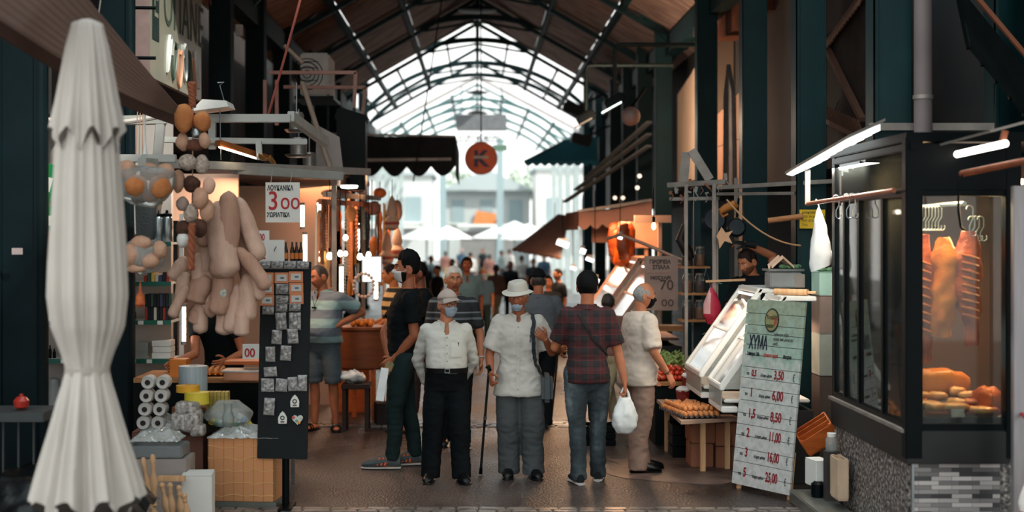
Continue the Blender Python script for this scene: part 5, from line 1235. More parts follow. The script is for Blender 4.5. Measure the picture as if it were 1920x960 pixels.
# gloves are worn: parts of the stallholder
for s_ in 'LR':
    S, E_, W, a = M['A'][s_]; gm = MB(); d = V(a.get('hd', W - E_)).normalized()
    pn = V(a['pn']) if 'pn' in a else -M['L'] * (1 if s_ == 'L' else -1)
    if s_ == 'R': pn = M['L'] + M['F'] * .3
    pnn = (pn - d * pn.dot(d)).normalized(); hand(gm, W + d * .002, d, pn, 1 if d.cross(pnn).dot(M['F']) > 0 else -1, a.get('curl', .38), M['k'] * 1.09, thumb=.5)
    gm.tube([W - d * .10, W - d * .05, W + d * .01], [.036, .033, .031], 14); gm.build('glove', mat('black_glove', '#0b0e10', .6, var=.3, scale=20), M['root'], world=False, sharp=70)

# ================================================================ stall frame with clamps, boards behind the vendor
t = thing('scaffold_rig', 'pale steel frame of rails and posts over the glass counters', 'frame', (2.6, 14.3, 0))
for n_, a, b, w_ in (('rail', (1.93, 14.4, 2.60), (2.45, 14.0, 2.62), .05), ('rail', (2.35, 13.9, 2.56), (3.5, 12.9, 2.60), .04), ('rail', (2.36, 14.0, 2.50), (3.0, 13.4, 2.49), .03), ('rail', (1.95, 14.4, 2.46), (2.4, 14.1, 2.46), .035), ('post', (2.06, 14.03, 0), (2.06, 14.03, 2.6), .03), ('post', (2.33, 14.0, 0), (2.33, 14.0, 2.6), .034), ('post', (2.37, 14.06, .9), (2.37, 14.06, 2.45), .022), ('post', (2.73, 15.0, 0), (2.73, 15.0, 2.7), .035)):
    mb = MB(); mb.bar(a, b, w_, w_); mb.build(n_, GALV, t, bevel=.004)
rg = random.Random(3)
for i in range(12):
    x = 1.95 + .045 * i; p = V((x, 14.38 - .035 * i, 2.62 + rg.uniform(-.12, .05))); mb = MB(); mb.bar(p, p + V((rg.uniform(-.06, .06), 0, rg.uniform(-.10, .08))), .03, .018); mb.tube([p, p + V((.03, -.02, -.05)), p + V((.0, -.02, -.09))], .005, 6); mb.build('clamp', GALV if i % 2 else RUST, t)
t = thing('bracket', 'pair of grey metal angle plates standing on the stall frame', 'bracket', (2.3, 14.3, 2.62)); mb = MB(); mb.bar((2.07, 14.3, 2.63), (2.10, 14.3, 2.93), .09, .02, up=(0, 1, 0)); mb.build('upright_plate', GALV, t); mb = MB(); mb.bar((2.15, 14.28, 2.95), (2.33, 14.26, 2.65), .09, .02, up=(0, 1, 0)); mb.build('tilted_plate', GALV, t)
t = thing('notice_board', 'dark green locker with chalky scribbles behind the stallholder', 'locker', (2.45, 14.9, 0)); mb = MB(); mb.box((2.50, 15.15, 1.1), (.36, .06, 2.2)); mb.build('door', GREEN2, t, bevel=.004)
for pts in ([(.05, 0), (.10, .22), (.15, .02), (.20, .2), (.22, .0)], [(.04, -.28), (.14, -.08), (.22, -.22), (.1, -.34), (.22, -.42), (.06, -.48)], [(.03, .1), (.27, .06)]): mb = MB(); mb.tube([V((2.33 + a, 15.115, 1.52 + b)) for a, b in pts], .007, 6); mb.build('scribble', mat('chalk', '#9fb3b3', .9), t)
for i, (x, z, r) in enumerate(((2.47, 2.26, .13), (2.70, 2.18, .10))):
    t = thing('frying_pan', ('wide', 'smaller')[i] + ' dark pan hung on the stall frame above the locker', 'pan', (x, 14.8, z)); mb = MB(); M_ = Matrix.Rotation(-PI / 2 - .15, 3, 'X') ; mb.lathe([(.01, 0), (r * .8, .0), (r, .04), (r * 1.02, .042), (r * .82, .006), (.01, .006)], (x, 14.8, z), 24, M_); mb.build('pan_bowl', mat('pan_steel', '#353c42', .35, .7), t); mb = MB(); mb.bar((x, 14.8, z + r), (x + .02, 14.8, z + r + .2), .025, .008); mb.build('handle', BLACK, t)
for i, (x, z, lb) in enumerate(((2.13, 2.25, 'black cured piece hanging by the jar rack'), (2.52, 2.37, 'orange squash-like gourd hanging on the stall frame'))):
    mb = MB()
    if i == 0: mb.tube([V((x, 14.6, 2.2)), V((x - .05, 14.6, 2.05)), V((x + .03, 14.6, 1.92)), V((x + .07, 14.6, 1.85))], [.03, .05, .06, .03], 10)
    else: mb.tube([V((x - .08, 14.3, z - .04)), V((x - .02, 14.3, z)), V((x + .06, 14.3, z + .03)), V((x + .10, 14.3, z + .01))], [.03, .04, .045, .015], 12); mb.tube([V((x - .08, 14.3, z - .04)), V((x - .05, 14.3, z - .09)), V((x, 14.3, z - .06))], .012, 8)
    tag(mb.build(('cured_sausage', 'gourd')[i], (mat('dark_sausage', '#1c1413', .5), mat('gourd_orange', '#c07a3a', .5))[i]), lb, ('sausage', 'gourd')[i])
for i, (x, y, z) in enumerate(((1.885, 15.2, 2.2),)):
    t = thing('bulb_lamp', 'small warm bulb on a black cord left of the jar rack', 'lamp', (x, y, z)); mb = MB(); mb.lathe([(.004, -.05), (.02, -.035), (.026, -.01), (.018, .02), (.013, .03)], (x, y, z), 14); mb.build('bulb', glow('bulb_amber', '#ffcf7a', 6), t); mb = MB(); mb.cyl((x, y, z + .03), (x, y, z + .09), .015); mb.build('socket', BLACK, t); mb = MB(); mb.cyl((x, y, z + .09), (x, y, 2.6), .005); mb.build('cord', BLACK, t)
mb = MB(); mb.tube(sag((2.42, 13.8, 2.44), (2.98, 13.1, 2.0), .10), .008, 6); tag(mb.build('cable', mat('tan_cable', '#a9815c', .6)), 'tan cable drooping from the stall frame to the green column', 'cable')
tag(MB().cyl((2.70, 13.2, 2.23), (3.0, 13.1, 2.27), .026).build('wooden_pole', WOOD), 'short wooden pole sticking out left of the green column', 'pole')
# ---- crates leaning by the green column, metal ledge
tag(MB().box((2.58, 10.3, .05), (.26, 1.75, .10)).build('metal_ledge', mat('ribbed_metal', '#8a8d88', .35, .8, var=.25, scale=5, stretch=(14, 1, 14)), bevel=.008), 'low ribbed metal ledge along the foot of the meat cabinet', 'ledge')
Rc = Matrix.Rotation(-.62, 3, 'Y') @ Matrix.Rotation(.15, 3, 'X') @ Matrix.Rotation(-.15, 3, 'Z')
crate('wooden_crate', 'orange-sided divided wooden crate tilted by the green column', (2.73, 11.44, .50), (.28, .28, .14), Rc, ORANGEW, 1, 2)
crate('wooden_crate', 'narrow pale wooden crate standing on end by the cabinet base', (2.66, 10.45, .32), (.07, .22, .30), Matrix.Identity(3), mat('pale_crate', '#b9a088', .7), 1)
carton('white_box', 'white box under the tilted orange crate', (2.62, 10.95, .27), (.12, .2, .2), .2, SHEETW, False)
tag(MB().lathe([(.05, 0), (.055, .02), (.055, .10), (.03, .12)], (2.60, 10.85, .10), 16).build('black_canister', BLACK), 'squat black canister on the metal ledge below the white box', 'canister')
t = thing('glass_jar', 'clear jar with a pale lid standing behind the narrow crate', 'jar', (2.69, 10.72, .47)); mb = MB(); mb.lathe([(.04, 0), (.045, .02), (.045, .09), (.03, .11)], (2.67, 10.72, .47), 14); mb.build('glass_body', glass('jar_glass2', '#e8e8e4', .25), t); mb = MB(); mb.lathe([(.034, .108), (.034, .135)], (2.67, 10.72, .47), 14); mb.build('lid', SHEETW, t)
mb = MB(); mb.box((2.67, 10.72, .285), (.1, .1, .37)); tag(mb.build('card_tube', mat('dark_card', '#33302e', .7)), 'dark upright carton holding up the clear jar', 'box')

for k, (z, h, c, lb) in enumerate(((.45, .90, '#4a3f3a', 'tall brownish box, lowest behind the white plastic bag'), (1.08, .36, '#8a8f86', 'pale grey box in the middle behind the white plastic bag'), (1.42, .32, '#7a6a62', 'brownish box below the green one behind the white plastic bag'), (1.68, .20, '#8fb0a4', 'pale green box on top of the stack behind the white plastic bag'))):
    carton('stacked_box', lb, (3.02, 12.2, z), (.24, .3, h), 0, mat('stack_card%d' % k, c, .75), False)
for i in range(6): mb = MB(); mb.ell((2.93 + .034 * i, 12.12 + .05 * (i % 2), 1.80), (.03, .03, .022), 10, 6); tag(crumple(mb.build('leaf_vegetable', mat('leaf_vegetable_dark', '#47664a')), .006, 40, i), 'small green leafy vegetable in the pale green box', 'vegetable', 'greens in the green box')
# ================================================================ left side: closed parasol
CANV = mat('canvas_cream', '#b9b2aa', .85, var=.07, scale=2.5, bump=.003, bscale=14)
t = thing('parasol', 'tall closed cream parasol tied at the waist in the left foreground', 'parasol', (-1.92, 7.0, 0))
prof = [(3.13, .030), (3.11, .065), (3.0, .085), (2.8, .115), (2.62, .135), (2.45, .146), (2.2, .158), (1.95, .170), (1.8, .174), (1.65, .158), (1.53, .120), (1.44, .098), (1.36, .112), (1.2, .145), (1.0, .190), (.85, .222), (.78, .236)]
def par(prof, depth, seed, nrib=8, hem=0.0, n=160, grow=1.0, waist=1.44):
    mb = MB(); rings = []
    for j in range(len(prof) * 4 - 3):
        a, b = prof[j // 4], prof[min(j // 4 + 1, len(prof) - 1)]; u = (j % 4) / 4; z = a[0] + (b[0] - a[0]) * u; r = a[1] + (b[1] - a[1]) * u
        top = 1 - min(1, j / (len(prof) * 4 - 4)); ring = []
        dz = depth * (.25 + .75 * (1 - top)) * (1 - .6 * G(z - waist, .12))
        for i in range(n):
            an = 2 * PI * i / n; ph = nrib * an + .5 * math.sin(an * 2 + seed) + .35 * noise.noise(V((math.cos(an) * 2, math.sin(an) * 2, z * .9 + seed)))
            q = 1 + dz * (abs(math.sin(ph / 2)) ** .7 - .55) + .35 * dz * math.sin(2.5 * ph + z * 2.2 + seed) * G(abs(math.sin(ph / 2)) - .6, .5) + .05 * noise.noise(V((math.cos(an) * 3, math.sin(an) * 3, z * 2.3 + seed)))
            zz = z + hem * (abs(math.sin(ph / 2)) - .5) * max(0, (1 - top) - .75) * 4
            ring.append(V((-1.92 + r * q * math.cos(an), 7.0 + r * q * math.sin(an), zz)))
        rings.append(ring)
    return mb.loft(rings)
par(prof, .34, .7, 9, .10).build('canopy', CANV, t, sharp=75)
par([(3.16, .022), (3.14, .07), (3.02, .098), (2.85, .124), (2.70, .146), (2.56, .160)], .26, 2.1, 8, .13, waist=9).build('top_flounce', CANV, t, sharp=75)
mb = MB(); mb.lathe([(.103, 1.415), (.108, 1.44), (.104, 1.465)], (-1.92, 7.0, 0), 24); mb.build('tie_strap', mat('canvas_tie', '#a9a199', .8), t)
mb = MB(); mb.cyl((-1.92, 7, .06), (-1.92, 7, 3.05), .026); mb.build('pole', mat('dark_pole', '#23282a', .5), t)
mb = MB(); mb.lathe([(.28, 0), (.28, .05), (.1, .08), (.05, .18)], (-1.92, 7, 0), 24); mb.build('base', BLACK, t)

# ---- brown awning flap overhead
t = thing('awning', 'brown ribbed awning sloping down at the top left behind the parasol', 'awning', (-2.2, 8.8, 3.1))
def aw(u, v):
    near = V((-2.25, 6.5, 3.12)).lerp(V((-1.98, 6.5, 3.42)), v); far = V((-2.335, 11.0, 3.02)).lerp(V((-2.30, 11.0, 3.07)), v); p = near.lerp(far, u); p.z -= .05 * math.sin(PI * u) * (1 - v); p.z += .004 * math.sin(v * 2 * PI * 11); return p
mb = MB(); mb.grid(aw, 20, 110, .008); mb.build('awning_sheet', mat('brown_awning', '#93807a', .75, var=.2, scale=2, col2='#a68f87', stretch=(1, .2, 3)), t, sharp=70)
mb = MB(); mb.grid(lambda u, v: aw(u, 0) + V((0, 0, -.075 * v)), 20, 2, .01); mb.build('valance', mat('brown_valance', '#4b332c', .8), t)
mb = MB(); mb.tube([aw(u / 10, .5) + V((-.05, 0, -.03)) for u in range(11)], .015, 8); mb.build('awning_bar', RUST, t)
# small fittings on the near dark column
tag(MB().box((-3.19, 9.862, 1.985), (.075, .006, .045)).build('sticker', mat('sticker_pale', '#a99a98', .6)), 'small pale sticker on the nearest dark column at the left', 'sticker')
t = thing('wall_pipe', 'rust-stained pipe bending down at the far left edge', 'pipe', (-3.42, 9.6, 0)); mb = MB(); mb.tube([V((-3.55, 9.7, 2.62)), V((-3.40, 9.65, 2.60)), V((-3.36, 9.65, 2.5)), V((-3.355, 9.65, 0))], .045, 12); mb.build('pipe', mat('pipe_brown', '#5c4238', .6, var=.3, col2='#7d5340'), t)
tag(MB().box((-3.31, 9.45, .95), (.10, .03, .36)).build('hanging_board', ORANGEW, bevel=.004), 'small orange wooden board leaning at the left edge of the picture', 'board')
t = thing('black_cover', 'heap under a black plastic sheet in the bottom left corner', 'cover', (-2.75, 8.6, 0))
def bc(u, v): return V((-3.3 + 1.2 * u, 8.2 + 1.2 * v, .58 - .5 * max(0, abs(u * 2 - 1) - .55) - .5 * max(0, .3 - v) + .07 * noise.noise(V((u * 4, v * 4, 1))) + .03 * noise.noise(V((u * 11, v * 11, 5)))))
mb = MB(); mb.grid(bc, 40, 40, .004); mb.build('plastic_sheet', mat('black_plastic', '#0a0d0f', .35, var=.4, bump=.01, bscale=9), t, sharp=80)
mb = MB(); mb.box((-2.7, 8.8, .2), (.9, .9, .4)); mb.build('pallet', BLACK, t)
t = thing('cooking_pot', 'small red lidded pot on the left edge beyond the black cover', 'pot', (-3.0, 9.2, .96)); mb = MB(); mb.lathe([(.03, 0), (.045, .01), (.05, .05), (.03, .075), (.012, .08), (.012, .095)], (-2.965, 9.25, .97), 16); mb.build('pot_body', mat('red_enamel', '#a02a20', .3, coat=.4), t)
tag(MB().box((-3.05, 9.3, .93), (.55, .4, .06)).build('grey_rack', mat('dim_grey', '#34393a', .5), bevel=.004), 'shallow grey metal rack carrying the red pot', 'rack')
mb = MB(); [mb.bar((-3.3 + .1 * i, 9.3, 0), (-3.3 + .1 * i, 9.3, .9), .012, .012) for i in range(6)]; mb.bar((-3.32, 9.3, .5), (-2.78, 9.3, .5), .012, .012); tag(mb.build('wire_stand', mat('dim_grey', '#34393a', .5)), 'thin wire stand below the grey rack', 'stand')

# ================================================================ shelf unit with household goods
t = thing('shelf_unit', 'white shelving with green shelf edges against the white wall, behind the parasol', 'shelves', (-3.5, 13.4, 0))
SZ = (.45, .94, 1.30, 1.66, 2.03)
GEDGE = mat('green_edge', '#1f5a4c', .45)
for z in SZ: mb = MB(); mb.box((-3.5, 13.45, z - .012), (1.3, .42, .02)); sh = mb.build('shelf_board', WHITE, t); mb = MB(); mb.box((-3.5, 13.235, z - .018), (1.3, .012, .042)); mb.build('shelf_edge', GEDGE, sh)
for x in (-4.16, -3.5, -2.84): mb = MB(); mb.box((x, 13.66, 1.15), (.04, .03, 2.3)); mb.build('upright', WHITE, t)
for i, (x, z) in enumerate(((-3.13, 1.30), (-2.95, 1.30), (-3.85, .94), (-3.2, .94), (-3.05, .94))): mb = MB(); mb.box((x, 13.226, z - .018), (.05, .004, .036)); mb.build('price_strip', SHEETW, t)
def shx(px): return (px - CX) / (F / 13.4)
def on_shelf(name, label, cat, px0, px1, z, h, m, kind='box', dep=.2, group=None):
    x0, x1 = shx(px0), shx(px1); w_ = x1 - x0; c = (x0 + x1) / 2
    if kind == 'box': mb = MB(); mb.box((c, 13.4, z + h / 2), (w_, dep, h)); return tag(mb.build(name, m, bevel=.004), label, cat, group)
    if kind == 'bottle': mb = MB(); r = w_ / 2; mb.lathe([(r * .9, 0), (r, .01), (r, h * .62), (r * .42, h * .78), (r * .40, h * .94), (r * .45, h * .95), (r * .45, h)], (c, 13.38, z), 18); return tag(mb.build(name, m), label, cat, group)
PACKC = [mat('pack%d' % i, c, .45) for i, c in enumerate(('#8e2f26', '#2d4a3e', '#c9a24a', '#b9b4aa', '#3a3f5a', '#1b1e20'))]
t = thing('storage_basket', 'grey-black tapered plastic basket on the top shelf', 'basket', (-3.2, 13.4, 2.03)); mb = MB()
def bk(u, v):
    a = 2 * PI * u; k = .155 + .055 * v; ct, st = math.cos(a), math.sin(a); return V((-3.2 + k * math.copysign(abs(ct) ** .4, ct), 13.42 + k * .8 * math.copysign(abs(st) ** .4, st), 2.035 + .37 * v))
mb.grid(bk, 40, 6, .006); mb.build('basket_body', mat('basket_grey', '#2e3436', .6, bump=.004, bscale=60), t); mb = MB(); mb.tube([bk(i / 40, 1) for i in range(41)], .012, 6); mb.build('basket_rim', mat('basket_rim', '#5b6164', .5), t)
for i, px in enumerate((296, 313)):
    t = thing('steel_canister', ('first', 'second')[i] + ' shiny steel canister beside the basket on the top shelf', 'canister', (shx(px), 13.4, 2.03)); mb = MB(); x = shx(px); mb.lathe([(.05, .002), (.055, .01), (.055, .22), (.045, .24)], (x, 13.4, 2.03), 20); mb.build('canister_body', STEEL, t); mb = MB(); mb.lathe([(.048, .24), (.048, .265), (.015, .275), (.012, .30)], (x, 13.4, 2.03), 20); mb.build('lid', BLACK, t)
rg = random.Random(21)
for i in range(7): on_shelf('flat_pack', 'small colourful flat packet on the second shelf from the top', 'packet', 274 + 7 * i, 280 + 7 * i, 1.66, .05 + .05 * rg.random(), PACKC[i % 6], group='packets on the second shelf')
for i in range(9):
    for k in range(2): on_shelf('dark_pack', 'dark packet in the stacks on the middle shelf', 'packet', 276 + 5.6 * i, 281 + 5.6 * i, 1.30 + .125 * k, .12, PACKC[(i * 3 + k) % 6 if (i + k) % 3 == 0 else 5], group='dark packets on the middle shelf')
for i in range(3): on_shelf('kitchen_gadget', 'small black gadget on the middle shelf beside the parasol', 'gadget', 231 + 7 * i, 237 + 7 * i, 1.30, .07, BLACK, group='black gadgets')
on_shelf('green_folder', 'flat green packet left of the parasol on the middle shelf', 'packet', 76, 103, 1.30, .16, mat('lime_green', '#5a8a3a', .5)); on_shelf('white_tray', 'white tray left of the parasol on the middle shelf, below the green packet', 'tray', 72, 106, 1.30, .09, WHITE, dep=.38)
on_shelf('white_box', 'plain white box at the left end of the second shelf from below', 'box', 71, 82, .94, .14, SHEETW)
for i in range(3): on_shelf('glass_gadget', 'small dark kitchen gadget on the second shelf from below, left of the parasol', 'gadget', 84 + 8 * i, 90 + 8 * i, .94, .09 + .03 * (i % 2), BLACK, 'bottle', group='gadgets left of the parasol')
on_shelf('clear_box', 'clear plastic box of cables on the second shelf from below', 'box', 226, 281, .94, .15, glass('clear_box_glass', '#dfe3e0', .3))
mb = MB(); mb.tube([V((shx(240 + 6 * i) + .01 * math.sin(i * 2), 13.38 + .05 * math.cos(i * 1.9), .965 + .04 * abs(math.sin(i * 1.3)))) for i in range(7)], .012, 8); tag(mb.build('cable_coil', BLACK), 'black cable coiled inside the clear box', 'cable')
for i in range(3): on_shelf('white_carton', 'small white carton in the stack at the right end of the second shelf from below', 'box', 289 + 1.5 * (i % 2), 324, .94 + .057 * i, .055, SHEETW, group='white cartons in the stack')
on_shelf('red_bottle', 'slim red bottle on the lowest shelf', 'bottle', 74, 84, .45, .26, mat('red_bottle', '#7a1c1a', .3), 'bottle')
t = thing('electric_kettle', 'grey electric kettle on the lowest shelf', 'kettle', (shx(100), 13.4, .45)); x = shx(101); mb = MB(); mb.lathe([(.075, .0), (.08, .015), (.07, .15), (.055, .27), (.05, .29), (.01, .31)], (x, 13.4, .45), 20); mb.build('kettle_body', mat('grey_plastic', '#8f9595', .4), t); mb = MB(); mb.tube([V((x - .05, 13.33, .72)), V((x - .11, 13.33, .68)), V((x - .11, 13.33, .54)), V((x - .07, 13.33, .50))], .012, 8); mb.build('handle', BLACK, t)
on_shelf('dark_flask', 'tall black flask beside the kettle on the lowest shelf', 'flask', 116, 130, .45, .34, BLACK, 'bottle')
for i in range(5): on_shelf('white_bottle', 'white bottle in the row on the floor rack below the lowest shelf', 'bottle', 72 + 7.5 * i, 79 + 7.5 * i, .19, .19, mat('white_bottle', '#b6bdb6', .35), 'bottle', group='white bottles below the shelf')
tag(MB().box((-3.95, 13.4, .095), (.4, .4, .185)).build('floor_rack', DARK), 'dark floor rack under the white bottles', 'rack')
on_shelf('brochure', 'stack of printed leaflets right of the parasol on the lowest shelf', 'leaflets', 235, 262, .45, .30, mat('printed_paper', '#9c9a98', .6, col2='#4a4a4a', scale=45))
# green hanging packages left of the parasol
for i, (z, rz, h) in enumerate(((2.62, .25, .30), (2.30, -.2, .20))):
    t = thing('hanging_packet', ('upper', 'lower')[i] + ' green packet hanging between the dark column and the parasol', 'packet', (-3.02, 10.4, z - h)); R = Matrix.Rotation(rz, 3, 'Y')
    mb = MB(); mb.box((-3.15 + .02 * i, 10.4, z - h / 2), (.11, .03, h), R); mb.build('packet_body', mat('leaf_green', '#1f7a44', .4), t); mb = MB(); mb.box(V((-3.15 + .02 * i, 10.383, z - h * .5)), (.08, .004, h * .35), R); mb.build('label_patch', SHEETW, t); mb = MB(); mb.cyl((-3.15, 10.4, z), (-3.15, 10.4, 3.0), .003); mb.build('string', SHEETW, t)
# ================================================================ stall canopy frame of white rails
t = thing('canopy_rails', 'white painted steel frame hung over the household stall', 'frame', (-2.6, 11.5, 2.6))
def rail(a, b, w_=.055, h=None, m=WHITEP, nm='rail'): mb = MB(); mb.bar(a, b, w_, h or w_); return mb.build(nm, m, t, bevel=.004)
rail(at(75, 230, 11.5), at(312, 224, 11.5), .075); rail(at(302, 224, 11.5), at(296, 292, 11.5), .07, nm='post'); rail(at(205, 297, 11.0), at(330, 297, 11.0), .06)
rail(at(266, 305, 10.8), at(690, 322, 15.5), .07); rail(at(388, 222, 12.2), at(545, 222, 12.2), .07); rail(at(545, 218, 12.2), at(612, 268, 13.4), .06, .09); rail(at(300, 262, 12.0), at(575, 266, 12.4), .05); rail(at(398, 222, 12.2), at(398, 280, 12.2), .06, nm='post')
rail(at(485, 265, 12.2), at(487, 300, 12.2), .05, nm='post'); rail(at(440, 318, 12.4), at(640, 330, 13.6), .06, .08)
mb = MB(); mb.tube(sag(at(70, 222, 11.4), at(300, 218, 11.4), .05), .02, 8); mb.build('rolled_cloth', CANV, t)
tag(MB().prism([(0, 0), (.32, .04), (.30, .09), (.1, .10)], at(372, 215, 12.3), (1, 0, 0), (0, 0, 1), .35).build('white_sheet', WHITE), 'small slanting white panel resting on the canopy frame', 'panel')
for i in range(4): mb = MB(); a = at(258 + 5 * i, 205, 11.2); mb.tube([a, at(255 + 6 * i, 290, 11.2)], .004, 6); tag(mb.build('hanging_string', mat('twine', '#9a7f6a', .9)), 'pale twine hanging from the canopy frame above the round sponges', 'string', 'twine above the sponges')
t = thing('strip_lamp', 'copper-coloured strip lamp slung under the canopy frame', 'lamp', at(440, 285, 12.0)); mb = MB(); mb.bar(at(408, 268, 12.0), at(500, 297, 12.4), .09, .05); mb.build('hood', mat('copper_sheet', '#b9713f', .3, .7), t, bevel=.006); mb = MB(); mb.bar(at(412, 276, 11.95), at(485, 298, 12.35), .03, .012); mb.build('tube', WARMTUBE, t)
for i, (px, py) in enumerate(((492, 292), (512, 299))): mb = MB(); c = at(px, py, 12.0); mb.lathe([(.005, -.035), (.03, -.028), (.045, 0), (.047, .003), (.04, -.002), (.005, -.02)], c, 18, Matrix.Rotation(.5 + i * .5, 3, 'Y')); tag(mb.build('brass_bowl', mat('brass', '#b98a4a', .3, .8)), ('left', 'right')[i] + ' small brass bowl hanging at the end of the copper strip lamp', 'bowl')
for i, (x0, y0, x1, y1) in enumerate(((413, 155, 420, 190), (410, 190, 415, 205))):
    if i == 0: mb = MB(); mb.tube([at(408, 155, 12.1), at(420, 154, 12.1), at(412, 160, 12.1), at(420, 188, 12.1), at(412, 192, 12.1), at(414, 300, 12.1)], .005, 6); tag(mb.build('long_hook', STEEL), 'long thin wire hook hanging above the loofahs', 'hook')
# ================================================================ sponges, loofahs, rope
SPO = mat('sponge_orange', '#b87a4a', .95, col2='#a8653a', scale=12, bump=.006, bscale=70); SPB = mat('sponge_brown', '#6e4536', .95, col2='#4e2f26', scale=30, bump=.006, bscale=90); SPT = mat('sponge_tan', '#a87f66', .95, col2='#b8937c', scale=16, bump=.005, bscale=80); MESHW = mat('mesh_white', '#b9aa9c', .9, col2='#7d6d62', scale=46, bump=.003)
NET = glass('net_film', '#f0eeea', .24, .2); SPD = mat('sponge_dark', '#402a22', .95, col2='#573a2e', scale=30, bump=.006, bscale=80)
def sponge(px, py, Y, rx, rz_, m, label, group=None, seed=0, name='sponge'):
    s = F / Y; c = at(px, py, Y); mb = MB(); mb.ell(c, (rx / s, min(rx, rz_) / s * .9, rz_ / s), 18, 12); o = mb.build(name, m, loc=c); crumple(o, .008, 22, seed + px); return tag(o, label, 'sponge', group)
for i, (px, py, rx, rz_, m) in enumerate(((255, 348, 22, 20, SPO), (300, 350, 21, 22, SPO), (238, 318, 18, 18, SPT), (310, 322, 17, 16, SPT), (282, 366, 17, 13, SPO), (262, 372, 15, 10, SPB), (280, 322, 18, 17, SPT))): sponge(px, py, 9.8 + .03 * i, rx, rz_, m, 'round brown bath sponge in the clear bag by the parasol', 'round sponges in the clear bag')
t = thing('net_bag', 'clear film bag holding round sponges, hanging right of the parasol', 'bag', at(272, 320, 9.86)); c = at(272, 335, 9.92); mb = MB(); mb.ell(c, (.22, .17, .20), 26, 18, fn=lambda p, q: q * (1 - .75 * max(0, p.z - .2))); crumple(mb.build('film', NET, t), .02, 9, 3); mb = MB(); mb.tube([c + V((0, 0, .17)), c + V((.0, 0, .26)), at(270, 200, 9.92)], [.02, .006, .004], 6); mb.build('string', SHEETW, t)
for i, (px, py, rx, rz_) in enumerate(((248, 478, 16, 22), (282, 490, 18, 14), (265, 455, 20, 13), (300, 468, 13, 17), (256, 503, 18, 9))): sponge(px, py, 9.8, rx, rz_, SPT, 'tan oval sponge in the lower film bag', 'oval sponges in the lower bag', 9)
t = thing('net_bag', 'lower clear film bag of tan sponges, hanging on a white cord', 'bag', at(268, 470, 9.9)); c = at(270, 474, 9.9); mb = MB(); mb.ell(c, (.15, .14, .15), 24, 16, fn=lambda p, q: q * (1 - .5 * max(0, p.z - .3))); crumple(mb.build('film', NET, t), .02, 11, 7); mb = MB(); mb.cyl(c + V((-.06, 0, .13)), at(252, 375, 9.9), .004); mb.build('string', SHEETW, t)
mb = MB(); c = at(263, 560, 9.9); mb.lathe([(.02, -.06), (.035, -.04), (.03, .02), (.012, .05), (.004, .12)], c, 14); tag(mb.build('hanging_tag', mat('orange_tag', '#c06a35', .6, col2='#8e3c2a', scale=20)), 'small orange toy hanging on a thread below the lower film bag', 'toy')
for i, (px, py, rx, rz_) in enumerate(((80, 492, 20, 28), (80, 520, 24, 22), (92, 455, 14, 20))): sponge(px, py, 10.3, rx, rz_, mat('sponge_rust', '#8c5233', .9, col2='#a5663f', scale=8, bump=.004, bscale=50), 'large rust-brown sponge hanging between the dark column and the parasol, %s of three' % ('middle', 'lowest', 'topmost')[i], None, 4)
for i, (px, py, rx, rz_, m, lb) in enumerate(((345, 222, 18, 28, SPO, 'large flat orange sponge at the top of the sponge string, left one'), (379, 228, 17, 18, SPO, 'smaller orange sponge at the top of the sponge string, right one'), (342, 266, 12, 17, SPT, 'pale tan sponge on the string below the large orange one'), (384, 264, 11, 15, SPT, 'pale tan sponge on the string beside the steel scourer'), (368, 250, 10, 10, STEEL, 'shiny steel wool ball in the middle of the sponge string'), (365, 272, 20, 11, SPB, 'brown sponge under the steel wool ball'),
    (352, 305, 18, 15, MESHW, 'white mesh puff, left one of two on the sponge string'), (379, 308, 14, 18, MESHW, 'white mesh puff, right one of two on the sponge string'), (359, 345, 16, 16, SPD, 'dark brown sponge in the middle of the string'), (376, 372, 15, 21, SPT, 'pinkish tan oval sponge on the string'), (392, 348, 12, 17, mat('sponge_pink', '#c09a86', .9, bump=.004), 'pale pink sponge at the right of the string'), (335, 340, 12, 22, SPT, 'tan sponge at the left of the string'), (342, 382, 12, 14, mat('sponge_grey', '#8d7a72', .9, bump=.004), 'greyish sponge at the left of the string'), (358, 400, 15, 18, MESHW, 'white mesh puff above the two dark sponges'), (344, 429, 15, 15, SPD, 'dark brown sponge, left of the bottom pair'), (375, 428, 13, 18, SPD, 'dark brown sponge, right of the bottom pair'), (343, 450, 12, 14, SHEETW, 'small white sponge under the dark pair'), (388, 395, 14, 22, SPT, 'tan sponge beside the loofah bundle'))):
    sponge(px, py, 10.0 + .02 * (i % 3), rx, rz_, m, lb, None, i)
ROPEM = mat('brown_rope', '#8a5038', .9, bump=.004, bscale=60)
def rope(pts, r, m, label, twist=26, name='rope'):
    mb = MB(); P = [V(p) for p in pts]; Q = []
    for a, b in zip(P, P[1:]): Q += [a.lerp(b, i / 24) for i in range(24)]
    Q.append(P[-1])
    for k in range(3): mb.tube([q + V((r * .5 * math.cos(i * .55 + k * 2.1), r * .5 * math.sin(i * .55 + k * 2.1), 0)) for i, q in enumerate(Q)], r * .58, 7)
    return tag(mb.build(name, m), label, 'rope')
rope([at(360, 420, 9.9), at(358, 505, 9.9)], .026, ROPEM, 'thick twisted brown rope end hanging below the dark sponges'); rope([at(359, 155, 10.1), at(361, 200, 10.1)], .026, ROPEM, 'thick twisted brown rope holding the sponge string at its top')
mb = MB(); mb.cyl(at(362, 200, 10.06), at(360, 430, 10.06), .005); tag(mb.build('cord', mat('twine', '#9a7f6a', .9)), 'thin cord the sponges are strung on', 'cord')
LOO = mat('loofah', '#ab8a78', .95, col2='#c4a593', scale=5, stretch=(2, 2, .6), bump=.006, bscale=60); LOO2 = mat('loofah_dark', '#9a7663', .95, col2='#b08c79', scale=5, stretch=(2, 2, .6), bump=.006, bscale=60)
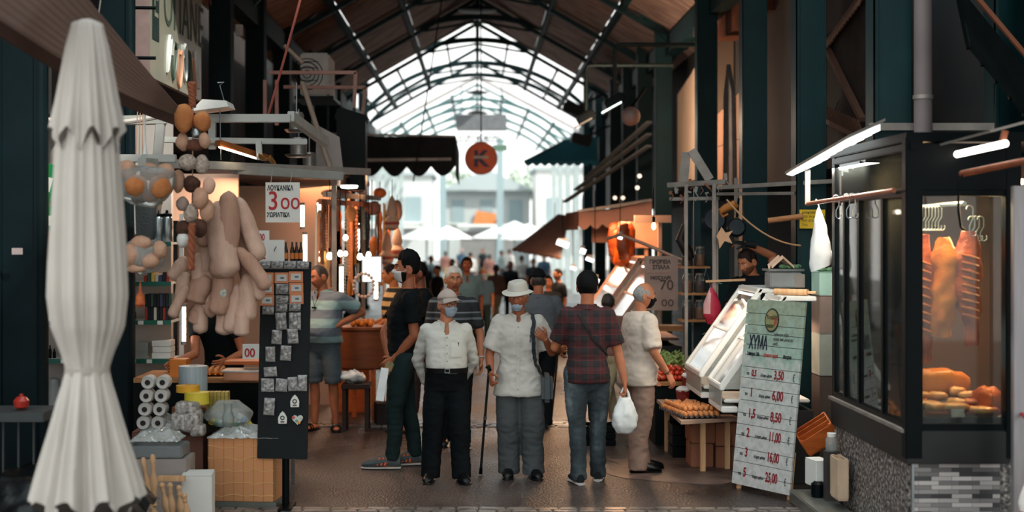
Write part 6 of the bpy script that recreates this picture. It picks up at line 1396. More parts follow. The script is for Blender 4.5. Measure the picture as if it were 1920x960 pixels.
LF = [(428, 372, 412, 520, 27, 0), (405, 405, 388, 512, 21, 1), (448, 380, 492, 485, 17, 0), (440, 395, 478, 535, 22, 1), (412, 390, 425, 518, 30, 0), (395, 430, 384, 580, 15, 1), (422, 500, 405, 588, 21, 0), (440, 540, 432, 622, 17, 0), (462, 520, 466, 600, 20, 1), (403, 500, 396, 592, 13, 1), (382, 555, 374, 622, 15, 1), (478, 480, 484, 560, 13, 0), (452, 470, 500, 540, 15, 0), (420, 560, 418, 625, 17, 1), (450, 575, 456, 628, 16, 0), (385, 520, 366, 565, 23, 0), (350, 515, 340, 565, 15, 1), (352, 540, 318, 592, 11, 0), (372, 575, 362, 606, 17, 1), (345, 485, 322, 522, 16, 1), (368, 480, 378, 540, 17, 1), (402, 395, 380, 460, 15, 0)]
WH = ['biggest pale one facing front', 'left of the biggest pale one', 'slanting right at the top', 'second from the right edge', 'central one', 'narrow one at the left', 'one carrying a paper badge', 'lowest one in the middle', 'stout one at the lower right', 'thin one behind the badge', 'lowest one at the left', 'narrow one at the right edge', 'tip pointing right', 'low one below the badge', 'low one at the right', 'short one left of the badge', 'short one by the rope end', 'long thin one pointing down left', 'stub under the rope end', 'uppermost left stub', 'one behind the rope end', 'upper left one']
for i, (x0, y0, x1, y1, r, d) in enumerate(LF):
    Y = 10.25 + .10 * d + .03 * (i % 4); a, b = at(x0 - .1 * (x1 - x0), y0 - .1 * (y1 - y0), Y), at(x1, y1 + 3, Y); rr = r * .92 * Y / F; mb = MB(); n = 28; pts, ra = [], []
    for j in range(n + 1):
        u = j / n; p = a.lerp(b, u) + V((.012 * math.sin(u * 3 + i), 0, 0)); pts.append(p); ra.append(rr * (.5 + .5 * min(1, u * 3)) * min(1, math.sqrt(u / .07 + .04)) * (1 if u < .86 else math.sqrt(max(.03, 1 - ((u - .86) / .145) ** 2))))
    mb.tube(pts, ra, 18); o = mb.build('loofah', LOO if i % 3 else LOO2); push(o, lambda c, i=i: .005 * noise.noise(V((c.x * 34 + i, c.y * 34, c.z * 5))) + .004 * noise.noise(V((c.x * 80, c.y * 80, c.z * 9 + i))) + .004 * noise.noise(c * 14)); tag(o, 'dried tan loofah in the hanging bundle, ' + WH[i], 'loofah')
mb = MB(); c = at(421, 549, 10.2); mb.loft([[c + V((.024 * math.cos(a), d, .03 * math.sin(a))) for a in [2 * PI * k / 16 for k in range(16)]] for d in (-.045, -.05)]); tag(mb.build('paper_badge', mat('badge', '#4a5a58', .5, col2='#b9b9a9', scale=50)), 'small round paper badge tied to a loofah', 'badge')
# ================================================================ black display board with packets
t = thing('display_board', 'tall black board on a post, pinned with card packets and toys', 'board', (-1.48, 10.9, 0))
mb = MB(); mb.box((-1.482, 10.92, 1.138), (.385, .03, 1.515), Matrix.Rotation(.02, 3, 'Y')); mb.build('panel', mat('board_black', '#0a1114', .7, var=.2), t, bevel=.003)
mb = MB(); mb.cyl((-1.475, 10.95, .02), (-1.475, 10.95, .4), .028); mb.build('post', BLACK, t); mb = MB(); mb.box((-1.46, 10.9, .012), (.10, .3, .024)); mb.build('base_plate', BLACK, t)
ORC = mat('orange_card', '#c77f58', .6); PRN = mat('printed_card', '#a9a7a4', .5, col2='#3a3c3e', scale=38); FOILP = mat('foil_packet', '#b5b3b0', .3, .2, col2='#5a5a5c', scale=26, bump=.004, bscale=30)
def packet(px, py, w_, h, kind, label, group=None, tilt=0.0):
    Y = 10.885; s = F / Y; c = at(px, py, Y); W2, H2 = w_ / s, h / s; R = Matrix.Rotation(tilt, 3, 'Y')
    if kind == 'card':
        t = thing('card_packet', label, 'packet', c, group); mb = MB(); mb.box(c, (W2, .008, H2), R); mb.build('backing_card', ORC, t); mb = MB(); mb.box(c + V((0, -.006, .0)), (W2 * .72, .006, H2 * .6), R); mb.build('picture', mat('card_pale', '#b9b9b4', .5), t); mb = MB(); mb.box(c + V((.006, -.0095, 0)), (W2 * .28, .002, H2 * .18), R); mb.build('print', mat('card_print', '#5a6468', .6), t); return
    mb = MB(); n = 10; d = .024
    def fn(u, v): a = math.sin(PI * u) ** .5 * math.sin(PI * v) ** .5; return c + R @ V(((u - .5) * W2, -.004 - d * a * (.7 + .5 * noise.noise(V((u * 5 + px, v * 5, py)))), (v - .5) * H2))
    mb.grid(fn, n, n, .003); o = mb.build('foil_packet' if kind == 'foil' else 'printed_packet', FOILP if kind == 'foil' else PRN, smooth=False); tag(o, label, 'packet', group)
row = ('top', 'second', 'third')
for ci, (px, ys, nm) in enumerate(((500, (521, 542, 563), 'left'), (528, (521,), 'middle'), (555, (519, 540, 560), 'right'))):
    for k, y in enumerate(ys): packet(px + .5 * k, y, 26, 20, 'card', 'orange-edged card packet, %s of the %s column on the black board' % (row[k], nm))
for i in range(4): packet(496 + 24 * i, 497, 23, 15, 'print', 'black and white printed packet in the strip along the top of the board', 'printed packets along the top')
for i, (px, py, w_, h, lb) in enumerate(((529, 542, 24, 19, 'printed packet below the middle card packet'), (529, 562, 24, 16, 'crinkled packet, third in the middle column'), (503, 582, 22, 15, 'printed packet below the left card column'), (528, 577, 22, 15, 'printed packet, fourth in the middle column'), (553, 576, 22, 15, 'printed packet below the right card column'))): packet(px, py, w_, h, 'print', lb + ' of the black board')
for i, (px, py, w_, h, lb) in enumerate(((527, 602, 20, 32, 'tall silver packet, left of the upper pair'), (553, 602, 22, 32, 'tall silver packet, right of the upper pair'), (519, 632, 19, 26, 'silver sachet, left of the second pair'), (549, 630, 20, 28, 'silver sachet, right of the second pair'), (507, 664, 18, 28, 'silver packet, left of the third pair'), (536, 662, 20, 28, 'silver packet, right of the third pair'), (507, 697, 24, 18, 'silver packet with a red spot, alone at the left'), (502, 722, 24, 25, 'first silver packet in the row of four'), (528, 722, 22, 24, 'second silver packet in the row of four'), (549, 720, 18, 26, 'third silver packet in the row of four'), (567, 718, 17, 30, 'last silver packet in the row of four'), (505, 762, 20, 32, 'silver packet alone at the lower left'))): packet(px, py, w_, h, 'foil', lb + ' on the black board', tilt=.06 * (i % 3 - 1))
for px, py, lb in ((553, 752, 'upper white house-shaped toy on the black board'), (530, 783, 'lower white house-shaped toy on the black board')):
    c = at(px, py, 10.89); t = thing('house_toy', lb, 'toy', c); mb = MB(); mb.prism([(-.032, -.045), (.032, -.045), (.034, .0), (.018, .032), (0, .05), (-.018, .032), (-.034, 0)], c, (1, 0, 0), (0, 0, 1), .014); mb.build('toy_body', SHEETW, t, bevel=.002); mb = MB(); mb.tube([c + V((.014 * math.cos(a), -.016, .014 * math.sin(a))) for a in [2 * PI * k / 14 for k in range(15)]], .0035, 6); mb.build('ring', BLACK, t); mb = MB(); mb.box(c + V((0, -.016, -.03)), (.03, .004, .01)); mb.build('door', mat('toy_brown', '#5a4038', .6), t)
c = at(558, 786, 10.89); t = thing('heart_toy', 'colourful heart-shaped badge low on the black board', 'toy', c); pts = []
for k in range(30): a = 2 * PI * k / 30; pts.append((.0026 * 16 * math.sin(a) ** 3, .0026 * (13 * math.cos(a) - 5 * math.cos(2 * a) - 2 * math.cos(3 * a) - math.cos(4 * a))))
mb = MB(); mb.prism(pts, c, (1, 0, 0), (0, 0, 1), .012); mb.build('heart', mat('heart_pale', '#b9c0b8', .5), t, smooth=False)
for k, (a, b, col) in enumerate(((-.03, .015, '#c0504a'), (.012, -.025, '#d08a3a'), (.03, .01, '#b8b4b0'), (-.005, -.01, '#6a8a7a'))): mb = MB(); mb.ell(c + V((a, -.014, b)), (.013, .004, .011), 10, 6); mb.build('spot', mat('spot%d' % k, col, .5), t)
for px, py in (): pass
t = thing('card_stand', 'small white card standing on top of the black board', 'sign', at(518, 490, 10.9)); mb = MB(); mb.box(at(518, 470, 10.92), (.125, .012, .165)); mb.build('card', SHEETW, t); mb = MB(); mb.tube([at(516, 462, 10.9) + V((.008 * math.cos(k), 0, -.01 * k)) for k in range(5)], .003, 6); mb.build('mark', INK, t); mb = MB(); mb.cyl(at(518, 484, 10.93), at(518, 500, 10.93), .005); mb.build('stem', STEEL, t)
# ---- price signs
def sign(px0, py0, px1, py1, Y, label, lines, mm=SHEETW, name='price_sign', tilt=0.0):
    s = F / Y; c = at((px0 + px1) / 2, (py0 + py1) / 2, Y); w_, h = (px1 - px0) / s, (py1 - py0) / s; t = thing(name, label, 'sign', c); mb = MB(); mb.box(c, (w_, .01, h)); mb.build('board', mm, t)
    for body, size, fx, fy, m_, sx in lines: text(body, size * h, c + V(((fx - .5) * w_, -.008, (fy - .5) * h)), (1, 0, 0), (0, 0, 1), m_, t, sx=sx, bold=.0016)
    return t
REDI = mat('red_ink', '#a8262c', .5)
sign(498, 342, 562, 417, 12.5, 'white price sign reading 3 00 in red, hanging on the canopy frame', [('ΛΟΥΚΑΝΙΚΑ', .18, .05, .80, INK, .62), ('3', .66, .06, .32, REDI, .85), ('οο', .50, .43, .34, REDI, .85), ('ΧΩΡΙΑΤΙΚΑ', .15, .04, .14, INK, .72)])
mb = MB(); [mb.cyl(at(px, 342, 12.5), at(px + 3, 318, 12.5), .003) for px in (508, 545)]; tag(mb.build('sign_wires', STEEL), 'two thin wires the white price sign hangs from', 'wire')
sign(484, 432, 505, 490, 12.3, 'narrow white price slip with red writing left of the small white card', [('00', .3, .1, .68, REDI, .6), ('ΛΙΑ', .18, .1, .45, INK, .6), ('2', .4, .3, .08, REDI, .7)])
sign(455, 645, 490, 673, 12.2, 'low white price card with red noughts on the egg stall', [('00', .8, .1, .15, REDI, .9)])
# ================================================================ goods heaped at the front of the stall
t = thing('goods_table', 'dark stall table carrying the egg trays behind the heaped goods', 'table', (-2.2, 12.2, 0)); mb = MB(); mb.box((-2.3, 12.45, .86), (1.25, .7, .04)); mb.build('table_top', WOOD, t); mb = MB(); mb.box((-2.3, 12.13, .42), (1.25, .02, .84)); mb.build('skirt', BLACK, t)
for x in (-2.88, -1.72): mb = MB(); mb.bar((x, 12.7, 0), (x, 12.7, .85), .05, .05); mb.build('leg', BLACK, t)
ORB = mat('orange_card_tray', '#c8742a', .6)
egg_tray('orange card tray of eggs on the dark stall table', -2.47, 12.2, 6, 6, .885, .1, 'egg in the orange tray on the dark stall table', 'eggs in the orange tray', m=ORB)
EGG2 = None
tag(MB().box(at(338, 692, 12.3), (.14, .2, .18)).build('orange_box', ORB, bevel=.005), 'orange box left of the egg tray', 'box')
tag(MB().box(at(462, 678, 12.35), (.34, .3, .03)).build('serving_board', ORANGEW, bevel=.004), 'reddish wooden board on the stall table', 'board')
t = thing('metal_tray', 'long copper-coloured metal tray on the stall table by the black board', 'tray', at(460, 712, 12.1)); c = at(462, 703, 12.0); mb = MB(); mb.box(c, (.34, .26, .07)); mb.build('tray_body', mat('copper_tray', '#a8785f', .35, .6), t, bevel=.008); mb = MB(); mb.box(c + V((0, 0, .042)), (.38, .3, .012)); mb.build('rim', STEEL, t, bevel=.003)
t = thing('wrapped_block', 'big block of yellow-orange packs shrink-wrapped together on the ground', 'pack', (-1.80, 11.1, 0)); R = Matrix.Rotation(-.10, 3, 'Z')
YB = bands('yellow_packs', 0, [(0, '#d0984a'), (.06, '#d8a650'), (.14, '#d69a5e'), (.9, '#c8864c'), (.97, '#7e5628')], .078)
mb = MB(); mb.box((-1.805, 11.15, .285), (.52, .36, .49), R); mb.build('packs', YB, t, bevel=.006); mb = MB(); mb.box((-1.805, 11.15, .285), (.528, .368, .498), R); o = mb.build('shrink_wrap', glass('shrink', '#fff6ea', .10, .12), t, bevel=.01)
for k in range(5): mb = MB(); z = .09 + .095 * k; mb.tube([V((-1.805, 11.15, 0)) + R @ V((-.262 + .524 * i / 10, -.187, z + .03 * noise.noise(V((i * .8, k * 3.1, 0))))) for i in range(11)], .0022, 5); mb.build('wrap_crease', mat('shrink_crease', '#e0b478', .3), t)
mb = MB(); mb.box((-1.805, 11.15, .02), (.56, .4, .04), R); mb.build('pallet', mat('pallet_grey', '#5b5e58', .8), t)
def film(name, label, c, d, seed, m=CLEARW, cat='plastic film'):
    mb = MB()
    def fn(u, v): e = min(u, 1 - u, v, 1 - v) * 4; return V(c) + V(((u - .5) * d[0], (v - .5) * d[1], d[2] * min(1, e) * (.6 + .6 * noise.noise(V((u * 6 + seed, v * 6, seed)))) + .015 * noise.noise(V((u * 20, v * 20, seed)))))
    mb.grid(fn, 26, 26, .002); return tag(mb.build(name, m, sharp=25), label, cat)
film('plastic_film', 'crinkled clear plastic on top of the shrink-wrapped block', (-1.80, 11.1, .54), (.55, .4, .10), 2)
carton('white_carton', 'tall white carton in the foreground beside the shrink-wrapped block', (-2.05, 10.45, .175), (.22, .26, .35), .1, SHEETW, False)
carton('brown_carton', 'wide brown carton under the white rolls', (-2.42, 11.25, .40), (.55, .36, .32), .04, mat('brown_carton', '#6e4a3e', .85), False); tag(MB().box((-2.42, 11.25, .12), (.6, .42, .24)).build('support_crate', DARK), 'dark crate under the wide brown carton', 'crate')
ROLL = mat('paper_roll', '#b9b6b1', .7, bump=.004, bscale=40)
for k in range(4):
    for i in range(2):
        x = -2.60 + .115 * i + .012 * k; z = .635 + .105 * k; t = thing('paper_roll', '%s roll in the %s row of the white paper roll stack' % (('left', 'right')[i], ('bottom', 'second', 'third', 'top')[k]), 'paper roll', (x, 11.12, z - .05)); mb = MB(); R = Matrix.Rotation(PI / 2, 3, 'X'); mb.lathe([(.022, -.06), (.047, -.065), (.054, -.05), (.054, .05), (.047, .065), (.022, .06)], (x, 11.12, z), 22, R); mb.build('roll', ROLL, t); mb = MB(); mb.cyl((x, 11.052, z), (x, 11.07, z), .021); mb.build('core', mat('roll_core', '#2a2624', .9), t)
for i, (px, py, w_, h) in enumerate(((338, 790, 30, 38), (362, 788, 34, 44), (352, 764, 44, 24), (372, 806, 26, 22))):
    c = at(px, py, 11.0); s2 = 11 / F / 2; mb = MB(); mb.ell(c, (w_ * s2, .09, h * s2), 24, 16, fn=lambda p, q: V([math.copysign(abs(p[k]) ** .45, p[k]) * (w_ * s2, .09, h * s2)[k] for k in range(3)])); o = mb.build('printed_bag', mat('printed_bag', '#b9b4ae', .3, col2='#57504c', scale=34, bump=.006, bscale=24)); crumple(o, .006, 26, i); tag(o, 'crinkled printed plastic pack right of the paper rolls, ' + ('left one', 'large middle one', 'top one', 'lowest right one')[i], 'pack')
def rollv(name, label, px, py0, py1, Y, r, m):
    a, b = at(px, py1, Y), at(px, py0, Y); h = b.z - a.z; mb = MB(); mb.lathe([(r * .3, 0), (r, 0), (r, h), (r * .3, h), (r * .3, h - .02)], a, 28); return tag(mb.build(name, m), label, 'roll')
rollv('foil_roll', 'wide pale blue-grey roll standing beside the orange box', 362, 686, 735, 11.5, .115, mat('pale_blue_roll', '#8fa0a8', .5, col2='#a9b5ba', scale=30, stretch=(3, 3, .1)))
rollv('tape_roll', 'yellow tape roll, upper one below the pale blue roll', 352, 722, 735, 11.2, .09, mat('yellow_tape', '#c9952a', .4)); rollv('tape_roll', 'bright yellow tape roll, lower one below the pale blue roll', 369, 735, 757, 11.1, .095, mat('yellow_tape2', '#c9b53a', .4))
tag(MB().box(at(362, 775, 11.45), (.28, .3, .13)).build('support_box', CARD), 'carton holding up the yellow tape rolls', 'box')
for i in range(6): tag(MB().box(at(391 + 7 * i, 751, 11.3), (.027, .10, .145)).build('yellow_packet', mat('yellow_pack', '#b9a04a', .5, col2='#6e6a3a', scale=20), bevel=.003), 'slim yellow packet in the row beside the tape rolls', 'packet', 'yellow packets in a row')
tag(MB().box(at(412, 788, 11.4), (.32, .25, .16)).build('support_box', mat('dark_carton', '#2d2622', .8)), 'dark box under the row of slim yellow packets', 'box')
rg = random.Random(5)
for i in range(9): sponge(398 + 8.5 * i, 790 + rg.uniform(-10, 8), 11.15, 7, 7, mat('toy%d' % (i % 4), ('#c9b53a', '#2f8a5a', '#9fb0b0', '#3f6f9a')[i % 4], .4), 'small coloured plastic toy in the clear bag on the wrapped block', 'coloured toys in the bag', i, 'plastic_toy')['category'] = 'toy'
mb = bag_mesh(.36, .24, .20, neck=.5, seed=3); mb.v = [p + V((-1.95, 11.15, .60)) for p in mb.v]; tag(mb.build('clear_bag', CLEARW, sharp=40), 'clear plastic bag of coloured toys lying on the wrapped block', 'bag')
t = thing('glass_carafe', 'clear glass carafe among the toys beside the wrapped block', 'carafe', at(428, 800, 11.0)); mb = MB(); c = at(428, 798, 11.05); mb.lathe([(.03, 0), (.045, .02), (.05, .07), (.028, .12), (.035, .17)], c, 18); mb.build('glass_body', glass('carafe', '#e6ecea', .2), t)
film('plastic_bag', 'crumpled clear plastic bag on the brown carton below the paper rolls', (-2.42, 11.2, .565), (.42, .3, .13), 5, cat='bag'); film('plastic_bag', 'crumpled silvery bag on the grey tray above the wooden pins', (-2.38, 10.6, .58), (.36, .3, .10), 8, cat='bag')
t = thing('grey_tray', 'grey plastic tray of wrapped goods above the wooden pins', 'tray', (-2.4, 10.5, .45)); mb = MB(); mb.box((-2.38, 10.6, .50), (.42, .3, .09)); mb.build('tray_body', mat('grey_tray', '#6a6f70', .4), t, bevel=.01)
tag(MB().box((-2.36, 10.62, .225), (.44, .34, .45)).build('pale_carton', mat('greyish_carton', '#8d8580', .7), bevel=.004), 'greyish carton with faint print under the grey tray', 'box')
tag(MB().box(at(322, 897, 10.25), (.19, .05, .035)).build('wood_strip', WOODL), 'short strip of orange wood behind the wooden pins', 'strip')
PIN = mat('turned_wood', '#b08a66', .5, col2='#c29c78', scale=5, stretch=(3, 3, 1))
pins = [(268, 858, 285, 955, 'tallest pin, left'), (286, 852, 290, 950, 'tall pale pin beside the tallest'), (303, 905, 318, 975, 'short pin in the middle'), (318, 905, 325, 975, 'short pin right of the middle'), (335, 910, 342, 978, 'short pin at the right'), (345, 925, 352, 985, 'rightmost short pin'), (262, 920, 275, 985, 'leaning pin at the left'), (282, 935, 296, 990, 'front pin'), (252, 940, 258, 995, 'leftmost low pin')]
for x0, y0, x1, y1, lb in pins:
    Y = 9.95; a, b = at(x1, y1, Y), at(x0, y0, Y); h = (b - a).length; R = (b - a).to_track_quat('Z', 'Y').to_matrix(); prof = [(.010, 0), (.020, .03), (.012, .10), (.026, .28), (.032, .42), (.022, .58), (.014, .70), (.020, .76), (.015, .82), (.022, .92), (.012, 1)]
    mb = MB(); mb.lathe([(r, z * h) for r, z in prof], a, 16, R); tag(mb.build('wooden_pin', PIN), 'turned wooden pin in the bottom left heap, ' + lb, 'wooden pin')
tag(MB().box((-2.22, 10.02, .03), (.55, .35, .06)).build('pin_tray', WOOD, bevel=.004), 'low wooden tray the turned pins stand in', 'tray')
# ================================================================ left wall: sign panel, fittings, warm stall
t = thing('wall_sign', 'large weathered sign panel high on the left wall, thin painted letters and graffiti', 'sign', (-3.1, 14.7, 3.6))
SIGNM = mat('sign_metal', '#8a8f80', .35, .3, var=.3, scale=1.6, col2='#a5a08c')
mb = MB(); mb.box((-3.13, 14.75, 4.7), (.05, 2.5, 2.2)); mb.build('panel', SIGNM, t)
mb = MB(); mb.box((-3.19, 13.48, 4.7), (.17, .03, 2.2)); mb.build('end_board', mat('pinkish_board', '#7d6b68', .8, var=.2), t)
lx = V((0, 1, 0)); SG = mat('sign_green', '#3a4a40', .6); SBR = mat('sign_brown', '#5a2f22', .6)
text('ΟΠΑΝΕ', .62, (-3.10, 14.05, 4.20), lx, (0, 0, 1), SG, t, sx=.95); text('ΤΗΛΙΑ', .9, (-3.10, 14.15, 4.78), lx, (0, 0, 1), SBR, t, sx=.9, bold=.01)
mb = MB(); mb.box((-3.102, 13.72, 4.35), (.006, .28, .75)); mb.build('dark_letter_box', mat('sign_dark', '#1d2e2c', .5), t); text('Ε', .5, (-3.097, 13.62, 4.2), lx, (0, 0, 1), SIGNM, t, sx=.7)
for k in range(7):
    mb = MB(); pts = [V((-3.10, 14.3 + .24 * k + .12 * math.cos(a * 1.0 + k), 3.92 - .05 * (k % 3) + .2 * math.sin(a * 1.3 + k * .7))) for a in [i * .5 for i in range(12)]]; mb.tube(pts, .022, 6, flat=.4); mb.build('graffiti', mat('graffiti%d' % (k % 3), ('#b9bdb9', '#3a4a40', '#b8866a')[k % 3], .4), t)
for z in (4.18, 3.72): tag(MB().cyl((-3.6, 13.0, z), (-2.95, 13.05, z), .016).build('steel_rod', BLACK), 'thin dark rod crossing the weathered sign, %s one' % ('upper' if z > 4 else 'lower'), 'rod')
t = thing('junction_box', 'small pale junction box on the left wall', 'box', at(450, 57, 18)); mb = MB(); mb.box(at(449, 57, 17.4), (.09, .05, .14)); mb.build('box_body', GALV, t, bevel=.005)
t = thing('junction_box', 'small pale switch box on the dark left column above the awning', 'box', at(208, 85, 12.4)); mb = MB(); mb.box(at(206, 86, 12.42), (.07, .05, .07)); mb.build('box_body', GALV, t, bevel=.005)
t = thing('air_conditioner', 'outdoor air-conditioning unit mounted high on the left wall', 'air conditioner', at(595, 185, 19)); c = at(596, 146, 18.6); mb = MB(); mb.box(c, (.36, .85, .55)); mb.build('casing', WHITEP, t, bevel=.02); mb = MB(); [mb.tube([c + V((-.09 + r * math.cos(a), -.43, r * math.sin(a))) for a in [2 * PI * k / 20 for k in range(21)]], .006, 5) for r in (.05, .1, .15, .2)]; [mb.bar(c + V((-.09 - .14, -.435, z)), c + V((.05, -.435, z)), .008, .008) for z in (-.16, -.08, 0, .08, .16)]; mb.build('fan_grille', BLACK, t)
for z in (-.3,): mb = MB(); mb.box(c + V((0, 0, z)), (.5, .9, .04)); mb.build('bracket', BLACK, t)
PIPEP = mat('pinkish_pipe', '#8d6e64', .5, .3)
t = thing('pipe_rig', 'pinkish steel tube frame standing out from the left wall', 'frame', at(600, 150, 17)); 
for a, b in (((505, 136, 17), (668, 136, 17)), ((667, 136, 17), (664, 202, 17)), ((532, 163, 18), (686, 164, 18)), ((685, 164, 18), (678, 235, 18)), ((519, 150, 17), (519, 235, 17)), ((497, 150, 16.5), (497, 220, 16.5))): mb = MB(); mb.bar(at(*a), at(*b), .04, .04); mb.build('tube', PIPEP, t)
mb = MB(); mb.cyl(at(567, 155, 15.5), at(622, 325, 15.0), .028); tag(mb.build('long_pole', mat('weathered_pole', '#8a7a6c', .7)), 'long weathered pole leaning across the left stall front', 'pole')
mb = MB(); mb.cyl(at(533, 85, 15.6), at(568, 118, 15.6), .022); tag(mb.build('short_pole', mat('weathered_pole', '#8a7a6c', .7)), 'short pale bar slanting above the long pole', 'pole')
mb = MB(); mb.tube(sag(at(568, -20, 13), at(500, 225, 13), .02, 16), .012, 7); tag(mb.build('red_rope', mat('red_rope', '#8c4a40', .9)), 'reddish rope running up out of the picture on the left', 'rope')
mb = MB(); mb.tube(sag(at(190, -10, 12.3), at(178, 62, 12.3), .02), .008, 6); tag(mb.build('wall_cable', GALV), 'pale cable on the dark wall above the awning', 'cable')
for i, (px, py, w_) in enumerate(((556, 238, 46), (560, 285, 52), (580, 312, 40))):
    Y = 14.5 + .4 * i; c = at(px, py, Y); r = w_ / 2 * Y / F; t = thing('hanging_scale', ('upper', 'middle', 'lowest')[i] + ' steel hanging scale pan by the canopy frame', 'scale', c)
    mb = MB(); mb.lathe([(r * .6, -.02), (r * .62, .12), (r * .5, .15)], c, 20); mb.build('dial_drum', mat('scale_drum', '#8a8580', .35, .6), t); mb = MB(); mb.lathe([(.01, -.06), (r * .8, -.055), (r, -.03), (r, -.025), (r * .8, -.045), (.01, -.05)], c, 24); mb.build('pan', STEEL, t); mb = MB(); mb.cyl(c + V((0, 0, .15)), c + V((0, 0, .45)), .008); mb.build('rod', STEEL, t)
mb = MB(); mb.prism([(0, 0), (.30, 0), (.26, .35), (.02, .48)], at(592, 318, 15.4), (1, 0, 0), (0, 0, 1), .06); tag(mb.build('pale_hood', mat('pale_hood', '#8f8680', .7)), 'pale tapered sheet hood behind the long pole', 'hood')
t = thing('flood_lamp', 'black lamp hood on the dark column at the end of the left stall', 'lamp', at(662, 225, 17)); c = at(660, 222, 17); mb = MB(); mb.box(c, (.38, .3, .16), Matrix.Rotation(.3, 3, 'Y')); mb.build('housing', BLACK, t, bevel=.02); mb = MB(); mb.box(c + V((-.02, -.05, -.095)), (.3, .2, .02), Matrix.Rotation(.3, 3, 'Y')); mb.build('lens', GALV, t)
mb = MB(); mb.box(at(660, 290, 16.9), (.34, .3, .85)); tag(mb.build('dark_cabinet', BLACK, bevel=.01), 'tall black box under the lamp hood at the end of the left stall', 'box')
# warm stall behind the loofahs and the polo man
WARMW = mat('warm_panel', '#a58a7a', .8, var=.15, scale=1.2); 
wallbox('wall_left_stall', (-2.75, 17.6, 1.35), (1.9, .08, 2.7), WARMW)
wallbox('wall_left_stall', (-2.95, 15.2, 2.5), (.8, .06, .5), WARMW)
lamp((-2.4, 16.3, 2.9), 45, '#ffccA6', 1.2, target=(-2.4, 16.8, 0)); lamp((-2.45, 14.6, 2.75), 30, '#ffccA6', .8, target=(-2.5, 14.4, 0)); lamp((-1.75, 17.6, 2.7), 24, '#ffb888', 1.0, target=(-1.5, 17.0, 0)); lamp((-1.9, 21, 2.7), 50, '#ffc294', 1.4, target=(-1.6, 20.5, 0))
for i, (px, y0, y1, Y) in enumerate(((567, 385, 425, 16.8), (598, 380, 420, 16.9), (600, 440, 490, 16.9), (640, 500, 560, 16.6), (672, 430, 470, 18.5), (345, 575, 640, 12.9), (705, 500, 560, 18.2), (572, 440, 500, 16.8))):
    t = thing('tube_light', 'white tube light in the left stall, ' + ('top left', 'second at the top', 'below the second', 'low one by the hanging belts', 'upper right one', 'one beside the loofahs and the egg tray', 'one left of the striped tee', 'lower left')[i], 'lamp', at(px, y1, Y)); a, b = at(px, y0, Y), at(px, y1, Y); mb = MB(); mb.cyl(a, b, .022 if Y > 14 else .018); mb.build('tube', glow('warm_white', '#fff0dc', 5), t); mb = MB(); mb.cyl(a, a + V((0, 0, .03)), .03); mb.build('end_cap', GALV, t); mb = MB(); mb.cyl(b, b - V((0, 0, .03)), .03); mb.build('end_cap', GALV, t)
for i, (px, py, Y) in enumerate(((618, 481, 15.9), (638, 476, 16.4), (648, 446, 16.6), (675, 482, 16.0), (691, 478, 17.0), (648, 476, 17.2), (622, 382, 17), (670, 420, 19), (730, 393, 21), (745, 398, 23))):
    r = (.036, .032, .03, .034, .03, .026, .024, .024, .03, .03)[i]; c = at(px, py, Y); t = thing('bulb_lamp', 'glowing bare bulb in the warm left stall, %s from the left' % ('first', 'third', 'fifth', 'seventh', 'eighth', 'fourth', 'second', 'sixth', 'ninth', 'last')[i], 'lamp', c); mb = MB(); mb.lathe([(.004, -r), (r * .7, -r * .75), (r, 0), (r * .75, r * .7), (r * .35, r * 1.3)], c, 16); mb.build('bulb', BULB, t); mb = MB(); mb.cyl(c + V((0, 0, r * 1.2)), c + V((0, 0, r * 1.2 + .05)), r * .4); mb.build('socket', BLACK, t); mb = MB(); mb.cyl(c + V((0, 0, r * 1.2 + .05)), V((c.x, c.y, 2.75)), .004); mb.build('cord', BLACK, t)
t = thing('light_box', 'bright white lit panel hanging in the left stall by the striped tee', 'light box', at(700, 560, 17.5)); mb = MB(); c = at(697, 505, 17.6); mb.box(c, (.22, .05, .30)); mb.build('lit_face', glow('panel_white', '#f4faf6', 1.1), t); mb = MB(); mb.box(c + V((0, .04, 0)), (.25, .03, .33)); mb.build('case', GALV, t); mb = MB(); mb.cyl(c + V((0, .04, .16)), V((c.x, c.y + .04, 2.78)), .006); mb.build('cord', BLACK, t)
# hanging belts, chains and garlands
rg = random.Random(31); HC = [mat('strap%d' % i, c, .7) for i, c in enumerate(('#b56a35', '#8e5236', '#d0a24a', '#9aa39c', '#5a3a2e', '#c88a62', '#6e7a72', '#3a2a26'))]
for i in range(46):
    px = rg.uniform(592, 735); Y = 16 + (px - 592) / 143 * 5 + rg.uniform(-.6, .6); y0 = 385 + rg.uniform(-12, 18); ln = rg.uniform(60, 190); a, b = at(px, y0, Y), at(px + rg.uniform(-4, 4), y0 + ln, Y); wv = rg.uniform(.008, .022); mb = MB(); k = i % 3
    if k == 0: mb.loft([[p + V((-wv, 0, 0)), p + V((wv, 0, 0)), p + V((wv, .006, 0)), p + V((-wv, .006, 0))] for p in [a.lerp(b, j / 6) for j in range(7)]])
    elif k == 1: mb.tube([a.lerp(b, j / 10) + V((.006 * math.sin(j * 2.1), 0, 0)) for j in range(11)], [wv * (.7 + .5 * abs(math.sin(j * 1.4))) for j in range(11)], 7)
    else:
        nb = int((a - b).length / (wv * 2.6)) + 2; mb.tube([a, b], .003, 5)
        for j in range(nb): mb.ell(a.lerp(b, j / (nb - 1)), (wv * 1.25, wv * 1.25, wv * 1.4), 8, 6)
    tag(mb.build(('leather_strap', 'braided_cord', 'bead_garland')[k], HC[rg.randrange(8)]), ('leather strap', 'braided cord', 'bead string')[k] + ' hanging in the warm left stall', ('strap', 'cord', 'bead string')[k], ('hanging straps', 'hanging cords', 'hanging bead strings')[k])
